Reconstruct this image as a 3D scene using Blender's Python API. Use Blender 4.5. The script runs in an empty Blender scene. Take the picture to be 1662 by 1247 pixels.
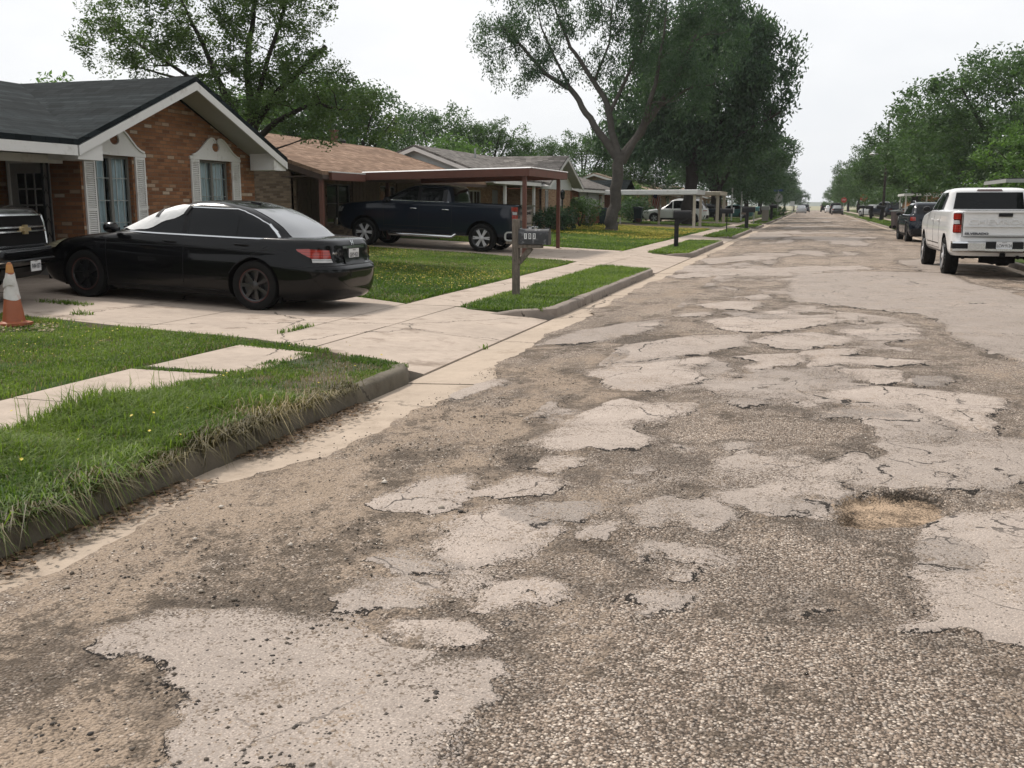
import bpy, bmesh, math, random
import numpy as np
from mathutils import Vector, Matrix
R = math.radians
random.seed(7)
RNG = np.random.default_rng(11)
SC = bpy.context.scene
COL = SC.collection
D = bpy.data

# ------------------------------------------------------------------ tagging
def tag(o, label=None, cat=None, group=None, kind=None):
    if label: o['label'] = label
    if cat: o['category'] = cat
    if group: o['group'] = group
    if kind: o['kind'] = kind
    return o

def thing(name, label, cat, loc=(0, 0, 0), rz=0, group=None):
    o = D.objects.new(name, None)
    COL.objects.link(o)
    o.location = loc
    o.rotation_euler = (0, 0, rz)
    o.empty_display_size = .2
    return tag(o, label, cat, group)

def link_mesh(name, me, parent=None, loc=None):
    o = D.objects.new(name, me)
    COL.objects.link(o)
    if parent is not None: o.parent = parent
    if loc: o.location = loc
    return o

def copy_tree(root, loc, rz, label, scale=None, group=None):
    r = root.copy(); COL.objects.link(r)
    r.location = loc; r.rotation_euler = (0, 0, rz)
    if scale: r.scale = scale if hasattr(scale, '__len__') else (scale,) * 3
    r['label'] = label
    if group: r['group'] = group
    for ch in list(root.children):
        c = ch.copy(); COL.objects.link(c); c.parent = r
        for g in list(ch.children):
            q = g.copy(); COL.objects.link(q); q.parent = c
    return r

# ------------------------------------------------------------------ nodes
class NT:
    def __init__(s, tree): s.t = tree
    def n(s, typ, **kw):
        nd = s.t.nodes.new(typ)
        for k, v in kw.items():
            if k.startswith('i_'):
                nd.inputs[int(k[2:])].default_value = v
            else: setattr(nd, k, v)
        return nd
    def l(s, a, b): s.t.links.new(a, b)
    def val(s, x, sock):
        if hasattr(x, 'is_linked'): s.l(x, sock)
        else: sock.default_value = x
    def math(s, op, a, b=0.0, clamp=False):
        nd = s.n('ShaderNodeMath', operation=op, use_clamp=clamp)
        s.val(a, nd.inputs[0]); s.val(b, nd.inputs[1])
        return nd.outputs[0]
    def mix(s, f, a, b, typ='MIX'):
        nd = s.n('ShaderNodeMix', data_type='RGBA', blend_type=typ)
        s.val(f, nd.inputs[0])
        for x, i in ((a, 6), (b, 7)):
            if isinstance(x, tuple) and len(x) == 3: x = x + (1,)
            s.val(x, nd.inputs[i])
        return nd.outputs[2]
    def ramp(s, f, stops, interp='LINEAR'):
        nd = s.n('ShaderNodeValToRGB')
        cr = nd.color_ramp; cr.interpolation = interp
        while len(cr.elements) < len(stops): cr.elements.new(.5)
        for e, (p, c) in zip(cr.elements, stops):
            e.position = p
            e.color = c if len(c) == 4 else tuple(c) + (1,)
        s.l(f, nd.inputs[0])
        return nd.outputs[0]
    def smooth(s, x, lo, hi):
        nd = s.n('ShaderNodeMapRange', interpolation_type='SMOOTHSTEP')
        s.val(x, nd.inputs[0]); nd.inputs[1].default_value = lo; nd.inputs[2].default_value = hi
        return nd.outputs[0]
    def noise(s, vec, scale, detail=3, rough=.55, out=0):
        nd = s.n('ShaderNodeTexNoise')
        if vec is not None: s.l(vec, nd.inputs['Vector'])
        nd.inputs['Scale'].default_value = scale
        nd.inputs['Detail'].default_value = detail
        nd.inputs['Roughness'].default_value = rough
        return nd.outputs[out]
    def voro(s, vec, scale, feature='F1', out='Distance', rnd=1.0):
        nd = s.n('ShaderNodeTexVoronoi', feature=feature)
        s.l(vec, nd.inputs['Vector'])
        nd.inputs['Scale'].default_value = scale
        nd.inputs['Randomness'].default_value = rnd
        return nd.outputs[out]
    def bump(s, h, strength=.5, dist=.01, normal=None):
        nd = s.n('ShaderNodeBump')
        nd.inputs['Strength'].default_value = strength
        nd.inputs['Distance'].default_value = dist
        s.l(h, nd.inputs['Height'])
        if normal is not None: s.l(normal, nd.inputs['Normal'])
        return nd.outputs[0]

def new_mat(name):
    m = D.materials.new(name); m.use_nodes = True
    t = NT(m.node_tree)
    b = m.node_tree.nodes['Principled BSDF']
    return m, t, b

def obj_coord(t):
    return t.n('ShaderNodeTexCoord').outputs['Object']
def geo_pos(t):
    return t.n('ShaderNodeNewGeometry').outputs['Position']
def uv_coord(t):
    return t.n('ShaderNodeTexCoord').outputs['UV']

def mat(name, c, rough=.6, metal=0, coat=0, var=.12, vs=6, bump=0, bs=40, bd=.005, spec=.5, dirt=None):
    """plain painted or rough surface with two scales of tone variation"""
    m, t, b = new_mat(name)
    p = obj_coord(t)
    n1 = t.noise(p, vs, 4, .6)
    f = t.math('MULTIPLY', t.math('SUBTRACT', n1, .5), 2 * var)
    f = t.math('ADD', f, 1.0)
    mul = t.n('ShaderNodeVectorMath', operation='SCALE')
    mul.inputs[0].default_value = c[:3]
    t.l(f, mul.inputs['Scale'])
    colr = mul.outputs[0]
    if dirt:
        dm = t.smooth(t.noise(p, dirt[1], 5, .65), .52, .72)
        dm = t.math('MULTIPLY', dm, dirt[2])
        colr = t.mix(dm, colr, dirt[0])
    t.l(colr, b.inputs['Base Color'])
    b.inputs['Roughness'].default_value = rough
    b.inputs['Metallic'].default_value = metal
    b.inputs['Specular IOR Level'].default_value = spec
    if coat:
        b.inputs['Coat Weight'].default_value = coat
        b.inputs['Coat Roughness'].default_value = .03
    if bump:
        t.l(t.bump(t.noise(p, bs, 3, .6), bump, bd), b.inputs['Normal'])
    return m

def car_paint(name, c, rough=.35, dust=.25, dustc=(.16, .14, .12), coat=1.0):
    m, t, b = new_mat(name)
    p = obj_coord(t)
    b.inputs['Metallic'].default_value = 0
    b.inputs['Specular IOR Level'].default_value = .12 * coat
    b.inputs['Coat IOR'].default_value = 1.38
    b.inputs['Coat Roughness'].default_value = .04
    n1 = t.noise(p, 2.5, 5, .65)
    sep = t.n('ShaderNodeSeparateXYZ'); t.l(p, sep.inputs[0])
    low = t.smooth(sep.outputs[2], .75, .15)
    dm = t.math('MULTIPLY', t.smooth(n1, .35, .75), t.math('ADD', t.math('MULTIPLY', low, dust), dust * .12))
    t.l(t.mix(dm, c, dustc), b.inputs['Base Color'])
    t.l(t.math('ADD', t.math('MULTIPLY', dm, .5), rough), b.inputs['Roughness'])
    t.l(t.math('SUBTRACT', coat, t.math('MULTIPLY', dm, .8 * coat)), b.inputs['Coat Weight'])
    t.l(t.bump(t.noise(p, 1.6, 2, .5), .04, .02), b.inputs['Coat Normal'])
    return m

def glass_mat(name, tint=(.02, .025, .03), rough=.03, trans=0.0, spec=.55):
    m, t, b = new_mat(name)
    b.inputs['Base Color'].default_value = tint + (1,)
    b.inputs['Roughness'].default_value = rough
    b.inputs['Specular IOR Level'].default_value = spec
    if trans:
        out = m.node_tree.nodes['Material Output']
        tr = t.n('ShaderNodeBsdfTransparent'); tr.inputs[0].default_value = (.92, .97, .98, 1)
        mx = t.n('ShaderNodeMixShader')
        lw = t.n('ShaderNodeFresnel'); lw.inputs[0].default_value = 1.5
        t.l(t.math('ADD', t.math('MULTIPLY', lw.outputs[0], .9), 1 - trans, True), mx.inputs[0])
        t.l(tr.outputs[0], mx.inputs[1]); t.l(b.outputs[0], mx.inputs[2])
        t.l(mx.outputs[0], out.inputs['Surface'])
        p = obj_coord(t)
        t.l(t.bump(t.noise(p, 1.5, 2, .5), .06, .05), b.inputs['Normal'])
    return m

def lens_mat(name, c, em=0, rough=.15):
    m, t, b = new_mat(name)
    p = obj_coord(t)
    w = t.n('ShaderNodeTexWave', wave_type='BANDS', bands_direction='Z')
    t.l(p, w.inputs[0]); w.inputs['Scale'].default_value = 9
    t.l(t.mix(w.outputs['Fac'], tuple(x * .55 for x in c), c), b.inputs['Base Color'])
    b.inputs['Roughness'].default_value = rough
    b.inputs['Coat Weight'].default_value = .8
    return m

def course_mat(name, w, h, gap, palette, gapc, rough=.85, bumpd=.006, big=.25, offset=.5, wear=None, rowk=.28):
    """bricks or shingles laid in courses over the UV map (metres)"""
    m, t, b = new_mat(name)
    sep = t.n('ShaderNodeSeparateXYZ'); t.l(uv_coord(t), sep.inputs[0])
    vv = t.math('DIVIDE', sep.outputs[1], h)
    row = t.math('FLOOR', vv); fv = t.math('SUBTRACT', vv, row)
    sh = t.math('MULTIPLY', t.math('MODULO', row, 2.0), offset)
    rr = t.n('ShaderNodeTexWhiteNoise', noise_dimensions='1D'); t.l(row, rr.inputs['W'])
    if wear == 'shingle': sh = t.math('MULTIPLY', rr.outputs['Value'], 1.0)
    uu = t.math('ADD', t.math('DIVIDE', sep.outputs[0], w), sh)
    colm = t.math('FLOOR', uu); fu = t.math('SUBTRACT', uu, colm)
    cmb = t.n('ShaderNodeCombineXYZ'); t.l(colm, cmb.inputs[0]); t.l(row, cmb.inputs[1])
    wn = t.n('ShaderNodeTexWhiteNoise', noise_dimensions='2D'); t.l(cmb.outputs[0], wn.inputs['Vector'])
    base = t.ramp(wn.outputs['Value'], palette)
    p = geo_pos(t)
    n1 = t.noise(p, 1.1, 4, .6); n2 = t.noise(p, 45, 3, .7)
    k = t.math('ADD', t.math('ADD', t.math('MULTIPLY', t.math('SUBTRACT', n1, .5), big * 2), t.math('MULTIPLY', t.math('SUBTRACT', rr.outputs['Value'], .5), rowk if wear == 'shingle' else 0)), t.math('MULTIPLY', t.math('SUBTRACT', n2, .5), .55))
    sc = t.n('ShaderNodeVectorMath', operation='SCALE'); t.l(base, sc.inputs[0]); t.l(t.math('ADD', k, 1.0), sc.inputs['Scale'])
    gu, gv = gap / w, gap / h
    eu = t.math('MINIMUM', fu, t.math('SUBTRACT', 1.0, fu))
    if wear == 'shingle':
        mask = t.math('MULTIPLY', t.smooth(eu, gu * .3, gu), t.smooth(fv, gv * .3, gv * 1.6))
        hgt = t.math('ADD', t.math('MULTIPLY', t.math('SUBTRACT', 1.0, fv), .8), t.math('MULTIPLY', wn.outputs['Value'], .4))
    else:
        ev = t.math('MINIMUM', fv, t.math('SUBTRACT', 1.0, fv))
        mask = t.math('MULTIPLY', t.smooth(eu, gu * .35, gu * .75), t.smooth(ev, gv * .35, gv * .75))
        hgt = t.math('ADD', mask, t.math('MULTIPLY', n2, .25))
    t.l(t.mix(mask, gapc, sc.outputs[0]), b.inputs['Base Color'])
    b.inputs['Roughness'].default_value = rough
    b.inputs['Specular IOR Level'].default_value = .06 if wear == 'shingle' else .2
    t.l(t.bump(hgt, .8, bumpd), b.inputs['Normal'])
    return m

def leaf_mat(name, c1, c2, trans=.3):
    """leaf colour varies leaf by leaf (attribute 'tone')"""
    m, t, b = new_mat(name)
    at = t.n('ShaderNodeAttribute', attribute_name='tone')
    colr = t.mix(at.outputs['Fac'], c1, c2)
    out = m.node_tree.nodes['Material Output']
    t.l(colr, b.inputs['Base Color'])
    b.inputs['Roughness'].default_value = .55
    b.inputs['Specular IOR Level'].default_value = .25
    tl = t.n('ShaderNodeBsdfTranslucent')
    g = t.n('ShaderNodeVectorMath', operation='MULTIPLY'); t.l(colr, g.inputs[0]); g.inputs[1].default_value = (1.5, 1.7, .8)
    t.l(g.outputs[0], tl.inputs[0])
    mx = t.n('ShaderNodeMixShader'); mx.inputs[0].default_value = trans
    t.l(b.outputs[0], mx.inputs[1]); t.l(tl.outputs[0], mx.inputs[2])
    t.l(mx.outputs[0], out.inputs['Surface'])
    return m

# ------------------------------------------------------------------ mesh builder
class MB:
    def __init__(s): s.v = []; s.f = []; s.m = []
    def add(s, vs, fs, mi=0):
        o = len(s.v); s.v += [tuple(x) for x in vs]
        s.f += [tuple(i + o for i in f) for f in fs]; s.m += [mi] * len(fs)
        return s
    def box(s, x0, x1, y0, y1, z0, z1, mi=0):
        return s.add([(x0, y0, z0), (x1, y0, z0), (x1, y1, z0), (x0, y1, z0), (x0, y0, z1), (x1, y0, z1), (x1, y1, z1), (x0, y1, z1)],
                     [(0, 3, 2, 1), (4, 5, 6, 7), (0, 1, 5, 4), (1, 2, 6, 5), (2, 3, 7, 6), (3, 0, 4, 7)], mi)
    def obox(s, c, ax, ay, az, mi=0):
        c, ax, ay, az = (Vector(q) for q in (c, ax, ay, az))
        P = [c + sx * ax + sy * ay + sz * az for sz in (-1, 1) for sx, sy in ((-1, -1), (1, -1), (1, 1), (-1, 1))]
        return s.add(P, [(0, 3, 2, 1), (4, 5, 6, 7), (0, 1, 5, 4), (1, 2, 6, 5), (2, 3, 7, 6), (3, 0, 4, 7)], mi)
    def beam(s, a, b, w, h, mi=0):
        a, b = Vector(a), Vector(b); d = b - a
        up = Vector((0, 0, 1)) if abs(d.normalized().z) < .95 else Vector((1, 0, 0))
        r = d.cross(up).normalized(); u = r.cross(d).normalized()
        return s.obox((a + b) / 2, d / 2, r * w / 2, u * h / 2, mi)
    def slab(s, pts, th, mi=0):
        """closed plate: pts is the top outline (counter-clockwise from above), th is thickness downwards"""
        n = len(pts); top = [Vector(p) for p in pts]; bot = [p - Vector((0, 0, th)) for p in top]
        fs = [tuple(range(n)), tuple(range(2 * n - 1, n - 1, -1))]
        fs += [(i, i + n, (i + 1) % n + n, (i + 1) % n) for i in range(n)]
        return s.add(top + bot, fs, mi)
    def prism(s, poly, vec, mi=0):
        n = len(poly); a = [Vector(p) for p in poly]; b = [p + Vector(vec) for p in a]
        fs = [tuple(range(n - 1, -1, -1)), tuple(range(n, 2 * n))]
        fs += [(i, (i + 1) % n, (i + 1) % n + n, i + n) for i in range(n)]
        return s.add(a + b, fs, mi)
    def tube(s, pts, rad, seg=8, mi=0, cap=True):
        pts = [Vector(p) for p in pts]; n = len(pts)
        if not hasattr(rad, '__len__'): rad = [rad] * n
        vs = []; ref = None
        for i, p in enumerate(pts):
            d = (pts[min(i + 1, n - 1)] - pts[max(i - 1, 0)]).normalized()
            if ref is None: ref = Vector((1, 0, 0)) if abs(d.x) < .8 else Vector((0, 1, 0))
            u = (ref - d * ref.dot(d)).normalized(); ref = u; w = d.cross(u)
            for k in range(seg):
                a = 2 * math.pi * k / seg
                vs.append(p + rad[i] * (math.cos(a) * u + math.sin(a) * w))
        fs = [(i * seg + k, i * seg + (k + 1) % seg, (i + 1) * seg + (k + 1) % seg, (i + 1) * seg + k) for i in range(n - 1) for k in range(seg)]
        if cap: fs += [tuple(range(seg - 1, -1, -1)), tuple(range((n - 1) * seg, n * seg))]
        return s.add(vs, fs, mi)
    def lathe(s, prof, seg=24, axis='z', c=(0, 0, 0), mi=0, closed=False, caps=True):
        vs = []
        for r, h in prof:
            for k in range(seg):
                a = 2 * math.pi * k / seg; x, y = r * math.cos(a), r * math.sin(a)
                q = (x, y, h) if axis == 'z' else (x, h, y)
                vs.append((c[0] + q[0], c[1] + q[1], c[2] + q[2]))
        n = len(prof); rng = n if closed else n - 1
        fs = []
        for i in range(rng):
            j = (i + 1) % n
            for k in range(seg):
                f = (i * seg + k, i * seg + (k + 1) % seg, j * seg + (k + 1) % seg, j * seg + k)
                fs.append(f if axis == 'z' else f[::-1])
        if not closed and caps:
            a, b = tuple(range(seg - 1, -1, -1)), tuple(range((n - 1) * seg, n * seg))
            fs += [a, b] if axis == 'z' else [a[::-1], b[::-1]]
        return s.add(vs, fs, mi)
    def grid(s, rows, mi=0, loop=False):
        m = len(rows[0]); vs = [p for r in rows for p in r]; k = m if loop else m - 1
        return s.add(vs, [(i * m + j, i * m + (j + 1) % m, (i + 1) * m + (j + 1) % m, (i + 1) * m + j) for i in range(len(rows) - 1) for j in range(k)], mi)
    def mesh(s, name, mats, smooth=None, uv=True, bevel=0):
        me = D.meshes.new(name)
        me.from_pydata([tuple(p) for p in s.v], [], s.f)
        for m in (mats if isinstance(mats, (list, tuple)) else [mats]): me.materials.append(m)
        me.polygons.foreach_set('material_index', s.m)
        if bevel:
            bm = bmesh.new(); bm.from_mesh(me)
            bmesh.ops.bevel(bm, geom=[e for e in bm.edges if len(e.link_faces) == 2 and e.calc_face_angle(0) > .5], offset=bevel, segments=2, affect='EDGES', profile=.6)
            bm.to_mesh(me); bm.free()
        finish(me, smooth, uv)
        return me
    def build(s, name, mats, parent=None, smooth=None, uv=True, bevel=0, label=None):
        o = link_mesh(name, s.mesh(name, mats, smooth, uv, bevel), parent)
        if label: o['label'] = label
        return o

def finish(me, smooth=None, uv=True):
    if uv: planar_uv(me)
    if smooth:
        me.polygons.foreach_set('use_smooth', [True] * len(me.polygons))
        me.set_sharp_from_angle(angle=R(smooth))
    me.update()

def planar_uv(me):
    """u runs level along each face, v up it, both in metres"""
    lay = me.uv_layers.new(name='UVMap')
    co = np.empty(len(me.vertices) * 3); me.vertices.foreach_get('co', co); co = co.reshape(-1, 3)
    li = np.empty(len(me.loops), int); me.loops.foreach_get('vertex_index', li)
    ln = np.empty(len(me.polygons), int); me.polygons.foreach_get('loop_total', ln)
    no = np.empty(len(me.polygons) * 3); me.polygons.foreach_get('normal', no); no = no.reshape(-1, 3)
    nn = np.repeat(no, ln, axis=0)
    t = np.stack([-nn[:, 1], nn[:, 0], np.zeros(len(nn))], 1)
    L = np.linalg.norm(t, axis=1); flat = L < .05
    t[flat] = (1, 0, 0); t[~flat] /= L[~flat][:, None]
    b = np.cross(nn, t)
    P = co[li]
    uv = np.stack([(P * t).sum(1), (P * b).sum(1)], 1)
    lay.data.foreach_set('uv', uv.astype(np.float32).ravel())

def np_mesh(name, V, F, mat_, attr=None, parent=None, smooth=False, attrs=None):
    """V (n,3), F (m,k) arrays -> object; attrs: {name: per-vertex array}"""
    me = D.meshes.new(name)
    k = F.shape[1]
    me.vertices.add(len(V)); me.vertices.foreach_set('co', V.astype(np.float32).ravel())
    me.loops.add(F.size); me.loops.foreach_set('vertex_index', F.astype(np.int32).ravel())
    me.polygons.add(len(F)); me.polygons.foreach_set('loop_start', np.arange(0, F.size, k, dtype=np.int32))
    if smooth: me.polygons.foreach_set('use_smooth', np.ones(len(F), bool))
    me.update(calc_edges=True)
    for an, av in (attrs or {}).items():
        a = me.attributes.new(an, 'FLOAT', 'POINT'); a.data.foreach_set('value', av.astype(np.float32))
    for m in (mat_ if isinstance(mat_, (list, tuple)) else [mat_]): me.materials.append(m)
    return link_mesh(name, me, parent)

def text_mesh(name, s, size, m, mat_, parent=None, extrude=.002, align='CENTER', sx=1.0, bold=0):
    cu = D.curves.new(name, 'FONT'); cu.body = s; cu.size = size; cu.extrude = extrude
    cu.align_x = align; cu.align_y = 'CENTER'; cu.offset = bold; cu.resolution_u = 3
    tmp = D.objects.new(name + '_c', cu); COL.objects.link(tmp)
    dg = bpy.context.evaluated_depsgraph_get()
    me = D.meshes.new_from_object(tmp.evaluated_get(dg))
    D.objects.remove(tmp); D.curves.remove(cu)
    me.transform(Matrix.Diagonal((sx, 1, 1, 1))); me.transform(m)
    me.materials.clear(); me.materials.append(mat_); me.name = name
    return link_mesh(name, me, parent)

def frame_m(origin, xdir, ydir):
    x = Vector(xdir).normalized(); y = Vector(ydir).normalized(); z = x.cross(y)
    m = Matrix((x, y, z)).transposed().to_4x4(); m.translation = Vector(origin)
    return m

# ------------------------------------------------------------------ ground heights
def gz(x):
    if x < -7: return .03 + .042 * (-7 - x) if x > -30 else .03 + .042 * 23
    if x < -3.42: return .03
    if x < -2.9: return -.085 + .035 * (x + 3.42) / .52
    if x < 4.6: return -.05 + .05 * (1 - ((x - .85) / 3.75) ** 2)
    if x < 5.0: return -.06
    if x < 8: return .05
    return .05 + .02 * (min(x, 40) - 8)

# ================================================================== camera, light, air
def setup():
    cam = D.cameras.new('camera'); co = D.objects.new('camera', cam); COL.objects.link(co)
    cam.lens = 35.0; cam.sensor_width = 36; cam.clip_start = .05; cam.clip_end = 4000
    M = Matrix(((0.95871694, -0.05031186, 0.27987596), (0.28436216, 0.16962465, -0.94359188), (0, 0.98422365, 0.17692882)))
    m = M.to_4x4(); m.translation = (0, 0, 1.5); co.matrix_world = m
    cam.dof.use_dof = True; cam.dof.focus_distance = 7.0; cam.dof.aperture_fstop = 16
    SC.camera = co
    w = D.worlds.new('World'); SC.world = w; w.use_nodes = True
    t = NT(w.node_tree); bg = w.node_tree.nodes['Background']
    sky = t.n('ShaderNodeTexSky', sky_type='NISHITA', sun_disc=False)
    SUN_EL, SUN_AZ = R(52), R(-60)
    sky.sun_elevation = SUN_EL; sky.sun_rotation = SUN_AZ
    sky.air_density = 1.0; sky.dust_density = 3.0
    v = t.n('ShaderNodeTexCoord').outputs['Generated']
    mp = t.n('ShaderNodeMapping'); t.l(v, mp.inputs[0]); mp.inputs['Scale'].default_value = (1, 1, 2.6)
    n1 = t.noise(mp.outputs[0], 2.2, 5, .55)
    cl = t.mix(t.smooth(n1, .3, .75), (8.6, 8.8, 9.1), (10.3, 10.3, 10.3))
    t.l(t.mix(.93, sky.outputs[0], cl), bg.inputs[0])
    bg.inputs[1].default_value = .094
    sl = D.lights.new('sun', 'SUN'); so = D.objects.new('sun', sl); COL.objects.link(so)
    sl.energy = 3.0; sl.angle = R(8); sl.color = (1, .93, .85)
    d = Vector((math.sin(SUN_AZ) * math.cos(SUN_EL), math.cos(SUN_AZ) * math.cos(SUN_EL), math.sin(SUN_EL)))
    so.rotation_euler = d.to_track_quat('Z', 'Y').to_euler()
    so.location = d * 60
    vs = SC.view_settings
    vs.view_transform = 'Standard'; vs.look = 'None'; vs.exposure = .2; vs.gamma = 1
    SC.cycles.max_bounces = 6; SC.cycles.diffuse_bounces = 3; SC.cycles.glossy_bounces = 3
    SC.cycles.transparent_max_bounces = 8; SC.cycles.transmission_bounces = 3
    SC.cycles.sample_clamp_indirect = 8
    SC.cycles.use_denoising = True
setup()
def haze():
    mb = MB(); mb.box(-720, 720, -80, 1520, -1.5, 24)
    m = D.materials.new('haze_air'); m.use_nodes = True; nt = m.node_tree
    nt.nodes.remove(nt.nodes['Principled BSDF'])
    pv = nt.nodes.new('ShaderNodeVolumePrincipled'); pv.inputs['Color'].default_value = (.93, .96, 1, 1); pv.inputs['Density'].default_value = .00022; pv.inputs['Anisotropy'].default_value = .25
    nt.links.new(pv.outputs[0], nt.nodes['Material Output'].inputs['Volume'])
    tag(mb.build('haze', m, uv=False), kind='stuff')
haze()

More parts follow.
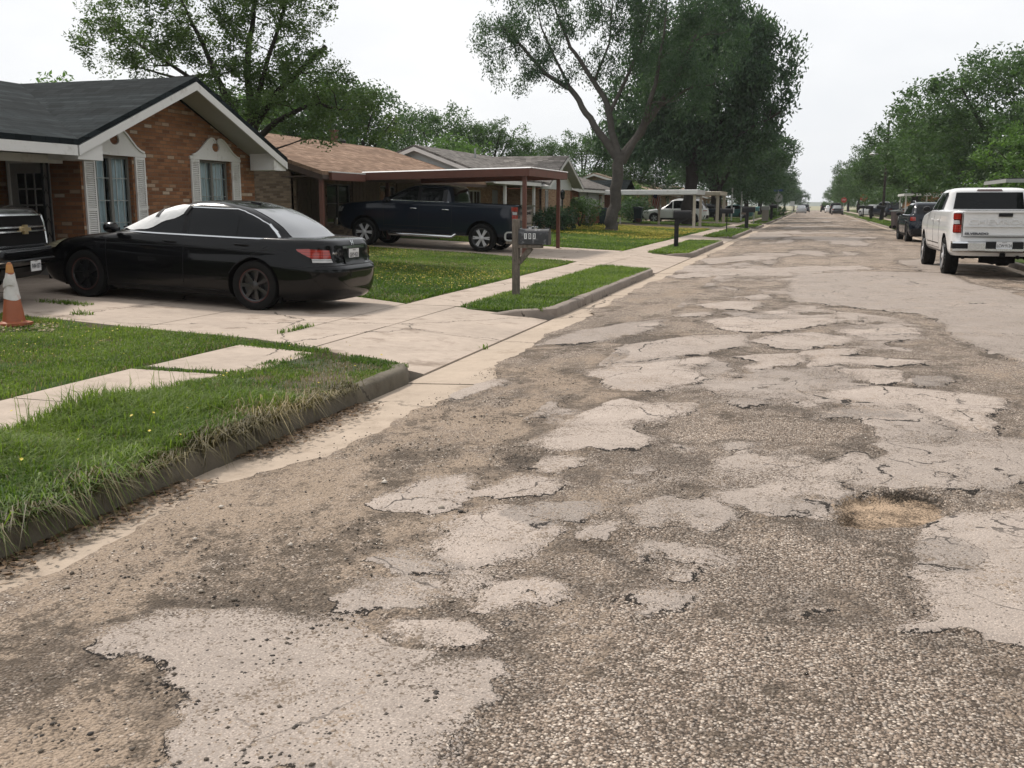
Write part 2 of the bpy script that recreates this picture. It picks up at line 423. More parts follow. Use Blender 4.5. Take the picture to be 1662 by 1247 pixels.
# ================================================================== road surface
PATCH=[(0.8,[(-2.38,2.73),(-2.39,2.87),(-2.23,3.06),(-2.00,3.17),(-1.81,3.15),(-1.67,3.08),(-1.55,3.17),(-1.41,3.10),(-1.31,2.99),(-1.12,2.97),(-0.96,3.00),(-0.87,2.93),(-0.86,2.70),(-0.87,2.50),(-0.90,2.38),(-0.91,2.26),(-1.57,2.07),(-1.71,2.26),(-1.82,2.45),(-1.99,2.65),(-2.14,2.65),(-2.28,2.67)]),(1,[(-1.44,3.09),(-1.36,3.21),(-1.20,3.23),(-1.05,3.21),(-0.98,3.12),(-1.01,3.02),(-1.12,2.97),(-1.28,2.98),(-1.39,3.02)]),(0.7,[(-1.70,3.34),(-1.65,3.52),(-1.45,3.63),(-1.33,3.59),(-1.27,3.41),(-1.32,3.30),(-1.45,3.20),(-1.61,3.24)]),(0.95,[(-1.39,3.72),(-1.29,3.78),(-1.16,3.73),(-1.15,3.61),(-1.26,3.45),(-1.35,3.58)]),(1,[(-1.16,3.44),(-1.14,3.65),(-0.98,3.73),(-0.85,3.70),(-0.84,3.58),(-0.93,3.45),(-1.06,3.32),(-1.13,3.33)]),(1,[(-1.57,3.98),(-1.59,4.40),(-1.48,4.64),(-1.32,4.66),(-1.03,4.37),(-1.10,4.08),(-1.22,3.84),(-1.36,3.76),(-1.50,3.84)]),(0.6,[(-1.76,3.76),(-1.65,3.92),(-1.50,3.84),(-1.36,3.76),(-1.37,3.65),(-1.56,3.63)]),(0.45,[(-1.37,4.51),(-1.28,4.75),(-1.04,4.83),(-0.86,4.72),(-0.94,4.49),(-1.18,4.37)]),(0.75,[(-0.97,4.38),(-0.84,4.62),(-0.76,4.49),(-0.80,4.25),(-0.92,4.22)]),(0.85,[(-2.09,4.81),(-1.98,5.08),(-1.81,5.28),(-1.69,5.06),(-1.64,4.56),(-1.74,4.45),(-1.95,4.48),(-2.11,4.54)]),(0.9,[(-1.63,4.90),(-1.52,5.27),(-1.30,5.23),(-1.15,5.09),(-1.27,4.87),(-1.32,4.78),(-1.45,4.74),(-1.56,4.79)]),(0.95,[(-1.48,5.42),(-1.47,5.65),(-1.31,5.74),(-1.21,5.66),(-1.27,5.45),(-1.31,5.25),(-1.40,5.28)]),(1,[(-1.68,6.00),(-1.60,6.43),(-1.58,6.89),(-1.47,7.35),(-1.35,7.61),(-1.09,7.51),(-0.80,7.59),(-0.75,7.34),(-0.86,7.02),(-0.95,6.80),(-1.09,6.80),(-1.06,6.52),(-0.87,6.24),(-0.87,6.12),(-1.00,5.96),(-1.15,5.97),(-1.27,5.94),(-1.33,5.80),(-1.44,5.80),(-1.58,5.91)]),(0.95,[(-1.92,8.83),(-1.71,9.37),(-1.40,9.54),(-0.91,10.06),(-0.82,9.78),(-0.93,9.13),(-0.76,8.69),(-0.93,8.30),(-1.16,7.97),(-1.35,8.01),(-1.54,8.01),(-1.70,8.53),(-1.81,8.61)]),(0.85,[(-1.95,10.50),(-1.69,11.14),(-1.20,11.69),(-0.65,11.86),(-0.57,10.91),(-1.03,10.10),(-1.49,9.58),(-1.84,9.34),(-1.83,9.87),(-1.86,10.27)]),(0.65,[(-2.91,10.49),(-2.74,11.90),(-2.20,12.93),(-1.81,13.32),(-1.78,12.07),(-2.03,11.24),(-2.46,10.72),(-2.82,10.52)]),(0.95,[(-2.06,12.46),(-1.89,12.84),(-1.72,12.82),(-1.80,12.42)]),(1,[(-1.84,13.74),(-1.54,14.28),(-1.28,14.20),(-1.54,13.54)]),(0.9,[(-3.06,7.89),(-2.88,8.24),(-2.47,8.36),(-2.46,8.07),(-2.56,7.60),(-2.67,7.37),(-2.78,7.14)]),(1,[(-0.71,10.06),(-0.46,10.28),(-0.10,10.46),(0.07,10.15),(-0.08,9.64),(-0.37,9.30),(-0.58,9.36),(-0.43,9.79)]),(1,[(-0.10,10.54),(0.23,10.87),(0.59,10.98),(0.60,10.75),(0.38,10.31),(0.70,10.34),(1.15,10.26),(1.12,9.99),(0.74,9.75),(0.29,9.75),(0.22,9.60),(-0.01,9.47),(0.07,10.08)]),(1,[(0.02,8.24),(0.20,8.44),(0.60,8.70),(0.95,8.61),(1.28,8.52),(1.54,8.42),(1.43,7.89),(1.29,7.62),(1.32,7.28),(1.20,6.99),(1.05,6.94),(0.93,7.20),(0.87,7.50),(0.75,7.89),(0.46,7.88),(0.24,7.94),(0.09,8.08)]),(0.3,[(0.85,9.09),(0.96,9.29),(1.21,9.33),(1.25,9.10),(1.11,8.75),(0.91,8.75)]),(0.95,[(0.29,9.50),(0.55,9.63),(0.87,9.55),(0.85,8.98),(0.67,8.72),(0.56,8.84),(0.38,9.06)]),(0.4,[(0.08,7.41),(0.25,7.63),(0.45,7.68),(0.68,7.63),(0.85,7.49),(0.78,7.29),(0.63,7.25),(0.44,7.30),(0.15,7.18)]),(0.55,[(-0.55,7.71),(-0.45,7.96),(-0.24,7.85),(-0.25,7.63),(-0.41,7.50)]),(0.55,[(-0.46,6.26),(-0.37,6.33),(-0.27,6.31),(-0.28,6.09),(-0.42,6.10)]),(0.7,[(0.38,6.45),(0.48,6.59),(0.75,6.59),(0.97,6.89),(1.19,6.95),(1.39,6.95),(1.55,6.91),(1.35,5.94),(1.11,5.74),(0.87,5.50),(0.75,5.55),(0.56,5.45),(0.35,5.39),(0.20,5.51),(0.36,5.69),(0.32,5.86),(0.40,6.03),(0.51,6.27)]),(0.55,[(-0.18,4.97),(-0.09,5.14),(0.07,5.21),(0.17,5.11),(0.07,4.89),(-0.08,4.85)]),(1,[(-1.66,15.43),(-1.27,16.07),(-0.69,16.06),(-0.60,15.41),(-0.83,14.71),(-1.22,14.75)]),(0.9,[(-1.75,14.15),(-1.31,14.42),(-1.20,13.89),(-1.67,13.56)]),(1,[(-0.62,14.48),(-0.23,15.04),(-0.16,14.33),(-0.54,14.08)]),(1,[(-1.30,13.20),(-0.86,13.85),(-0.52,13.56),(0.39,13.96),(0.40,13.34),(0.07,12.79),(-0.31,12.15),(-0.67,12.04),(-1.06,12.34)]),(1,[(0.35,12.55),(0.90,12.93),(1.34,13.06),(1.30,12.43),(0.90,12.15),(0.55,12.01),(0.37,12.25)]),(0.85,[(-0.31,11.95),(0.07,12.26),(0.54,11.82),(0.55,11.46),(0.24,11.03),(-0.06,10.71),(-0.38,10.85),(-0.62,11.29)]),(0.62,[(-0.38,19.08),(-0.29,22.58),(1.24,24.10),(3.01,24.26),(3.01,21.12),(3.37,19.71),(3.55,16.64),(2.14,9.81),(1.82,11.03),(1.60,12.13),(1.66,13.84),(1.47,14.68),(0.81,15.20),(0.24,15.82),(-0.25,16.19)]),(0.85,[(0.53,4.74),(0.66,5.01),(1.09,5.29),(1.29,5.35),(0.91,3.58),(0.68,3.60),(0.52,3.63),(0.41,3.61),(0.42,3.68),(0.52,3.77),(0.47,3.92),(0.48,4.13),(0.44,4.18),(0.47,4.30),(0.47,4.46)]),(0.5,[(0.47,4.42),(0.56,4.59),(0.69,4.63),(0.75,4.50),(0.70,4.30),(0.60,4.25),(0.50,4.28)]),(0.75,[(-0.69,4.16),(-0.64,4.30),(-0.55,4.28),(-0.33,4.26),(-0.30,4.11),(-0.38,3.93),(-0.46,3.88),(-0.41,4.04),(-0.48,4.14),(-0.56,4.16),(-0.63,3.98)]),(0.7,[(-0.66,3.62),(-0.56,3.72),(-0.34,3.72),(-0.38,3.61),(-0.51,3.44),(-0.55,3.44),(-0.54,3.56)]),(0.55,[(-0.00,3.60),(0.04,3.73),(0.17,3.74),(0.15,3.71),(0.03,3.58)]),(0.5,[(0.11,3.83),(0.24,3.81),(0.16,3.77)]),(0.8,[(-3.03,22.12),(-1.88,24.50),(1.29,26.46),(1.50,25.02),(-1.45,22.39),(-2.65,21.24)]),(0.8,[(-3.15,29.49),(-1.53,31.89),(-1.23,29.35),(-2.51,26.45)]),(0.55,[(-4.04,51.79),(-1.81,57.18),(-0.74,51.70),(-2.26,46.50)]),]
HOLES=[[(0.20,5.12),(0.29,5.30),(0.45,5.41),(0.59,5.45),(0.69,5.42),(0.69,5.23),(0.69,5.05),(0.53,4.83),(0.36,4.76),(0.22,4.78)],[(-1.80,5.58),(-1.74,5.71),(-1.63,5.89),(-1.50,5.84),(-1.49,5.58),(-1.53,5.46),(-1.67,5.42)],[(0.22,9.66),(0.33,9.82),(0.52,9.75),(0.36,9.62)],[(0.36,8.78),(0.43,9.02),(0.58,8.90),(0.47,8.75)],[(-0.22,8.72),(-0.14,8.96),(-0.07,8.82),(-0.12,8.64)],[(-2.09,11.53),(-1.73,11.75),(-1.27,11.67),(-1.62,11.01),(-1.96,10.83),(-2.16,10.96)],[(-1.08,6.73),(-0.95,6.80),(-0.83,6.80),(-0.92,6.56),(-1.04,6.56)],[(0.70,13.36),(0.89,13.61),(1.08,13.48),(0.87,13.18)],[(-0.95,4.21),(-0.85,4.30),(-0.74,4.25),(-0.66,4.09),(-0.72,3.99),(-0.86,4.03)],[(-0.16,14.47),(0.06,14.74),(0.46,14.66),(0.06,14.07),(-0.13,14.12)],]


def poly_sdf(P, poly):
    """signed distance (inside positive) and y-gradient sign of points P to a polygon"""
    A = np.array(poly); B = np.roll(A, -1, 0)
    d2 = np.full(len(P), 1e9); inside = np.zeros(len(P), bool); ny = np.zeros(len(P))
    for a, b in zip(A, B):
        e = b - a; w = P - a
        tt = np.clip((w @ e) / (e @ e + 1e-12), 0, 1)
        q = w - tt[:, None] * e; dd = (q * q).sum(1)
        c = dd < d2; d2[c] = dd[c]; ny[c] = q[c, 1]
        cond = ((a[1] <= P[:, 1]) != (b[1] <= P[:, 1]))
        xi = a[0] + (P[:, 1] - a[1]) / (b[1] - a[1] + 1e-12) * (b[0] - a[0])
        inside ^= cond & (P[:, 0] < xi)
    s = np.sqrt(d2); sg = np.where(inside, 1, -1)
    return s * sg, ny * sg / (s + 1e-6)

def vnoise(P, sc, seed=0, oct=3):
    """cheap smooth value noise in numpy, 0..1"""
    out = np.zeros(len(P)); amp = 1; tot = 0
    r = np.random.default_rng(seed); T = r.random((64, 64))
    for o in range(oct):
        q = P * sc * 2 ** o + o * 17.3
        i = np.floor(q).astype(int); f = q - i; f = f * f * (3 - 2 * f)
        g = lambda a, b: T[(i[:, 0] + a) % 64, (i[:, 1] + b) % 64]
        v = (g(0, 0) * (1 - f[:, 0]) + g(1, 0) * f[:, 0]) * (1 - f[:, 1]) + (g(0, 1) * (1 - f[:, 0]) + g(1, 1) * f[:, 0]) * f[:, 1]
        out += v * amp; tot += amp; amp *= .5
    return out / tot

def road_material():
    m, t, b = new_mat('chip_seal_road')
    p = geo_pos(t)
    A = lambda n: t.n('ShaderNodeAttribute', attribute_name=n).outputs['Fac']
    sdA, tone, edge, gy, hole, dirt = A('patch'), A('tone'), A('edge'), A('lip'), A('hole'), A('dirt')
    c = lambda v, k: t.math('MULTIPLY', t.math('SUBTRACT', v, .5), k)
    nA = t.noise(p, 3.2, 3, .6); nB = t.noise(p, 14, 3, .6); nC = t.noise(p, 70, 2, .6)
    wob = t.math('ADD', t.math('ADD', c(nA, .30), c(nB, .12)), c(nC, .04))
    sd = t.math('ADD', sdA, wob)
    # chips of stone bound in tar
    v1 = t.n('ShaderNodeTexVoronoi'); t.l(p, v1.inputs['Vector']); v1.inputs['Scale'].default_value = 78
    v2 = t.n('ShaderNodeTexVoronoi'); t.l(p, v2.inputs['Vector']); v2.inputs['Scale'].default_value = 130
    s1 = t.n('ShaderNodeSeparateColor'); t.l(v1.outputs['Color'], s1.inputs[0])
    s2 = t.n('ShaderNodeSeparateColor'); t.l(v2.outputs['Color'], s2.inputs[0])
    pal = [(0, (.072, .056, .044)), (.2, (.155, .118, .090)), (.42, (.262, .202, .156)), (.62, (.365, .292, .232)), (.8, (.31, .27, .235)), (1, (.62, .53, .44))]
    g1 = t.ramp(s1.outputs[0], pal); g2 = t.ramp(s2.outputs[0], pal)
    gap = t.smooth(v1.outputs['Distance'], .60, .34)
    gap2 = t.smooth(v2.outputs['Distance'], .64, .34)
    stones = t.mix(gap, t.mix(gap2, (.068, .053, .042), g2), g1)
    big = t.noise(p, .55, 4, .62)
    mid = t.noise(p, 2.1, 4, .65)
    mpl = t.n('ShaderNodeMapping'); t.l(p, mpl.inputs[0]); mpl.inputs['Scale'].default_value = (1.5, .10, 1)
    lane = t.noise(mpl.outputs[0], 1.0, 4, .6)
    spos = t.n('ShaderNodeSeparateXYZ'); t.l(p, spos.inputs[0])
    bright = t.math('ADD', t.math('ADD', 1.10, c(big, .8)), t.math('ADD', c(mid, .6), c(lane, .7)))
    bright = t.math('ADD', bright, t.math('MULTIPLY', t.smooth(spos.outputs[1], 6, 20), .34))  # gravel lightens down the street: grazing-angle brightening put into its colour
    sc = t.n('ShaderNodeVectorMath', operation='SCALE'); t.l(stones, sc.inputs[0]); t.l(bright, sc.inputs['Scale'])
    grain = t.math('ADD', t.math('MULTIPLY', s1.outputs[2], .6), t.math('MULTIPLY', s2.outputs[2], .4))
    # worn, tarry areas with fewer chips
    tn_ = t.math('ADD', t.math('ADD', t.noise(p, 1.3, 5, .68), c(nB, .45)), t.math('ADD', t.math('MULTIPLY', dirt, .075), c(grain, .16)))
    tar = t.math('MULTIPLY', t.smooth(tn_, .54, .66), .8)
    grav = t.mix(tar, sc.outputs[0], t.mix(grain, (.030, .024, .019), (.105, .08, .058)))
    # tan dust lying between and over the chips
    mp = t.n('ShaderNodeMapping'); t.l(p, mp.inputs[0]); mp.inputs['Scale'].default_value = (1.3, .6, 1)
    dn = t.math('ADD', t.noise(mp.outputs[0], 1.25, 5, .66), c(nB, .35))
    dm = t.math('MULTIPLY', t.smooth(t.math('ADD', dn, t.math('MULTIPLY', dirt, .17)), .52, .68), .93)
    dcol = t.mix(t.noise(p, 30, 3, .7), (.225, .168, .120), (.43, .338, .258))
    dk_ = t.math('MULTIPLY', t.smooth(t.math('ADD', t.noise(mp.outputs[0], .95, 5, .7), t.math('ADD', c(nB, .3), c(grain, .14))), .47, .58), t.math('MULTIPLY', dirt, .9))
    dm = t.math('MULTIPLY', dm, t.math('SUBTRACT', 1.0, dk_))
    grav = t.mix(t.math('MULTIPLY', dk_, .75), grav, t.mix(grain, (.035, .028, .021), (.115, .088, .064)))
    grav = t.mix(t.math('MULTIPLY', dm, t.smooth(t.math('ADD', t.math('ADD', nC, c(s1.outputs[1], .9)), t.math('MULTIPLY', dirt, .22)), .2, .62)), grav, dcol)
    # smooth patched asphalt, grey to pale
    fine = t.noise(p, 150, 2, .8); fine2 = t.noise(p, 6, 4, .65)
    pc = t.mix(tone, (.165, .152, .142), (.50, .425, .37))
    k = t.math('ADD', t.math('ADD', 1.0, c(fine, .6)), t.math('ADD', c(fine2, .5), c(big, .55)))
    ps = t.n('ShaderNodeVectorMath', operation='SCALE'); t.l(pc, ps.inputs[0]); t.l(k, ps.inputs['Scale'])
    pst = t.mix(.34, ps.outputs[0], t.mix(gap2, (.07, .058, .048), g2))
    # crumbs and pock marks on the patches
    crumb = t.math('MULTIPLY', t.smooth(v1.outputs['Distance'], .40, .28), t.smooth(t.math('ADD', s1.outputs[1], t.math('ADD', c(fine2, 1.1), c(mid, .9))), .80, .90))
    patch = t.mix(t.math('MULTIPLY', crumb, .9), pst, (.04, .033, .027))
    lost = t.smooth(t.math('ADD', t.math('ADD', mid, c(nB, .5)), c(grain, .6)), .62, .70)
    patch = t.mix(t.math('MULTIPLY', lost, .9), patch, grav)
    # some rims feather out into single chips, others break off sharply
    soft = t.math('MULTIPLY', t.smooth(t.noise(p, 1.7, 3, .6), .38, .58), .36)
    soft = t.math('MULTIPLY', soft, t.smooth(gy, .85, .1))
    sdg = t.math('ADD', sd, t.math('MULTIPLY', c(grain, 1.0), soft))
    mask = t.smooth(sdg, -.006, .010)
    base = t.mix(mask, grav, patch)
    # open cracks along the broken lips, with shade of the near lips painted in
    ed = t.math('ADD', edge, wob)
    width = t.math('ADD', .003, t.math('MULTIPLY', t.smooth(gy, .0, .8), .019))
    sy = t.n('ShaderNodeSeparateXYZ'); t.l(p, sy.inputs[0])
    width = t.math('MULTIPLY', width, t.math('MINIMUM', t.math('MAXIMUM', t.math('DIVIDE', sy.outputs[1], 9.0), .38), 1.2))
    width = t.math('MULTIPLY', width, t.smooth(t.noise(p, 2.7, 4, .7), .40, .56))
    crk = t.math('LESS_THAN', t.math('ABSOLUTE', t.math('ADD', ed, c(grain, .014))), width)
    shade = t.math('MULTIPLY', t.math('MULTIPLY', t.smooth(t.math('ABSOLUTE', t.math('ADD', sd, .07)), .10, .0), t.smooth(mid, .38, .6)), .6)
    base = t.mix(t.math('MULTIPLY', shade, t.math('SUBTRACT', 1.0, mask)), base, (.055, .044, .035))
    base = t.mix(t.math('MULTIPLY', crk, .93), base, (.018, .015, .013))
    # fine stray cracks
    wv = t.n('ShaderNodeVectorMath', operation='ADD'); t.l(p, wv.inputs[0])
    nz = t.n('ShaderNodeVectorMath', operation='SCALE'); t.l(t.noise(p, 2.2, 4, .65, out=1), nz.inputs[0]); nz.inputs['Scale'].default_value = .32; t.l(nz.outputs[0], wv.inputs[1])
    ve = t.voro(wv.outputs[0], 1.3, 'DISTANCE_TO_EDGE')
    fc = t.math('MULTIPLY', t.math('LESS_THAN', ve, t.math('MULTIPLY', t.smooth(fine2, .3, .7), .009)), t.math('MULTIPLY', t.smooth(big, .42, .55), mask))
    base = t.mix(t.math('MULTIPLY', fc, .8), base, (.035, .03, .027))
    # potholes down to the tan base course; shallow ravelled hollows elsewhere
    hd = t.math('ADD', hole, t.math('ADD', t.math('MULTIPLY', wob, .9), c(grain, .05)))
    hm = t.smooth(hd, -.005, .012)
    soil = t.mix(t.smooth(t.math('ADD', t.noise(p, 5, 6, .75), c(s2.outputs[0], .18)), .36, .60), (.11, .078, .052), (.42, .31, .215))
    rav = t.n('ShaderNodeVectorMath', operation='SCALE'); t.l(grav, rav.inputs[0]); rav.inputs['Scale'].default_value = .55
    rim = t.math('MULTIPLY', t.smooth(t.math('ABSOLUTE', t.math('SUBTRACT', hd, .018)), .05, .012), t.math('MULTIPLY', t.smooth(gy, .8, -.3), A('deep')))  # shade of the pothole's far wall painted as a dark rim
    base = t.mix(hm, base, t.mix(A('deep'), rav.outputs[0], soil))
    base = t.mix(t.math('MULTIPLY', rim, .9), base, (.028, .023, .018))
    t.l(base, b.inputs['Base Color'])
    b.inputs['Roughness'].default_value = .88
    b.inputs['Specular IOR Level'].default_value = .22
    st = t.math('SUBTRACT', 1.0, t.math('MULTIPLY', v1.outputs['Distance'], 1.2))
    st = t.math('ADD', st, t.math('MULTIPLY', t.math('SUBTRACT', 1.0, v2.outputs['Distance']), .4))
    hgt = t.math('MULTIPLY', st, t.math('SUBTRACT', 1.0, t.math('MULTIPLY', mask, .78)))
    hgt = t.math('ADD', hgt, t.math('MULTIPLY', fine, .3))
    hgt = t.math('ADD', hgt, t.math('MULTIPLY', mask, 1.5))
    hgt = t.math('SUBTRACT', hgt, t.math('MULTIPLY', t.math('MAXIMUM', crk, fc), 1.5))
    t.l(t.bump(hgt, 1.0, .009), b.inputs['Normal'])
    return m

def lerp_pts(y, pts):
    p = np.array(pts); return np.interp(y, p[:, 0], p[:, 1])

def build_road():
    ys = [-6, -3, -1, 0, 1, 1.5]
    y = 1.7
    while y < 34: ys.append(y); y += max(.011, .0058 * y)
    while y < 300: ys.append(y); y *= 1.035
    ys.append(300); ys = np.array(ys); nx = 400
    xl = lerp_pts(ys, [(-6, -3.05), (2.5, -3.12), (3.1, -3.05), (3.9, -2.95), (4.6, -3.1), (5.7, -2.78), (6.3, -2.72), (7, -2.9), (8.4, -2.62), (9.5, -2.95), (13, -3.0), (300, -3.0)])
    q = np.stack([ys, ys * 0], 1)
    xl = xl + np.where(ys < 60, (vnoise(q, 1.1, 3, 4) - .5) * .34 + (vnoise(q, 9, 5, 2) - .5) * .07, 0)
    u = np.linspace(0, 1, nx)
    X = xl[:, None] + (4.62 - xl[:, None]) * u[None, :]
    Y = np.repeat(ys[:, None], nx, 1)
    P = np.stack([X.ravel(), Y.ravel()], 1); n = len(P)
    sd = np.full(n, -.6); tone = np.full(n, .8); edge = np.full(n, 9.); lip = np.zeros(n); hole = np.full(n, -.6); deep = np.zeros(n)
    for tn, poly in PATCH:
        a = np.array(poly); lo = a.min(0) - .5; hi = a.max(0) + .5
        ix = np.where((P[:, 0] > lo[0]) & (P[:, 0] < hi[0]) & (P[:, 1] > lo[1]) & (P[:, 1] < hi[1]))[0]
        if not len(ix): continue
        s, g = poly_sdf(P[ix], poly)
        up = (s > sd[ix]); ins = s > -.04
        tone[ix] = np.where(ins | (up & (sd[ix] < -.04)), tn, tone[ix])
        k = np.abs(s) < np.abs(edge[ix])
        edge[ix] = np.where(k, s, edge[ix]); lip[ix] = np.where(k, g, lip[ix])
        sd[ix] = np.maximum(sd[ix], s)
    for j, poly in enumerate(HOLES):
        a = np.array(poly); lo = a.min(0) - .5; hi = a.max(0) + .5
        ix = np.where((P[:, 0] > lo[0]) & (P[:, 0] < hi[0]) & (P[:, 1] > lo[1]) & (P[:, 1] < hi[1]))[0]
        s, g = poly_sdf(P[ix], poly)
        k = np.abs(s) < np.abs(hole[ix]); lip[ix] = np.where((s > -.12) & k, g, lip[ix]); hole[ix] = np.maximum(hole[ix], s - (0 if j == 0 else .03))
        if j == 0: deep[ix] = np.where(s > -.15, 1, deep[ix])
    # thin remnants of older patching scattered between the traced ones
    mid_ = (P[:, 1] > 3.2) & (P[:, 1] < 26) & (P[:, 0] > -1.9)
    nr = vnoise(P * np.array([1., .62]), 1.15, 51, 4); sr = (nr - .59 - .03 * np.abs(P[:, 0] - .7)) * .9
    k = mid_ & (sr > sd); sd[k] = np.minimum(sr[k], .05); tone[k] = np.where(sd[k] > -.05, .45 + .5 * vnoise(P[k], .9, 9, 2), tone[k])
    k = mid_ & (np.abs(sr) < np.abs(edge)) & (sr > -.2); edge[k] = sr[k] * 3.5; lip[k] = np.where(vnoise(P[k], 2., 5, 2) > .52, .55, -.3)
    # farther on, the old patches run down the middle of the street
    far = P[:, 1] > 22
    nf = vnoise(P * np.array([1, .35]), .7, 21, 4)
    sf = (nf - .56 - .02 * np.abs(P[:, 0] - .5)) * 1.2
    k = far & (sf > sd); sd[k] = sf[k]; tone[k] = .55 + .4 * vnoise(P[k], .3, 8, 1)
    edge[k] = sf[k] * 2; lip[k] = .4
    dirt = np.clip((-.7 - P[:, 0]) / 1.1, 0, 1) * np.clip((12 - P[:, 1]) / 4, .25, 1)
    dirt = np.maximum(dirt, np.clip((P[:, 0] - 3.2) / .8, 0, 1) * .9 * (P[:, 1] > 12))
    Z = -.05 + .05 * (1 - ((P[:, 0] - .85) / 3.75) ** 2) + .012
    near = np.clip((30 - P[:, 1]) / 10, 0, 1)
    sm = lambda x, a, b_: (lambda q_: q_ * q_ * (3 - 2 * q_))(np.clip((x - a) / (b_ - a), 0, 1))
    wob = (vnoise(P, 4, 31, 3) - .5) * .12
    Z += near * (.013 * sm(sd + wob, -.02, .03) - (.010 + .034 * deep) * sm(hole + wob * 1.3, -.012, .03) + deep * .022 * (vnoise(P, 9, 14, 3) - .5) * (hole > -.02) + .022 * (vnoise(P, .8, 2, 3) - .5) + .008 * (vnoise(P, 7, 4, 2) - .5))
    V = np.column_stack([P, Z])
    r, cn = len(ys), nx
    i = np.arange(r - 1)[:, None] * cn + np.arange(cn - 1)[None, :]
    F = np.stack([i, i + 1, i + cn + 1, i + cn], -1).reshape(-1, 4)
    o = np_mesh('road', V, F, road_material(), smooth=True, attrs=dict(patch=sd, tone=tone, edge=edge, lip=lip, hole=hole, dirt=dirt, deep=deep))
    tag(o, kind='structure')
build_road()

# ================================================================== ground, kerbs, concrete
def ground_mat():
    m, t, b = new_mat('turf_soil')
    p = geo_pos(t)
    n1 = t.noise(p, .35, 5, .65); n2 = t.noise(p, 2.5, 4, .65); n3 = t.noise(p, 30, 3, .7)
    g = t.mix(t.smooth(n2, .3, .7), (.030, .060, .014), (.075, .115, .028))
    g = t.mix(t.math('MULTIPLY', t.smooth(n1, .5, .68), .7), g, (.16, .145, .03))
    g = t.mix(t.math('MULTIPLY', t.smooth(n3, .5, .7), .5), g, (.022, .035, .012))
    n4 = t.noise(p, 1.3, 5, .68); g = t.mix(t.math('MULTIPLY', t.smooth(n4, .50, .60), .8), g, t.mix(n3, (.055, .042, .026), (.17, .13, .085)))
    t.l(g, b.inputs['Base Color']); b.inputs['Roughness'].default_value = .9
    b.inputs['Specular IOR Level'].default_value = .1
    t.l(t.bump(n3, .9, .05), b.inputs['Normal'])
    return m
def soil_mat():
    m, t, b = new_mat('bare_soil')
    p = geo_pos(t)
    n = t.noise(p, 14, 5, .7); n2 = t.noise(p, 1.5, 4, .6)
    g = t.mix(n, (.045, .035, .022), (.16, .12, .08))
    t.l(t.mix(t.smooth(n2, .35, .6), g, (.035, .05, .016)), b.inputs['Base Color'])
    b.inputs['Roughness'].default_value = .95
    t.l(t.bump(n, .8, .03), b.inputs['Normal'])
    return m
def concrete_mat(name, c, var=.2, stain=.5):
    m, t, b = new_mat(name)
    p = geo_pos(t)
    n1 = t.noise(p, .7, 5, .62); n2 = t.noise(p, 7, 5, .68); n3 = t.noise(p, 110, 2, .7)
    k = t.math('ADD', 1.0, t.math('ADD', t.math('MULTIPLY', t.math('SUBTRACT', n1, .5), var * 2), t.math('ADD', t.math('MULTIPLY', t.math('SUBTRACT', n2, .5), var * 1.5), t.math('MULTIPLY', t.math('SUBTRACT', n3, .5), .25))))
    s = t.n('ShaderNodeVectorMath', operation='SCALE'); s.inputs[0].default_value = c; t.l(k, s.inputs['Scale'])
    st = t.math('MULTIPLY', t.smooth(t.math('ADD', t.noise(p, 1.9, 6, .7), t.math('MULTIPLY', t.math('SUBTRACT', n1, .5), .5)), .53, .74), stain)
    base = t.mix(st, s.outputs[0], (c[0] * .42, c[1] * .38, c[2] * .34))
    wv = t.n('ShaderNodeVectorMath', operation='ADD'); t.l(p, wv.inputs[0]); nz = t.n('ShaderNodeVectorMath', operation='SCALE'); t.l(t.noise(p, 1.6, 5, .68, out=1), nz.inputs[0]); nz.inputs['Scale'].default_value = .45; t.l(nz.outputs[0], wv.inputs[1])
    ve = t.voro(wv.outputs[0], .33, 'DISTANCE_TO_EDGE')
    ck = t.math('MULTIPLY', t.math('LESS_THAN', ve, .0035), t.smooth(n1, .42, .5))
    base = t.mix(t.math('MULTIPLY', ck, .85), base, (.04, .034, .026))
    pit = t.math('MULTIPLY', t.smooth(t.voro(p, 24), .16, .08), t.smooth(n2, .5, .6))
    base = t.mix(t.math('MULTIPLY', pit, .5), base, (.1, .08, .06))
    t.l(base, b.inputs['Base Color']); b.inputs['Roughness'].default_value = .86
    b.inputs['Specular IOR Level'].default_value = .25
    t.l(t.bump(t.math('SUBTRACT', t.math('ADD', n3, n2), t.math('MULTIPLY', ck, 3)), .35, .006), b.inputs['Normal'])
    return m
TURF = ground_mat(); SOIL = soil_mat()
CONC = concrete_mat('pale_concrete', (.40, .33, .272), .32, .8)
CONC_K = concrete_mat('kerb_concrete', (.235, .198, .168), .4, .8)
CONC_KD = concrete_mat('dirty_kerb_concrete', (.125, .108, .082), .5, .85)
CONC_G = concrete_mat('gutter_concrete', (.40, .325, .255), .25, .6)

def S(o): return tag(o, kind='structure')

def build_ground():
    prof = [(-700, gz(-30)), (-90, gz(-30)), (-30, gz(-30)), (-20, gz(-20)), (-12, gz(-12)), (-7, gz(-7)), (-5.2, .02), (-4.97, .018), (-4.96, -.32), (-3.9, -.33), (1, -.34), (5.09, -.33), (5.1, .045), (8, .05), (20, gz(20)), (40, gz(40)), (700, gz(40))]
    ys = [-40, 0, 20, 50, 90, 140, 200, 290, 300, 301, 420, 1500]
    rows = []
    for y in ys:
        rows.append([(x, y, (z if z > -.2 else (.0 if y > 300 else z))) for x, z in prof])
    mb = MB(); mb.grid(rows)
    S(mb.build('ground', TURF))
build_ground()

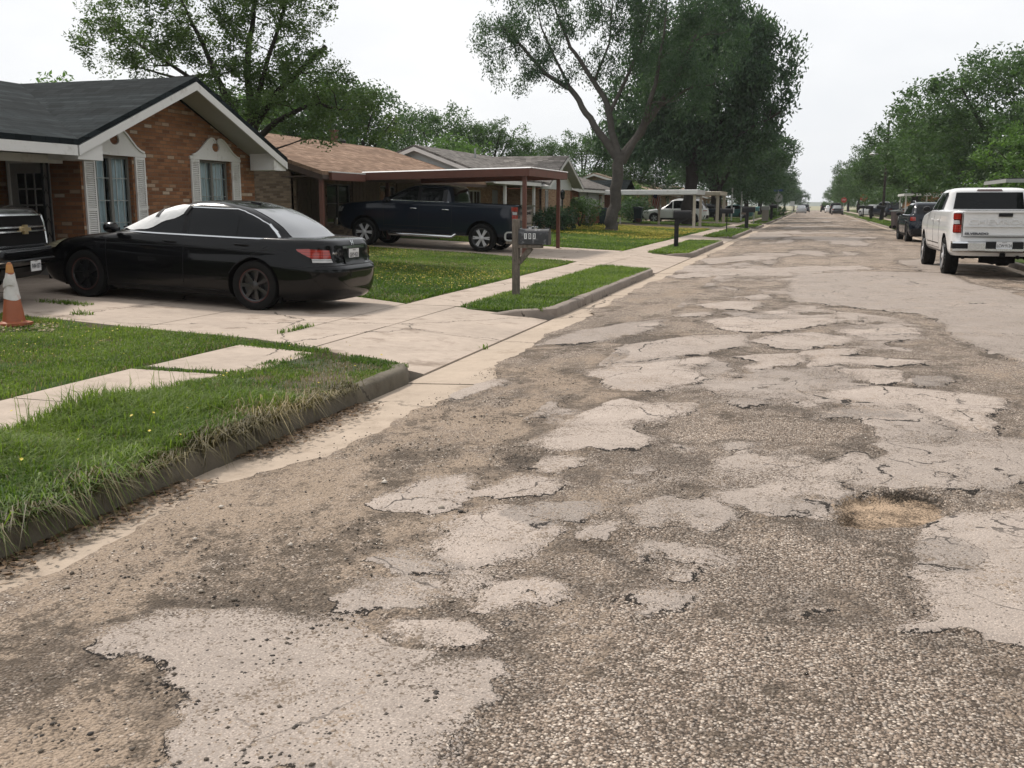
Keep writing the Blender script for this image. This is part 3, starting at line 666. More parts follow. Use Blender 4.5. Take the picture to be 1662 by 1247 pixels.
def sweep(name, path, prof, m, jit=0.0, seed=1, gap_every=None):
    """profile (offset right of travel, z, taper 0/1) swept along a path of (x, y, hscale)"""
    r = random.Random(seed); mb = MB(); rows = []; acc = 0
    P = [Vector((p[0], p[1], 0)) for p in path]
    for i, p in enumerate(P):
        d = (P[min(i + 1, len(P) - 1)] - P[max(i - 1, 0)]).normalized(); nrm = Vector((d.y, -d.x, 0))
        hs = path[i][2] if len(path[i]) > 2 else 1
        row = []
        for o, z in prof:
            zz = z if z < -.07 else -.08 + (z + .08) * hs
            q = p + nrm * (o + r.uniform(-jit, jit)); row.append((q.x, q.y, zz + r.uniform(-jit, jit)))
        rows.append(row)
    mb.grid(rows, loop=False)
    n = len(prof)
    mb.f += [tuple(range(n)), tuple(range(len(mb.v) - 1, len(mb.v) - n - 1, -1))]; mb.m += [0, 0]
    return S(mb.build(name, m, smooth=35))

KERB = [(-.075, -.25), (-.075, .042), (-.06, .056), (.035, .056), (.06, .045), (.072, .02), (.085, -.086), (.085, -.25)]
def straight(x, y0, y1, step=.3):
    n = max(2, int((y1 - y0) / step)); return [(x, y0 + (y1 - y0) * i / n, 1) for i in range(n + 1)]
def kerb_run(y0, y1, x, seed, ret0=False, ret1=False, side=1, step=.3):
    """one kerb between two drives, broken by joints; ret0/ret1 curve it back into the drive"""
    path = straight(x, y0 + (.5 if ret0 else 0), y1 - (.45 if ret1 else 0), step)
    if ret0: path = [(x - side * 1.15, y0 + .02, .15), (x - side * .75, y0 + .03, .6), (x - side * .42, y0 + .08, .95), (x - side * .16, y0 + .2, 1)] + path
    if ret1: path = path + [(x - side * .08, y1 - .22, 1), (x - side * .2, y1 - .08, .85), (x - side * .35, y1, .45), (x - side * .6, y1 + .02, .1)]
    prof = KERB if side > 0 else [(-o, z) for o, z in KERB][::-1]
    k = 0; j = 10 if step < .5 else 1000
    while k < len(path) - 1:
        seg = path[k:k + j + 1]
        a, b2 = seg[0], seg[-1]
        seg = [(a[0], a[1] + .006) + tuple(a[2:])] + list(seg[1:-1]) + [(b2[0], b2[1] - .006) + tuple(b2[2:])]
        sweep('kerb', seg, prof, CONC_KD if y0 < 0 and side > 0 and seg[0][1] < 6.5 else CONC_K, .006, seed + k); k += j
kerb_run(-3, 8.62, -3.49, 3, ret1=True)
kerb_run(13.32, 23.3, -3.49, 40, ret0=True, ret1=True)
kerb_run(30.6, 42.4, -3.49, 80, ret0=True, ret1=True)
LEFT_V = [(48, 63), (69, 79), (86, 104), (110, 128), (134, 152), (158, 178), (184, 206), (212, 250)]
for i, (a, b_) in enumerate(LEFT_V): kerb_run(a, b_, -3.49, 100 + i, True, True, step=.8)
RIGHT_V = [(-3, 40), (46, 66), (72, 96), (102, 124), (130, 152), (160, 250)]
for i, (a, b_) in enumerate(RIGHT_V): kerb_run(a, b_, 5.06, 200 + i, i > 0, i < 5, side=-1, step=.8)

def verge(x0, x1, y0, y1):
    mb = MB(); mb.slab([(x0, y0 + .12, .028), (-4.2, y0 + .12, .028), (-3.86, y0 + .2, .028), (-3.63, y0 + .42, .028), (x1, y0 + .65, .028), (x1, y1 - .6, .028), (-3.66, y1 - .35, .028), (-3.86, y1 - .2, .028), (-4.2, y1 - .12, .028), (x0, y1 - .1, .028)], .33)
    S(mb.build('verge', SOIL if y0 < 8 else TURF))
verge(-4.98, -3.56, -4, 8.75)
verge(-4.98, -3.56, 13.4, 23.3); verge(-4.98, -3.56, 30.7, 42.4)
for a, b_ in LEFT_V: verge(-4.98, -3.56, a, b_)

def build_gutters():
    for x0, x1, z0, z1, nm in ((-3.42, -2.6, -.082, -.052, 'gutter'), (4.5, 5.0, -.05, -.075, 'gutter')):
        y = -4
        while y < 300:
            st = 3.05 if y < 60 else 60
            mb = MB(); j = random.uniform(-.004, .004)
            mb.grid([[(x0, yy, z0 + j), ((x0 + x1) / 2, yy, (z0 + z1) / 2 + j), (x1, yy, z1 + j)] for yy in (y + .006, y + st / 2, y + st - .006)][::1])
            mb.f = [f[::-1] for f in mb.f]
            o = S(mb.build(nm, CONC_G)); y += st
build_gutters()

def plate(name, pts, m=None, lift=.014, th=.1, div=1):
    """a concrete slab laid on the ground: pts (x, y) counter-clockwise, heights from zf"""
    mb = MB(); mb.slab([(x, y, zf(x) + lift) for x, y in pts], th)
    return S(mb.build(name, m or CONC))
def zf(x):
    if x > -4.9: return -.083 + .113 * max(0, min(1, (-3.42 - x) / 1.48))
    return gz(x)
def cut_poly(poly, g=.008):
    c = (sum(p[0] for p in poly) / len(poly), sum(p[1] for p in poly) / len(poly))
    return [(x + g * (1 if c[0] > x else -1), y + g * (1 if c[1] > y else -1)) for x, y in poly]
def slabs(name, polys, m=None, lift=.014):
    mb = MB()
    for p in polys: mb.slab([(x, y, zf(x) + lift + random.uniform(-.003, .003)) for x, y in cut_poly(p)], .12)
    return S(mb.build(name, m or CONC))
# sidewalk: slabs with open joints, interrupted by the drives
sw = []
def walk(y0, y1, x0=-5.76, x1=-4.74, step=1.53):
    y = y0
    while y < y1 - .1:
        e = min(y + step, y1); sw.append([(x0, y), (x1, y), (x1, e), (x0, e)]); y = e
sw += [[(-5.82, -2), (-4.72, -2), (-4.72, 2.5), (-5.82, 2.5)], [(-5.82, 2.5), (-4.72, 2.5), (-4.74, 4.6), (-5.82, 4.6)], [(-5.82, 4.6), (-4.74, 4.6), (-4.78, 6.1), (-5.82, 6.1)], [(-5.82, 6.1), (-4.78, 6.1), (-4.78, 7.55), (-5.84, 7.55)],
       [(-5.78, 7.68), (-4.70, 7.68), (-4.72, 8.98), (-5.74, 9.2)]]
walk(13.80, 24.5); walk(31.4, 42.4); walk(42.4, 62); walk(62, 260, step=6)
slabs('sidewalk', sw)
swr = []
y = 8
while y < 250: swr.append([(6.9, y), (7.9, y), (7.9, y + 5), (6.9, y + 5)]); y += 5
mb = MB()
for p in swr: mb.slab([(x, y, gz(x) + .02) for x, y in p], .1)
S(mb.build('sidewalk', CONC))
# first drive: two bays inside the sidewalk line and a flared apron to the gutter
slabs('driveway', [[(-13.9, 10.4), (-9.6, 10.15), (-9.6, 14.9), (-13.9, 14.9)], [(-9.6, 10.15), (-7.6, 10.0), (-7.6, 14.78), (-9.6, 14.9)],
                   [(-7.6, 10.0), (-5.78, 9.68), (-5.78, 13.86), (-7.0, 14.7), (-7.6, 14.78)]])
slabs('driveway', [[(-5.78, 9.62), (-4.9, 9.24), (-4.9, 11.15), (-5.78, 11.2)], [(-5.78, 11.2), (-4.9, 11.15), (-4.9, 13.66), (-5.78, 13.8)],
                   [(-4.9, 9.24), (-4.1, 8.9), (-3.42, 8.62), (-3.42, 11), (-4.9, 11.15)], [(-4.9, 11.15), (-3.42, 11), (-3.42, 13.3), (-4.1, 13.5), (-4.9, 13.66)]])
slabs('driveway', [[(-14.4, 27.2), (-9, 27.2), (-9, 33.3), (-14.4, 33.3)], [(-9, 27.2), (-7.4, 26.6), (-5.8, 25.6), (-5.8, 32.1), (-7.6, 33.1), (-9, 33.3)]])
slabs('driveway', [[(-5.8, 24.5), (-4.9, 23.95), (-4.9, 27.55), (-5.8, 27.6)], [(-5.8, 27.6), (-4.9, 27.55), (-4.9, 31.2), (-5.8, 31.4)],
                   [(-4.9, 23.95), (-3.42, 23.35), (-3.42, 27.5), (-4.9, 27.55)], [(-4.9, 27.55), (-3.42, 27.5), (-3.42, 30.6), (-4.9, 31.2)]])
slabs('driveway', [[(-4.9, 42.4), (-3.42, 42.4), (-3.42, 48), (-4.9, 48)]])
slabs('driveway', [[(-13.6, 63.6), (-5.8, 63.6), (-5.8, 68.9), (-13.6, 68.9)], [(-4.9, 63.2), (-3.42, 63), (-3.42, 69), (-4.9, 68.9)]])
slabs('driveway', [[(-13, 79.5), (-5.8, 79.3), (-5.8, 86), (-13, 86)], [(-4.9, 79.2), (-3.42, 79.2), (-3.42, 86), (-4.9, 86)]])
for a, b_ in ((40, 46), (66, 72), (96, 102), (124, 130), (152, 160)):
    mb = MB(); mb.slab([(5.0, a, -.05), (6.9, a, .07), (6.9, b_, .07), (5.0, b_, -.05)][::1], .1); mb.slab([(6.9, a, .075), (14, a, .2), (14, b_, .2), (6.9, b_, .075)], .1)
    S(mb.build('driveway', CONC))
# beyond the last house the street ends at a cross road, fields and a hazy rise
mb = MB(); mb.slab([(-300, 292, .02), (300, 292, .02), (300, 300, .02), (-300, 300, .02)], .1)
S(mb.build('cross_road', mat('far_asphalt', (.30, .27, .24), .9)))
mb = MB()
mb.slab([(-400, 303, .05), (400, 303, .05), (400, 520, 1.0), (-400, 520, 1.0)], .1)
S(mb.build('field', mat('dry_field', (.25, .235, .15), .95, var=.3, vs=.05)))
rows = []
for j, (yy, zz) in enumerate(((520, .5), (600, 1.5), (700, 2.6), (900, 2.2), (1000, 0))):
    rows.append([(x, yy, zz * (1 + .35 * math.sin(x * .013 + j)) if 0 < j < 4 else 0) for x in range(-600, 601, 40)])
mb = MB(); mb.grid(rows)
S(mb.build('hills', mat('far_hill', (.17, .19, .17), .95, var=.3, vs=.02), smooth=60))

# ================================================================== grass
def in_poly(P, poly):
    ins = np.zeros(len(P), bool); A = np.array(poly); B = np.roll(A, -1, 0)
    for a, b in zip(A, B):
        cond = ((a[1] <= P[:, 1]) != (b[1] <= P[:, 1]))
        xi = a[0] + (P[:, 1] - a[1]) / (b[1] - a[1] + 1e-12) * (b[0] - a[0])
        ins ^= cond & (P[:, 0] < xi)
    return ins
def scatter(poly, n, rng, holes=(), dens=None):
    A = np.array(poly); lo, hi = A.min(0), A.max(0); out = []; tot = 0
    area = abs(sum(A[i, 0] * A[(i + 1) % len(A), 1] - A[(i + 1) % len(A), 0] * A[i, 1] for i in range(len(A)))) / 2
    want = int(n * area)
    for _ in range(40):
        P = lo + rng.random((want + 50, 2)) * (hi - lo)
        k = in_poly(P, poly)
        for h in holes: k &= ~in_poly(P, h)
        if dens is not None: k &= rng.random(len(P)) < dens(P)
        out.append(P[k]); tot += k.sum()
        if tot >= want or dens is not None and _ > 3: break
    return np.concatenate(out)[:want]
vgz = np.vectorize(gz)
GRASS_M = leaf_mat('grass_blade', (.050, .098, .016), (.165, .225, .045), .36)
THATCH_M = leaf_mat('dead_thatch_blade', (.045, .038, .015), (.145, .120, .050), .15)
DRY_M = leaf_mat('dry_grass_blade', (.13, .105, .055), (.33, .265, .15), .2)

def blades(P, z, h, w, lean, rng, tone, droop=.5):
    """arched three-segment blades as (V, F, tone)"""
    n = len(P); a = rng.random(n) * 2 * np.pi
    L = lean * (.35 + rng.random(n)); dx, dy = np.cos(a) * L, np.sin(a) * L
    if hasattr(droop, '__len__'):
        q = rng.random(n) ** 1.5 * 2.2; dx = dx * h * 1.6 + droop[0] * h * q; dy = dy * h * 1.6 + droop[1] * h * q
    s = np.stack([-np.sin(a), np.cos(a)], 1)
    b = np.column_stack([P, z])
    V = np.empty((n, 5, 3)); hw = (w / 2)[:, None]
    V[:, 0, :2] = P - s * hw; V[:, 1, :2] = P + s * hw; V[:, 0, 2] = V[:, 1, 2] = z - .01
    m = P + np.stack([dx, dy], 1) * h[:, None] * .35 if not hasattr(droop, '__len__') else P + np.stack([dx, dy], 1) * .4
    tp = P + np.stack([dx, dy], 1) * h[:, None] if not hasattr(droop, '__len__') else P + np.stack([dx, dy], 1)
    V[:, 2, :2] = m + s * hw * .8; V[:, 3, :2] = m - s * hw * .8; V[:, 2, 2] = V[:, 3, 2] = z + h * .62
    V[:, 4, :2] = tp; V[:, 4, 2] = z + h * np.clip(1 - .35 * L, .1, 1)
    if hasattr(droop, '__len__'): V[:, 2, 2] = V[:, 3, 2] = z + h * (.3 + .4 * rng.random(n)); V[:, 4, 2] = z + h * (.8 - (.8 + droop[2]) * rng.random(n))
    i = np.arange(n)[:, None] * 5
    F = np.concatenate([i + np.array([[0, 1, 2]]), i + np.array([[0, 2, 3]]), i + np.array([[3, 2, 4]])])
    return V.reshape(-1, 3), F, np.repeat(tone, 5)

def grass(name, polys, dens, hfun, w, lean=.7, seed=1, m=None, zfun=None, holes=(), dfun=None, droop=.5):
    rng = np.random.default_rng(seed); Vs, Fs, Ts = [], [], []; o = 0
    for poly in polys:
        P = scatter(poly, dens, rng, holes, dfun)
        if not len(P): continue
        z = (zfun(P) if zfun else vgz(P[:, 0]))
        h = hfun(P) * (.55 + .75 * rng.random(len(P)))
        tone = np.clip(vnoise(P, 1.3, 6, 3) * 1.1 + vnoise(P, .35, 16, 2) * .9 - .75 + (rng.random(len(P)) - .5) * .8 + .25, 0, 1)
        V, F, T = blades(P, z, h, w * (.6 + .8 * rng.random(len(P))), lean, rng, tone, droop)
        Vs.append(V); Fs.append(F + o); Ts.append(T); o += len(V)
    return tag(np_mesh(name, np.concatenate(Vs), np.concatenate(Fs), m or GRASS_M, attrs={'tone': np.concatenate(Ts)}), kind='stuff')

edge_wav = lambda P: (vnoise(P, 1.5, 77, 3) - .5)
LAWN1_ = [(-13, 4), (-5.86, 4), (-5.88, 7.5), (-5.78, 9.6), (-9.6, 10.05), (-13, 10.2)]
L2_ = [(-5.9, 14.1), (-7.05, 14.9), (-11.4, 15.1), (-13, 27.0), (-9, 27.0), (-5.9, 25.4)]
NEAR = [(-4.92, 1.6), (-3.52, 1.6), (-3.5, 8.45), (-3.75, 8.62), (-4.35, 8.95), (-4.86, 9.15)]
def h_near(P):
    tall = np.clip((7.3 - P[:, 1]) / 1.4, 0, 1)
    return .035 + tall * (.07 + .15 * np.clip(vnoise(P, 1.6, 3, 3) * 1.7 - .45, 0, 1))
def d_near(P):
    bare = np.clip((vnoise(P, 1.8, 15, 3) - .40) * 9, 0.05, 1)
    return np.where(P[:, 1] > 6.6, bare, 1)
grass('verge_grass', [NEAR], 4800, h_near, .0075, .75, 1, dfun=d_near)
grass('dry_grass', [[(-3.95, 4.2), (-3.48, 4.2), (-3.46, 7.1), (-3.95, 7.0)]], 3000, lambda P: .03 + .24 * np.clip(vnoise(P, 2.4, 13, 3) * 1.8 - .45, 0, 1) * np.clip(1 - np.abs(P[:, 1] - 5.9) / 1.25, 0, 1) * np.clip((P[:, 0] + 4.05) * 2.2, .1, 1), .0065, .7, 2, DRY_M, droop=(.45, -.05, 1.0), zfun=lambda P: np.full(len(P), .045))
grass('verge_fringe', [[(-3.75, 1.7), (-3.44, 1.7), (-3.47, 4.9), (-3.75, 4.9)]], 4200, lambda P: .04 + .16 * np.clip(vnoise(P, 2.6, 3, 3) * 1.9 - .45, 0, 1), .0075, .7, 3, GRASS_M, droop=(.5, 0, 1.3), zfun=lambda P: np.full(len(P), .045))
grass('dry_grass', [NEAR], 500, lambda P: h_near(P) * .8 + .01, .005, .8, 4, DRY_M)
grass('dry_grass', [[(-4.6, 6.6), (-3.6, 6.6), (-3.6, 8.3), (-4.4, 8.6)]], 900, lambda P: .03 + 0 * P[:, 0], .006, 1.2, 41, DRY_M)
grass('dry_grass', [LAWN1_], 330, lambda P: .03 + .03 * vnoise(P, 1.4, 9, 3), .009, .9, 43, DRY_M, dfun=lambda P: np.clip((vnoise(P, .8, 29, 3) - .38) * 5, .1, 1))
grass('dry_grass', [L2_], 230, lambda P: .04 + .03 * vnoise(P, 1.4, 9, 3), .014, .9, 44, DRY_M, dfun=lambda P: np.clip((vnoise(P, .5, 33, 3) - .38) * 5, .1, 1))
grass('thatch', [[(-3.62, 1.7), (-3.43, 1.7), (-3.42, 7.2), (-3.62, 7.2)]], 4200, lambda P: .02 + .15 * np.clip(vnoise(P, 3.1, 33, 3) * 1.9 - .5, 0, 1), .0065, 1.0, 47, THATCH_M, droop=(.4, 0, 1.5), zfun=lambda P: np.full(len(P), .05))
# seed heads standing above the verge
grass('seed_stalks', [[(-5.0, 4.4), (-4.45, 4.4), (-4.45, 6.9), (-5.0, 6.9)]], 60, lambda P: .24 + .16 * vnoise(P, 3, 1, 1), .004, .45, 5)
CONE_DIRT = [(-12, 8.6), (-8.6, 8.8), (-8.1, 9.2), (-8.5, 9.75), (-12, 9.9)]
LAWN1 = [(-16, 2.5), (-5.86, 2.5), (-5.88, 7.5), (-5.74, 9.2), (-5.78, 9.62), (-7.6, 9.95), (-9.6, 10.1), (-16, 10.35)]
def d_l1(P): return np.clip((vnoise(P, 1.1, 19, 4) - .36) * 6, .10, 1) * np.where(in_poly(P, CONE_DIRT), .22, 1) * np.clip((-5.80 - P[:, 0] + edge_wav(P) * .5) * 5, .15, 1)
grass('lawn_grass', [LAWN1], 1900, lambda P: .028 + .05 * vnoise(P, 1.4, 9, 3), .0085, .85, 6, dfun=d_l1)
grass('joint_weeds', [[(-5.95, 9.16), (-4.65, 8.92), (-4.65, 9.2), (-5.78, 9.66)], [(-5.8, 7.52), (-4.7, 7.52), (-4.7, 7.70), (-5.8, 7.70)]], 2200, lambda P: .02 + .035 * vnoise(P, 4, 9, 2), .008, .85, 61)
grass('joint_weeds', [[(-5.83, 10.1), (-5.74, 10.1), (-5.74, 10.9), (-5.83, 10.9)], [(-10.2, 11.3), (-9.4, 11.3), (-9.4, 11.5), (-10.2, 11.5)], [(-9.0, 10.5), (-8.75, 10.5), (-8.75, 10.7), (-9, 10.7)], [(-3.46, 10.4), (-3.38, 10.4), (-3.38, 10.5), (-3.46, 10.5)]], 1500, lambda P: .05 + .05 * vnoise(P, 4, 9, 2), .012, .9, 62, zfun=lambda P: np.vectorize(zf)(P[:, 0]))
V2 = [(-4.86, 13.72), (-4.3, 13.52), (-3.56, 13.5), (-3.5, 23.1), (-4.2, 23.55), (-4.86, 23.95)]
grass('verge_grass', [V2], 1900, lambda P: .045 + .045 * vnoise(P, 1.1, 9, 3), .011, .85, 7, dfun=lambda P: np.clip((vnoise(P, 1.0, 25, 3) - .27) * 7, .1, 1))
grass('dry_grass', [[(-4.5, 13.7), (-3.6, 13.6), (-3.6, 15.6), (-4.5, 15.4)]], 500, lambda P: .03 + 0 * P[:, 0], .009, 1.2, 42, DRY_M)
L2 = [(-5.86, 13.95), (-7.05, 14.82), (-11.4, 15.02), (-11.7, 20.4), (-15.5, 20.6), (-15.4, 25.2), (-13, 27.1), (-9, 27.1), (-7.4, 26.5), (-5.85, 25.5)]
grass('lawn_grass', [L2], 1150, lambda P: .04 + .05 * vnoise(P, .9, 12, 3), .014, .8, 8)
V3 = [(-4.86, 31.3), (-3.6, 30.8), (-3.5, 42.1), (-4.3, 42.4), (-4.86, 42.4)]
grass('verge_grass', [V3], 800, lambda P: .05 + .05 * vnoise(P, 1.1, 9, 3), .02, .8, 9)
L3 = [(-5.85, 32.3), (-7.6, 33.25), (-12.6, 33.4), (-14.4, 39.8), (-12.7, 47.4), (-12.6, 53.5), (-14, 62), (-5.85, 62)]
grass('lawn_grass', [L3], 420, lambda P: .05 + .06 * vnoise(P, .7, 12, 3), .028, .8, 10)
grass('verge_grass', [[(-4.86, a), (-3.55, a), (-3.55, b_), (-4.86, b_)] for a, b_ in LEFT_V[:4]], 300, lambda P: .06 + .07 * vnoise(P, .7, 12, 3), .04, .8, 11)
grass('lawn_grass', [[(-6, 69), (-12, 69), (-12, 79), (-6, 79)], [(-6, 86.4), (-12, 86.4), (-12, 110), (-6, 110)]], 130, lambda P: .07 + .08 * vnoise(P, .7, 12, 3), .05, .8, 12)
grass('lawn_grass', [[(5.2, 40), (6.8, 40), (6.8, 124), (5.2, 124)], [(8, 40), (13, 40), (13, 110), (8, 110)]], 110, lambda P: .07 + .09 * vnoise(P, .7, 12, 3), .05, .8, 13, zfun=lambda P: vgz(P[:, 0]) - .01)

# yellow wild flowers in the lawns
def flowers(polys, dens, size, seed, dfun=None, hz=.06):
    rng = np.random.default_rng(seed); Vs, Fs = [], []; o = 0
    for poly in polys:
        P = scatter(poly, dens, rng, (), dfun); n = len(P)
        z = vgz(P[:, 0]) + hz * (.7 + .6 * rng.random(n)); r = size * (.6 + .8 * rng.random(n))
        V = np.empty((n, 6, 3)); tilt = (rng.random((n, 2)) - .5) * .9
        V[:, 0] = np.column_stack([P, z - r * .2])
        for k in range(5):
            a = 2 * np.pi * k / 5 + rng.random(n)
            dx, dy = np.cos(a) * r, np.sin(a) * r
            V[:, k + 1] = np.column_stack([P[:, 0] + dx, P[:, 1] + dy, z + dx * tilt[:, 0] + dy * tilt[:, 1] + r * .3])
        i = np.arange(n)[:, None] * 6
        F = np.concatenate([i + np.array([[0, k + 1, (k + 1) % 5 + 1]]) for k in range(5)])
        Vs.append(V.reshape(-1, 3)); Fs.append(F + o); o += n * 6
    return tag(np_mesh('yellow_wildflowers', np.concatenate(Vs), np.concatenate(Fs), FLOW), kind='stuff')
FLOW = mat('yellow_petal', (.50, .40, .03), .6, var=.2)
pat = lambda sc, sd, lo, k: (lambda P: np.clip((vnoise(P, sc, sd, 3) - lo) * k, 0, 1))
flowers([LAWN1], 30, .007, 1, pat(.8, 5, .42, 4), .05)
flowers([NEAR], 6, .009, 2, None, .16)
flowers([L2], 60, .010, 3, lambda P: pat(.45, 7, .40, 4)(P) * np.clip((P[:, 1] - 14.5) / 2, 0, 1), .07)
flowers([L3], 62, .018, 4, lambda P: np.clip((vnoise(P * np.array([.5, 1]), .35, 9, 3) - .36) * 5, 0, 1), .09)

# ================================================================== loose stones and litter
def pebbles(name, P, z, r, m, rng, tone):
    n = len(P); base = np.array([(1, 0, 0), (-1, 0, 0), (0, 1, 0), (0, -1, 0), (0, 0, 1), (0, 0, -1)], float)
    V = base[None] * (r[:, None, None] * (.6 + .8 * rng.random((n, 6, 1))))
    a = rng.random(n) * 6.28; c, s = np.cos(a), np.sin(a)
    x = V[:, :, 0] * c[:, None] - V[:, :, 1] * s[:, None]; y_ = V[:, :, 0] * s[:, None] + V[:, :, 1] * c[:, None]
    V = np.stack([x + P[:, 0:1], y_ + P[:, 1:2], V[:, :, 2] * .6 + (z + r * .2)[:, None]], -1)
    f = np.array([(0, 2, 4), (2, 1, 4), (1, 3, 4), (3, 0, 4), (2, 0, 5), (1, 2, 5), (3, 1, 5), (0, 3, 5)])
    F = (np.arange(n)[:, None, None] * 6 + f[None]).reshape(-1, 3)
    return tag(np_mesh(name, V.reshape(-1, 3), F, m, attrs={'tone': np.repeat(tone, 6)}), kind='stuff')
def stone_mat():
    m, t, b = new_mat('loose_stone')
    at = t.n('ShaderNodeAttribute', attribute_name='tone')
    t.l(t.ramp(at.outputs['Fac'], [(0, (.035, .03, .027)), (.35, (.13, .105, .08)), (.7, (.32, .27, .215)), (1, (.56, .50, .43))]), b.inputs['Base Color'])
    b.inputs['Roughness'].default_value = .85
    return m
STONE = stone_mat()
rng = np.random.default_rng(5)
def roadz(P): return -.05 + .05 * (1 - ((P[:, 0] - .85) / 3.75) ** 2) + .012
P = np.concatenate([scatter([(-3.0, 2.0), (-1.0, 2.0), (-1.3, 5), (-2.0, 9), (-2.9, 9)], 300, rng, dens=lambda P: np.clip((vnoise(P, 1.4, 3, 3) - .36) * 5, .05, 1)),
                    scatter([(-2.2, 2.0), (2.5, 2.0), (3.6, 7), (-2.2, 7)], 55, rng)])
rr = .0032 + .0065 * rng.random(len(P)) ** 2.5 + .012 * (rng.random(len(P)) > .992)
pebbles('loose_gravel', P, roadz(P) + .004, rr, STONE, rng, rng.random(len(P)) ** 1.2)
# dark crumbs of broken asphalt on the pale patches
P = scatter([(-2.2, 2.1), (-.85, 2.1), (-.9, 3.0), (-1.7, 3.2)], 420, rng, dens=lambda P: np.clip((vnoise(P, 3.0, 8, 3) - .44) * 6, .03, 1))
pebbles('asphalt_crumbs', P, roadz(P) + .016, .0035 + .0075 * rng.random(len(P)) ** 2, STONE, rng, rng.random(len(P)) * .3)
P = scatter([(.55, 4.55), (1.5, 4.6), (1.45, 5.2), (.7, 5.3)], 260, rng)
pebbles('asphalt_crumbs', P, roadz(P) - .03, .004 + .008 * rng.random(len(P)) ** 2, STONE, rng, rng.random(len(P)))
for (px, py, pr, tn) in ((-2.2, 4.93, .045, 1), (-2.24, 5.0, .03, .9)):
    tag(pebbles('loose_stone', np.array([[px, py]]), roadz(np.array([[px, py]])), np.array([pr * .5]), STONE, rng, np.array([tn])), 'pale rounded stone on the tan dirt near the kerb' if pr > .04 else 'smaller pale stone just behind the bigger pale stone', 'stone', kind='thing')
def litter(name, poly, dens, seed, dfun=None, zoff=0.0, size=.022):
    r = np.random.default_rng(seed); P = scatter(poly, dens, r, (), dfun); n = len(P)
    a = r.random(n) * 6.28; L = size * (.5 + r.random(n)); w = L * .4
    d = np.stack([np.cos(a), np.sin(a)], 1); s = np.stack([-d[:, 1], d[:, 0]], 1)
    z = -.075 + .07 * np.clip((P[:, 0] + 3.42) / .7, 0, .4) + zoff if zoff < .05 else vgz(P[:, 0]) + .012
    V = np.empty((n, 4, 3)); c = [P - d * L[:, None], P - s * w[:, None], P + d * L[:, None], P + s * w[:, None]]
    for k in range(4): V[:, k] = np.column_stack([c[k], z + .004 + r.random(n) * .016])
    F = np.arange(n * 4).reshape(-1, 4)
    return tag(np_mesh(name, V.reshape(-1, 3), F, DRY_M if zoff > .05 else LIT, attrs={'tone': np.repeat(r.random(n), 4)}), kind='stuff')
LIT = leaf_mat('dead_leaf', (.045, .03, .018), (.20, .125, .07), .05)
litter('leaf_litter', [(-3.42, 2.0), (-3.05, 2.0), (-3.0, 7.0), (-3.40, 7.2)], 950, 3, lambda P: np.clip(1 - (P[:, 0] + 3.42) / .33, 0, 1) * np.clip((vnoise(P, 1.6, 4, 3) - .3) * 4, 0, 1))
litter('wood_chips', CONE_DIRT, 260, 4, zoff=.1, size=.03)

# ================================================================== trees
BARK = mat('grey_brown_bark', (.088, .080, .071), .95, var=.45, vs=5, bump=.9, bs=16, bd=.05, spec=.1)
BARK_D = mat('dark_bark', (.042, .036, .031), .95, var=.4, vs=5, bump=.9, bs=14, bd=.05, spec=.1)
LEAF = [leaf_mat('leaf_mesquite', (.040, .070, .026), (.105, .155, .055), .36),
        leaf_mat('leaf_dark', (.028, .058, .034), (.068, .118, .062), .33),
        leaf_mat('leaf_mid', (.030, .066, .026), (.085, .145, .052), .30),
        leaf_mat('leaf_bright', (.05, .105, .026), (.125, .21, .058), .34)]

def leaf_cloud(C, rad, per, size, rng, droop=0.0, flat=.75, aspect=2.2):
    """C (k,3) clump centres -> leaf blades scattered round each one; returns V, F, tone"""
    k = len(C); n = k * per
    d = rng.normal(size=(n, 3)); d /= np.linalg.norm(d, axis=1)[:, None]
    r = rad * rng.random(n) ** .55; r = r * np.repeat(.6 + .7 * rng.random(k), per)
    P = np.repeat(C, per, 0) + d * r[:, None] * np.array([1, 1, flat])
    P[:, 2] -= droop * rng.random(n) * rad
    ax = rng.normal(size=(n, 3)) * np.array([1, 1, .6]) - np.array([0, 0, droop * 1.6]); ax /= np.linalg.norm(ax, axis=1)[:, None]
    nm = rng.normal(size=(n, 3)) + np.array([0, 0, .9]); s = np.cross(ax, nm); s /= np.linalg.norm(s, axis=1)[:, None] + 1e-9
    L = size * (.55 + .9 * rng.random(n)); w = L / aspect
    V = np.empty((n, 4, 3))
    V[:, 0] = P - ax * L[:, None] * .5; V[:, 2] = P + ax * L[:, None] * .5
    bend = np.cross(ax, s) * (L * .12)[:, None]
    V[:, 1] = P + s * w[:, None] * .5 + bend; V[:, 3] = P - s * w[:, None] * .5 + bend
    F = np.arange(n * 4).reshape(-1, 4)
    tone = np.clip(np.repeat(rng.random(k), per) * .55 + rng.random(n) * .45, 0, 1)
    return V.reshape(-1, 3), F, np.repeat(tone, 4)

def blob_points(blobs, n, rng, shell=.55):
    """points spread through ellipsoids (cx, cy, cz, rx, ry, rz), more of them towards the outside"""
    B = np.array(blobs, float); vol = B[:, 3] * B[:, 4] * B[:, 5]; cnt = np.maximum(1, (n * vol ** .8 / (vol ** .8).sum()).astype(int))
    out = []
    for b, c in zip(B, cnt):
        d = rng.normal(size=(c, 3)); d /= np.linalg.norm(d, axis=1)[:, None]
        r = rng.random(c) ** (1 / 3) * (1 - shell) + shell * (.75 + .3 * rng.random(c))
        out.append(b[:3] + d * r[:, None] * b[3:])
    return np.concatenate(out)

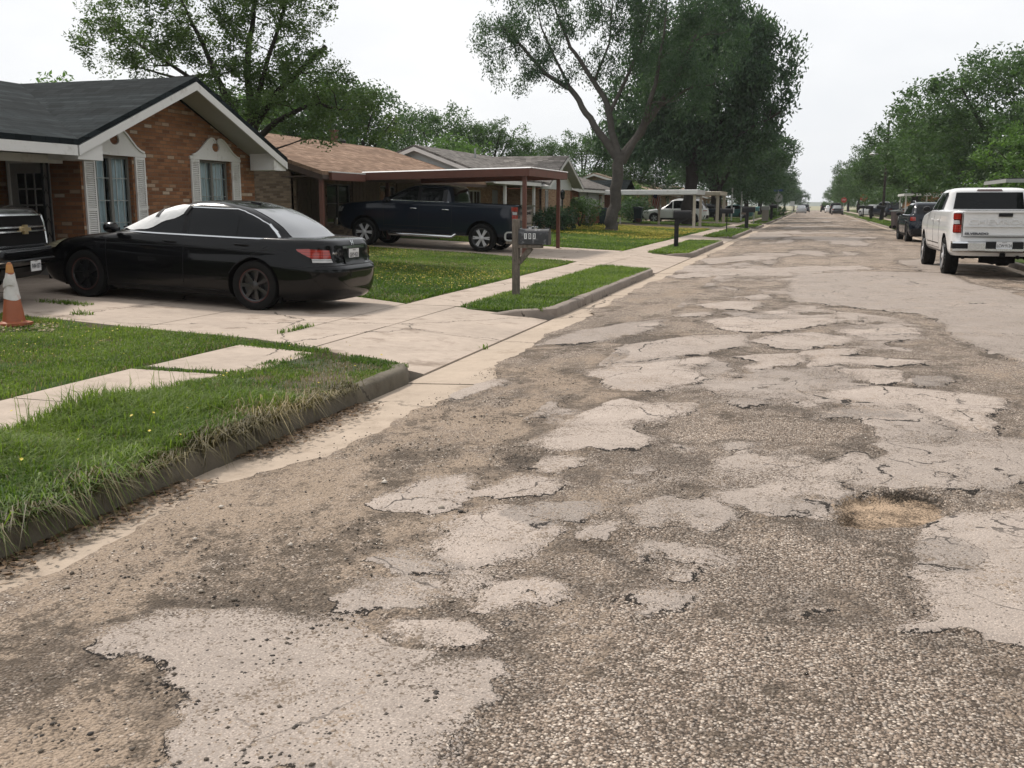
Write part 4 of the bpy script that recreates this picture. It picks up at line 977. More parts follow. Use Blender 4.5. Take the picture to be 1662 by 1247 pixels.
def make_tree(name, label, base, limbs, blobs, nclump, per, rad, leaf, seed, leafm, barkm=None, twigs=60, droop=.2, group=None, cat='tree', flat=.75, aspect=2.2, shell=.55, crown='crown', trunk='trunk'):
    """limbs: list of polylines [(x, y, z, r) ...] relative to base; blobs relative to base"""
    rng = np.random.default_rng(seed)
    t = thing(name, label, cat, base, 0, group)
    mb = MB(); nodes = []
    for L in limbs:
        pts = [Vector(p[:3]) for p in L]; rs = [p[3] for p in L]
        fine, fr = [], []
        for i in range(len(pts) - 1):
            for q in range(4):
                f = q / 4; j = Vector(rng.normal(size=3)) * min(rs[i] * .16, .06) if i else Vector((0, 0, 0))
                fine.append(pts[i].lerp(pts[i + 1], f) + j); fr.append(rs[i] * (1 - f) + rs[i + 1] * f)
        fine.append(pts[-1]); fr.append(rs[-1])
        mb.tube(fine, fr, 10 if rs[0] > .12 else 6)
        nodes += [(p, r) for p, r in zip(fine[2:], fr[2:])]
    C = blob_points(blobs, nclump, rng, shell)
    if nodes and twigs:
        NP = np.array([n[0] for n in nodes])
        for ci in rng.permutation(len(C))[:twigs]:
            c = C[ci]; dd = ((NP - c) ** 2).sum(1) + (NP[:, 2] > c[2]) * 4; i = int(dd.argmin())
            a = nodes[i][0]; b2 = Vector(c); L = (b2 - a).length
            if L < .2: continue
            r0 = min(nodes[i][1] * .6, .012 * L + .012)
            m1 = a.lerp(b2, .35) + Vector(rng.normal(size=3)) * L * .08 + Vector((0, 0, L * .06)); m2 = a.lerp(b2, .7) + Vector(rng.normal(size=3)) * L * .06
            mb.tube([a, m1, m2, b2], [r0, r0 * .7, r0 * .45, r0 * .15], 5)
            nodes += [(m1, r0 * .7), (m2, r0 * .5)]
            NP = np.array([n[0] for n in nodes])
    if mb.v: mb.build(trunk, barkm or BARK, t, smooth=60, uv=False)
    V, F, T = leaf_cloud(C, rad, per, leaf, rng, droop, flat, aspect)
    np_mesh(crown, V, F, leafm, attrs={'tone': T}, parent=t)
    return t

# --- the leaning big tree behind the first house
x0, y0 = -14.0, 22.8; b0 = gz(x0)
make_tree('pecan_tree', 'spreading open tree rising behind the dark roof of the orange brick house', (x0, y0, b0),
  [[(0, 0, -.1, .24), (.1, 0, 1.6, .21), (.3, 0, 2.7, .19), (.5, 0, 3.5, .15)],
   [(.4, 0, 3.0, 0.116), (1.0, .1, 3.8, 0.102), (1.7, .2, 4.4, 0.0816), (2.4, .3, 5.0, 0.0612)],
   [(.3, 0, 2.6, 0.0952), (1.3, -.3, 3.2, 0.068), (2.4, -.4, 3.6, 0.0476), (3.2, -.4, 3.4, 0.0272)],
   [(.45, 0, 3.4, 0.116), (.3, .1, 4.6, 0.0952), (.5, .2, 5.8, 0.0612), (.6, .2, 7.2, 0.0272)],
   [(.3, 0, 2.8, 0.109), (-.4, .1, 4.0, 0.0884), (-1.0, .2, 5.2, 0.0612), (-1.6, .2, 6.4, 0.0272)],
   [(-.3, .1, 3.7, 0.068), (-1.5, 0, 4.5, 0.0476), (-2.7, 0, 5.2, 0.034), (-3.9, 0, 5.9, 0.0136)],
   [(.35, 0, 3.1, 0.0816), (1.0, 0, 4.8, 0.0612), (1.6, .1, 6.3, 0.0408), (1.9, .1, 7.4, 0.0204)],
   [(-.6, .1, 4.4, 0.0544), (-1.9, .3, 4.4, 0.0408), (-3.0, .3, 4.7, 0.0204)]],
  [(-2.6, 0, 5.7, 1.6, 1.6, 1.1), (-1.2, 0, 6.3, 1.5, 1.6, 1.2), (.5, 0, 6.6, 1.6, 1.6, 1.2), (1.7, 0, 6.3, 1.0, 1.4, 1.2), (-1.6, -.3, 4.6, 1.3, 1.2, .7), (1.0, 0, 4.9, 1.3, 1.4, .9), (2.4, -.2, 4.3, 1.1, 1.2, .7), (3.2, -.5, 3.7, .9, 1.0, .6), (1.6, -.3, 3.5, 1.2, 1.1, .6), (.3, 0, 4.0, 1.1, 1.2, .8), (-3.6, 0, 5.4, .8, 1, .8), (4.0, -.5, 3.1, .6, .6, .5), (2.7, -.6, 2.9, .7, .5, .3)],
  680, 84, .30, .075, 3, LEAF[0], BARK_D, twigs=240, droop=.25, shell=.5, aspect=2.0)

# --- the tall forked tree on the third lawn
x0, y0 = -9.9, 51.4; b0 = gz(x0)
make_tree('forked_tree', 'tall forked tree with a bare leaning trunk on the yellow flowered lawn', (x0, y0, b0),
  [[(0, 0, -.2, 0.368), (.05, 0, .5, 0.328), (.15, 0, 1.5, 0.304), (.3, 0, 2.7, 0.296), (.35, 0, 3.9, 0.288)],
   [(.33, 0, 3.6, 0.224), (-.45, 0, 4.7, 0.192), (-1.4, 0, 6.0, 0.16), (-2.3, .2, 7.2, 0.136), (-3.6, .2, 8.0, 0.104), (-4.9, .3, 9.4, 0.072), (-6.2, .4, 10.8, 0.024)],
   [(-2.2, .2, 7.1, 0.08), (-3.2, .6, 8.8, 0.064), (-4.0, .8, 10.4, 0.04), (-4.4, 1, 12, 0.016)],
   [(.3, 0, 3.9, 0.208), (-.05, 0, 5.0, 0.176), (-.3, 0, 6.4, 0.152), (-1.2, 0, 7.8, 0.12), (-2.2, -.2, 9.2, 0.088), (-3.0, -.2, 11, 0.048), (-3.4, -.3, 12.6, 0.016)],
   [(-.2, 0, 5.9, 0.112), (.5, .2, 7.4, 0.088), (1.2, .2, 9.0, 0.064), (1.8, .2, 11, 0.04), (2.0, .2, 13, 0.016)],
   [(.4, 0, 3.7, 0.224), (1.4, .3, 5.0, 0.184), (2.4, .4, 6.4, 0.152), (3.4, .4, 8.2, 0.112), (4.2, .5, 10.2, 0.064), (4.8, .6, 12, 0.024)],
   [(.55, 0, 3.5, 0.176), (1.6, -.3, 5.3, 0.144), (2.2, -.6, 7.2, 0.104), (2.6, -.8, 9.5, 0.056), (2.8, -1, 12, 0.024)],
   [(2.2, .4, 6.2, 0.096), (3.6, .2, 7.0, 0.064), (5.0, 0, 7.2, 0.032)],
   [(-1.0, 0, 7.5, 0.08), (-.3, .3, 9.4, 0.056), (-.2, .5, 11.6, 0.024)]],
  [(-6.3, 0, 9.6, 1.3, 1.6, 1.5), (-5.2, 0, 8.6, 1.2, 1.6, 1.3), (-5.6, .3, 11.2, 1.4, 1.6, 1.2), (-3.6, 0, 10.8, 1.6, 2, 1.4), (-3.2, 0, 8.6, 1.3, 1.6, 1.2), (-1.6, 0, 11.6, 1.8, 2.2, 1.8), (.6, 0, 11.8, 2.2, 2.4, 2.2), (.3, 0, 9.0, 1.4, 1.8, 1.4), (2.8, 0, 11.0, 2.4, 2.4, 2.4), (2.4, 0, 8.4, 1.8, 2, 1.4), (4.6, 0, 9.4, 1.9, 2.2, 2.0), (3.8, 0, 6.8, 1.6, 1.8, 1.2), (1.2, .3, 6.6, 1.1, 1.4, .8), (-1.6, .2, 8.2, .8, 1, .8)],
  350, 110, .60, .165, 8, LEAF[1], BARK, twigs=240, droop=.75, aspect=3.0, flat=.9)

# --- trees further down the street: a few kinds, each built once and copied
def std_tree(name, label, base, h, w, seed, leafm, nclump=240, per=40, rad=.9, leaf=.3, trunk_h=.28, group=None, dense=1, tr=.3, droop=.35, low=.22):
    rng = np.random.default_rng(seed + 500)
    th = h * trunk_h; limbs = [[(0, 0, -.15, tr * 1.25), (.05, 0, .4, tr), (.1, .05, th, tr * .85)]]
    for k in range(6):
        a = k * 1.05 + rng.random() * .6; L = w * (.5 + .3 * rng.random()); hh = h * (.5 + .35 * rng.random())
        limbs.append([(.1, .05, th * .95, tr * .5), (math.cos(a) * L * .4, math.sin(a) * L * .4, th + (hh - th) * .5, tr * .33), (math.cos(a) * L * .8, math.sin(a) * L * .8, hh, tr * .1)])
    blobs = [(0, 0, h * .62, w * .62, w * .62, h * .3)]
    for k in range(11):
        a = k * 2.4 + rng.random(); rr_ = w * (.55 + .25 * rng.random()); z = h * (low + .16 + .5 * rng.random())
        q = w * (.3 + .2 * rng.random()); blobs.append((math.cos(a) * rr_, math.sin(a) * rr_, z, q, q, h * (.11 + .08 * rng.random())))
    for k in range(4):
        a = k * 1.7; blobs.append((math.cos(a) * w * .35, math.sin(a) * w * .35, h * (.78 + .1 * rng.random()), w * .38, w * .38, h * .13))
    return make_tree(name, label, base, limbs, blobs, nclump, per, rad, leaf, seed, leafm, BARK_D, twigs=70, droop=droop, group=group)

# dense tree beyond the forked one: one great dark crown over the pavement
x0, y0 = -8.3, 71.8
make_tree('elm_tree', 'large dark dense tree whose crown leans over the street behind the white car port', (x0, y0, gz(x0)),
  [[(0, 0, -.2, .56), (0, 0, .6, .46), (.1, 0, 3, .42), (.3, 0, 5, .40)], [(.2, 0, 4.4, .3), (2.5, 0, 7, .22), (5, 0, 10, .1)], [(.2, 0, 4.4, .3), (-2.5, .5, 7, .2), (-5, .5, 9, .1)],
   [(.3, 0, 5, .34), (.8, 0, 8, .24), (1.2, 0, 13, .08)], [(.3, 0, 5, .25), (3.2, 1, 8.5, .17), (5, 1, 12, .06)], [(.2, 0, 4, .2), (3, -1, 6, .14), (6, -1.5, 7.5, .05)]],
  [(0.7, 0, 10, 4.4, 4.4, 4.2), (2.5, 0, 11.5, 3.0, 3.4, 3.0), (4.9, 0, 9.6, 2.1, 2.6, 2.2), (4.3, 0, 6.9, 2.0, 2.2, 1.6), (1.4, 0, 14.2, 3.0, 3.0, 1.8), (-1.8, 0, 12.4, 3.0, 3.0, 2.4), (-3.6, 0, 8.4, 3.0, 3.0, 2.2), (-4.6, 0, 6.4, 2.4, 2.6, 1.4), (0.4, 0, 6.6, 3.6, 3.4, 1.6), (2.5, 0, 5.2, 2.0, 2.2, 1.2), (-2.2, -1, 5.4, 2.4, 2, 1.1), (3.7, 0, 13.2, 1.7, 2, 1.4), (6, 0, 11.4, 1.2, 1.4, 1.2)],
  900, 70, .92, .30, 14, LEAF[1], BARK_D, twigs=150, droop=.8, aspect=2.5, flat=1.0)

proto = std_tree('street_tree', 'rounded dark street tree just past the dense leaning elm on the left pavement', (-8.2, 93, gz(-8.2)), 10.5, 6.0, 21, LEAF[1], 420, 60, .95, .28, group='street trees along the left pavement', low=.12)
GL = 'street trees along the left pavement'
lft = [(-10, 108, .95, 1.1, 'second rounded tree of the left row, beyond the brick pillar mailbox'), (-7.4, 122, .98, 2.3, 'third rounded tree in the left row behind the blue street name sign'),
       (-9.5, 140, .9, .6, 'fourth tree in the left row, its crown low over the parked cars'), (-7.6, 158, .92, 4.1, 'fifth tree in the left row, stepping lower down the street'),
       (-8.4, 178, .86, 5.0, 'sixth tree in the left row, near the white house number sign'), (-7.2, 200, .8, 1.9, 'seventh tree in the left row above the distant grey sedan'),
       (-7.0, 225, .72, 3.0, 'eighth tree in the left row, small and hazy'), (-6.2, 250, .66, 3.9, 'small hazy tree of the left row just before the street ends'), (-4.6, 280, .6, 1.2, 'last small tree of the left row beside the gap of sky')]
for x, y, s, rz, lb in lft: copy_tree(proto, (x, y, gz(x) - .1), rz, lb, (s * 1.0, s * 1.0, s), GL)
back = std_tree('backyard_tree', 'broad green backyard tree over the ridge between brown roof and grey roof', (-27, 52, gz(-27)), 8.3, 4.6, 33, LEAF[2], 400, 64, .72, .19, group='trees in the back yards on the left', low=.02)
GB = 'trees in the back yards on the left'
bk = [(-31, 51, .88, 1, 'green backyard tree right of the open tree, above the brown roof vent'), (-25.2, 53, .95, 2.2, 'backyard tree with its crown end dipping behind the grey roof'), (-34.5, 53, .9, 3.3, 'leftmost of the bushy backyard trees behind the brown roof'),
      (-27.5, 72, 1.0, 4.4, 'rounded backyard tree over the middle of the grey roof ridge'), (-24.2, 75, .92, 5.1, 'dark backyard tree right above the small grey gable'), (-21.5, 78, .78, .4, 'low backyard tree left of the forked trunk'),
      (-20.5, 92, .95, 1.5, 'tree behind the tan roof, seen through the fork'), (-16.5, 96, .9, 2.9, 'tree behind the beige far roof under the elm')]
for x, y, s, rz, lb in bk: copy_tree(back, (x, y, gz(x) - .1), rz, lb, (s, s, s), GB)
bt = std_tree('backyard_tree', 'pale green leafy tree nestled beside the taller tree over the grey roof', (-23.3, 66, gz(-23)), 5.6, 2.4, 35, LEAF[3], 110, 40, .6, .22, group=GB)
sm = std_tree('small_tree', 'small light green treetop peeking above the left end of the dark roof', (-31.5, 36, gz(-30)), 6.05, 1.7, 36, LEAF[3], 60, 30, .5, .2)
sm2 = std_tree('small_tree', 'thin sunlit sapling with pale leaves behind the brown roof', (-21.3, 35.5, gz(-21)), 5.6, 1.5, 37, LEAF[3], 46, 30, .5, .16, droop=.2)

# right side: big canopy
rp = std_tree('shade_tree', 'large green shade tree over the dark car port, upper middle right', (13.0, 78, gz(13)), 12.6, 8.0, 41, LEAF[2], 560, 60, .95, .28, group='shade trees along the right side', tr=.45, low=.1)
GR = 'shade trees along the right side'
rt = [(17.4, 56, .84, 2.0, 'tallest shade tree cut off by the right edge of the picture'), (10.9, 92, .82, 1.0, 'shade tree left of the large one, with a feathery left edge'), (18.5, 74, 1.0, 4.0, 'shade tree behind the bright bush at the right edge'),
      (10.5, 116, .82, 3.1, 'shade tree behind the street light pole'), (12.5, 134, .84, 5.2, 'shade tree rising behind the red stop sign'), (9.5, 152, .78, .5, 'mid distance tree above the dark parked car'),
      (9.6, 174, .76, 2.6, 'far right tree above the farther stop sign'), (8.4, 200, .7, 3.7, 'small far tree of the right row'), (7.6, 232, .66, 4.6, 'hazy tree of the right row above the farthest parked pickup'), (7.4, 274, .56, 2.2, 'last tree of the right row beside the gap of sky')]
for x, y, s, rz, lb in rt: copy_tree(rp, (x, y, gz(x) - .1), rz, lb, (s, s, s), GR)
rb = std_tree('bushy_tree', 'bright green bushy young tree above the white pickup', (12.6, 64, gz(12)), 6.0, 4.0, 45, LEAF[3], 230, 46, .55, .2, tr=.14, low=.1)
for x, y, sc_, rz, lb in ((15.5, 34, .8, 1.3, 'unseen tree added opposite the brown roofed house to darken car reflections'), (16.5, 16, .85, 2.7, 'unseen tree added opposite the orange brick house to darken car reflections'), (17, -3, .8, 4.0, 'unseen tree added right of the viewer to darken car reflections'), (14, -22, .9, 5.5, 'unseen tree added behind the viewer to darken car reflections')):  # trees out of view, added to darken reflections in the cars
    copy_tree(rp, (x, y, gz(x) - .1), rz, lb, (sc_, sc_, sc_), GR)
def bush(label, base, r, h, seed, m=LEAF[2], n=60, per=40, leaf=.09, group=None, name='shrub'):
    bl = [(0, 0, h * .5, r, r, h * .5)] + [(math.cos(k * 2.1) * r * .5, math.sin(k * 2.1) * r * .5, h * (.4 + .12 * k), r * .5, r * .5, h * .3) for k in range(4)]
    lim = [[(0, 0, -.05, .03), (math.cos(k) * r * .2, math.sin(k) * r * .2, h * .4, .02), (math.cos(k) * r * .5, math.sin(k) * r * .5, h * .8, .008)] for k in range(5)]
    return make_tree(name, label, base, lim, bl, n, per, r * .34, leaf, seed, m, BARK_D, twigs=10, droop=.1, group=group, cat='shrub', crown='foliage', trunk='stem')
bush('dark round shrub under the left window of the white trimmed gable', (-12.0, 46.6, gz(-12)), 1.0, 1.15, 51, LEAF[1], 70, 44, .11)
bush('dark shrub between the two narrow windows of the grey roofed house', (-12.0, 48.9, gz(-12)), .85, 1.05, 52, LEAF[1], 60, 44, .11)
bush('leafy shrub with pale sprays at the corner of the red brick wall', (-12.3, 54.6, gz(-12)), 1.1, 1.9, 53, LEAF[2], 80, 44, .12)
bush('bright green bush behind the white car port posts', (-14.0, 80, gz(-14)), 1.4, 3.0, 54, LEAF[3], 90, 44, .16)
bush('dark hedge shrub beneath the bright green bush', (-13.0, 77, gz(-13)), 1.5, 1.8, 55, LEAF[1], 70, 44, .15)
bush('low hedge clump on the far right beside the stop sign', (9.2, 150, gz(9)), 2.2, 2.4, 56, LEAF[3], 70, 40, .25)
bush('weedy shrub growing at the far left kerb', (-4.4, 117, .03), .9, 1.0, 57, LEAF[3], 40, 40, .16)
bush('second weedy clump along the far left kerb', (-4.3, 139, .03), 1.1, 1.2, 58, LEAF[2], 40, 40, .18)

# ================================================================== vehicles
# x forward, y left, origin on the ground midway between the axles. A body is a stack of level outlines.
def pchip(x, X, Y):
    X = np.array(X, float); Y = np.array(Y, float); h = np.diff(X); d = np.diff(Y) / h
    m = np.zeros_like(Y); m[0], m[-1] = d[0], d[-1]
    for i in range(1, len(Y) - 1):
        if d[i - 1] * d[i] > 0:
            w1, w2 = 2 * h[i] + h[i - 1], h[i] + 2 * h[i - 1]
            m[i] = (w1 + w2) / (w1 / d[i - 1] + w2 / d[i])
    x = np.clip(x, X[0], X[-1]); i = np.clip(np.searchsorted(X, x) - 1, 0, len(h) - 1)
    t = (x - X[i]) / h[i]; t2, t3 = t * t, t * t * t
    return (2 * t3 - 3 * t2 + 1) * Y[i] + (t3 - 2 * t2 + t) * h[i] * m[i] + (-2 * t3 + 3 * t2) * Y[i + 1] + (t3 - t2) * h[i] * m[i + 1]

class Stack:
    def __init__(s, rows, nx=6, ny=4):
        s.z = [r[0] for r in rows]; s.cols = list(zip(*rows)); s.nx, s.ny = nx, ny
        s.nyr = ny
    def at(s, z): return tuple(float(pchip(np.array(z), s.z, s.cols[k])) for k in (1, 2, 3))
    def side(s, x, z, sgn=1):
        xf, xr, w = s.at(z); xc, l = (xf + xr) / 2, (xf - xr) / 2
        t = min(abs((x - xc) / l), .9999)
        return Vector((x, sgn * w * (1 - t ** s.nx) ** (1 / s.ny), z))
    def end(s, y, z, front):
        xf, xr, w = s.at(z); xc, l = (xf + xr) / 2, (xf - xr) / 2
        t = min(abs(y / w), .9999)
        return Vector((xc + (1 if front else -1) * l * (1 - t ** s.ny) ** (1 / s.nx), y, z))
    def pt(s, q):
        """('x', x, z, sign) on a side, ('r', y, z) on the tail, ('f', y, z) on the nose"""
        if q[0] == 'x': return s.side(q[1], q[2], q[3] if len(q) > 3 else 1)
        return s.end(q[1], q[2], q[0] == 'f')
    def outline(s, z, ns=44, ne=18, a=.945):
        xf, xr, w = s.at(z); xc, l = (xf + xr) / 2, (xf - xr) / 2
        xs = xc + l * np.linspace(-a, a, ns); yb = w * (1 - a ** s.nx) ** (1 / s.ny)
        ysn = np.linspace(-yb, yb, ne)[1:-1]
        P = [s.side(x, z, 1) for x in xs[::-1]]
        P += [s.end(y, z, False) for y in ysn[::-1]]
        P += [s.side(x, z, -1) for x in xs]
        P += [s.end(y, z, True) for y in ysn]
        return P
    def shell(s, nz=46, ns=44, ne=18):
        # levels concentrated where the outline moves fast
        zz = np.linspace(s.z[0], s.z[-1], 600); A = np.array([pchip(zz, s.z, s.cols[k]) for k in (1, 2, 3)])
        ds = np.sqrt((np.diff(A, axis=1) ** 2).max(0) + np.diff(zz) ** 2); c = np.concatenate([[0], np.cumsum(ds)])
        lv = np.interp(np.linspace(0, c[-1], nz), c, zz)
        rows = [s.outline(z, ns, ne) for z in lv]
        mb = MB(); mb.grid(rows, loop=True); m = len(rows[0])
        mb.f += [tuple(range(m))[::-1], tuple(range((nz - 1) * m, nz * m))]; mb.m += [0, 0]
        return mb
    def normal(s, q):
        if q[0] == 'x':
            sg = q[3] if len(q) > 3 else 1; e = .01
            p = s.side(q[1], q[2], sg); a = s.side(q[1] + e, q[2], sg) - s.side(q[1] - e, q[2], sg); b = s.side(q[1], q[2] + e, sg) - s.side(q[1], q[2] - e, sg)
            n = a.cross(b).normalized()
            return n if n.y * sg > 0 else -n
        e = .01; f = q[0] == 'f'
        a = s.end(q[1] + e, q[2], f) - s.end(q[1] - e, q[2], f); b = s.end(q[1], q[2] + e, f) - s.end(q[1], q[2] - e, f)
        n = a.cross(b).normalized()
        return n if (n.x > 0) == f else -n

def lerpq(a, b, t):
    return (a[0],) + tuple(a[i] + (b[i] - a[i]) * t for i in range(1, 3)) + tuple(a[3:])

def panel(st, bot, top, off=.006, nz=6, sub=3, mb=None, mi=0, th=.0):
    """skin patch lying on the body between a lower and an upper line of surface points"""
    mb = mb or MB(); B, T = [], []
    for L, O in ((bot, B), (top, T)):
        for i in range(len(L) - 1):
            if L[i][0] == L[i + 1][0]:
                for k in range(sub): O.append(lerpq(L[i], L[i + 1], k / sub))
            else:
                O.append(L[i])
                for k in range(1, sub): O.append(None)
        O.append(L[-1])
    rows = []
    for j in range(nz + 1):
        row = []; last = None
        for k, (b, t_) in enumerate(zip(B, T)):
            if b is None: row.append(None); continue
            q = lerpq(b, t_, j / nz); row.append(st.pt(q) + st.normal(q) * off)
        for k in range(len(row)):
            if row[k] is None:
                a = k - 1
                while row[a] is None: a -= 1
                c = k
                while row[c] is None: c += 1
                row[k] = row[a].lerp(row[c], (k - a) / (c - a))
        rows.append(row)
    v0 = len(mb.v); mb.grid(rows, mi)
    q = bot[0]; n = st.normal(lerpq(bot[0], top[0], .5)); f = mb.f[-1]
    vv = [Vector(mb.v[i]) for i in f]; fn = (vv[1] - vv[0]).cross(vv[2] - vv[0])
    if fn.dot(n) < 0:
        k0 = len(mb.f) - (len(rows) - 1) * (len(rows[0]) - 1)
        mb.f[k0:] = [g[::-1] for g in mb.f[k0:]]
    return mb

def ribbon(st, line, w, off=.008, mb=None, mi=0, sub=4):
    """narrow strip following a line of surface points"""
    mb = mb or MB(); Q = []
    for i in range(len(line) - 1):
        if line[i][0] == line[i + 1][0]:
            for k in range(sub): Q.append(lerpq(line[i], line[i + 1], k / sub))
        else: Q.append(line[i])
    Q.append(line[-1])
    P = [st.pt(q) for q in Q]; N = [st.normal(q) for q in Q]; A, B, A2, B2 = [], [], [], []
    for i, p in enumerate(P):
        d = (P[min(i + 1, len(P) - 1)] - P[max(i - 1, 0)]).normalized(); s = N[i].cross(d).normalized()
        A.append(p + s * w / 2 + N[i] * off); B.append(p - s * w / 2 + N[i] * off)
        A2.append(p + s * w / 2 - N[i] * .004); B2.append(p - s * w / 2 - N[i] * .004)
    mb.grid([A2, A, B, B2], mi)
    return mb

def cut_body(mb, wheels, r, mats, boxes=(), depth=.34, smooth=32, name='body'):
    """cut the wheel arches (and a load bed) out of a body shell"""
    me = mb.mesh(name, mats, None, uv=False)
    o = link_mesh('tmp_body', me)
    cut = MB()
    for x, y, z in wheels:
        sg = 1 if y > 0 else -1
        cut.lathe([(r, y - sg * depth), (r, y + sg * .35)] if sg > 0 else [(r, y + .35 * sg), (r, y - sg * depth)], 36, 'y', (x, 0, z), 1)
    for bx in boxes: cut.box(*bx, mi=1)
    cm = cut.mesh('tmp_cut', mats, None, uv=False); bm = bmesh.new(); bm.from_mesh(cm); bmesh.ops.recalc_face_normals(bm, faces=bm.faces); bm.to_mesh(cm); bm.free()
    bm = bmesh.new(); bm.from_mesh(me); bmesh.ops.recalc_face_normals(bm, faces=bm.faces); bm.to_mesh(me); bm.free()
    co = link_mesh('tmp_cutter', cm)
    md = o.modifiers.new('b', 'BOOLEAN'); md.operation = 'DIFFERENCE'; md.object = co; md.solver = 'EXACT'; md.use_self = False
    dg = bpy.context.evaluated_depsgraph_get(); dg.update()
    res = D.meshes.new_from_object(o.evaluated_get(dg)); res.name = name
    D.objects.remove(o); D.objects.remove(co)
    finish(res, smooth, False)
    return res

PLASTIC = mat('black_plastic', (.010, .010, .011), .55, var=.2, spec=.25)
RUBBER = mat('tyre_rubber', (.007, .0068, .0066), .85, var=.3, vs=12, spec=.2, dirt=((.022, .019, .016), 6, .35))
UNDER = mat('underbody', (.008, .0075, .0075), .95, spec=.06)
CHROME = mat('chrome', (.62, .63, .64), .16, metal=1, var=.05)
STEELC = mat('brushed_chrome', (.66, .67, .68), .25, metal=1, var=.08)
RIM_BLK = mat('black_rim', (.007, .007, .0075), .35, coat=.4)
RIM_SIL = mat('silver_rim', (.55, .55, .56), .3, coat=.5, var=.1)
RIM_MIX = mat('machined_rim', (.50, .50, .51), .28, coat=.5)
REDRING = mat('red_rim_ring', (.085, .018, .012), .5)
TINT = glass_mat('tinted_glass', (.005, .006, .007), .03, 0, .22)
WIND = glass_mat('car_glass', (.02, .026, .028), .03)
REARG = glass_mat('rear_glass', (.22, .23, .24), .10, 0, .9)  # pale base colour stands in for bright sky glare on the glass
REDL = lens_mat('red_lens', (.34, .022, .012))
DREDL = lens_mat('smoked_red_lens', (.10, .012, .010))
CLEARL = lens_mat('clear_lens', (.55, .56, .57))
AMBER = lens_mat('yellowed_lens', (.33, .30, .20), rough=.3)
PLATE = mat('plate_white', (.62, .63, .64), .4, var=.06)
PLATE_T = mat('plate_ink', (.02, .022, .03), .5)
WHITE_F = mat('white_film', (.70, .70, .69), .45, var=.05, bump=.6, bs=7, bd=.03)
GOLD = mat('gold_emblem', (.50, .38, .20), .35, metal=.8)

def wheel(parent, x, y, r, w, rimr, rimm, spokes=7, ring=None, style='twin', name='wheel'):
    """tyre and rim as one wheel part with sub-parts; y sign gives the outer face"""
    sg = 1 if y > 0 else -1
    mb = MB(); hw = w / 2
    prof = [(rimr, -hw * .8), (rimr + .02, -hw * .95), (r * .9, -hw), (r * .975, -hw * .9), (r, -hw * .66), (r, -hw * .2), (r - .008, -hw * .17), (r - .008, -hw * .1), (r, -hw * .07), (r, hw * .07), (r - .008, hw * .1), (r - .008, hw * .17), (r, hw * .2), (r, hw * .66), (r * .975, hw * .9), (r * .9, hw), (rimr + .02, hw * .95), (rimr, hw * .8)]
    mb.lathe([(a, b) for a, b in prof][::-1], 40, 'y', (0, 0, 0), closed=True)
    wo = mb.build(name, RUBBER, parent, smooth=45, uv=False); wo.location = (x, y, r)
    rb = MB(); f = sg * hw * (1.06 if rimm is RIM_SIL or rimm is RIM_MIX else .78)
    rb.lathe([(rimr, f * 1.02), (rimr * .97, f * 1.06), (rimr * .9, f * .95), (rimr * .87, f * .3), (rimr * .3, f * .2), (.001, f * .2)], 36, 'y', mi=1, caps=False)
    for k in range(spokes):
        a = 2 * math.pi * k / spokes
        for da in ((-.11, .11) if style == 'twin' else (0,)):
            u = Vector((math.cos(a + da), 0, math.sin(a + da))); c = Vector((-math.sin(a), 0, math.cos(a)))
            wd = rimr * (.065 if style == 'twin' else .105)
            p0, p1 = Vector((math.cos(a), 0, math.sin(a))) * rimr * .16 + c * da * .3 * rimr, u * rimr * .93
            rb.obox((p0 + p1) / 2 + Vector((0, f * .82, 0)), (p1 - p0) / 2, c * wd * (1.0), Vector((0, .014, 0)), 0)
    rb.lathe([(rimr * .25, f * .6), (rimr * .25, f * .98), (rimr * .18, f * 1.06), (.001, f * 1.08)], 18, 'y', caps=False)
    ro = rb.build('rim', [rimm, RIM_BLK if rimm is not RIM_SIL else mat('rim_barrel', (.12, .12, .12), .4, metal=.7)], wo, smooth=40, uv=False)
    if ring:
        g = MB(); g.lathe([(rimr * 1.0, f * 1.08), (rimr * 1.035, f * 1.12), (rimr * 1.045, f * 1.06)], 40, 'y', closed=True)
        g.build('rim_ring', ring, wo, smooth=60, uv=False)
    return wo

def plate(parent, st, y, z, txt, front=False, w=.305, h=.152, tilt=None, pos=None):
    p = pos if pos else st.end(y, z, front) + Vector((.012 if front else -.012, 0, 0))
    sx = 1 if front else -1
    o = MB().box(-.004, .004, -w / 2, w / 2, -h / 2, h / 2).build('licence_plate', PLATE, parent, uv=False); o.location = p
    text_mesh('plate_text', txt, .088, frame_m((sx * .0062, 0, -.012), (0, sx * 1, 0), (0, 0, 1)), PLATE_T, o, .0006, sx=.72, bold=.001)
    text_mesh('plate_text', 'TEXAS', .026, frame_m((sx * .0062, 0, .056), (0, sx * 1, 0), (0, 0, 1)), PLATE_T, o, .0006, sx=1.2)
    return o

def window_panel(st, xa, xb, zb, ztop, mb=None, n=14, inset_f=.15, inset_r=.2, off=.006, sgn=1):
    """side glass between xa (rear) and xb (front): lower edge zb, upper edge under the roof line and the sloping pillars"""
    zs = np.linspace(zb, ztop, 60); E = [st.at(z) for z in zs]
    def top(x):
        ok = [z for z, e in zip(zs, E) if e[0] - inset_f >= x >= e[1] + inset_r]
        return max(ok) if ok else zb
    X = np.linspace(xa, xb, n)
    bot = [('x', x, zb, sgn) for x in X]; tp = [('x', x, max(top(x), zb + .002), sgn) for x in X]
    return panel(st, bot, tp, off, 5, 1, mb), [('x', b[1], t[2], sgn) for b, t in zip(bot, tp)]

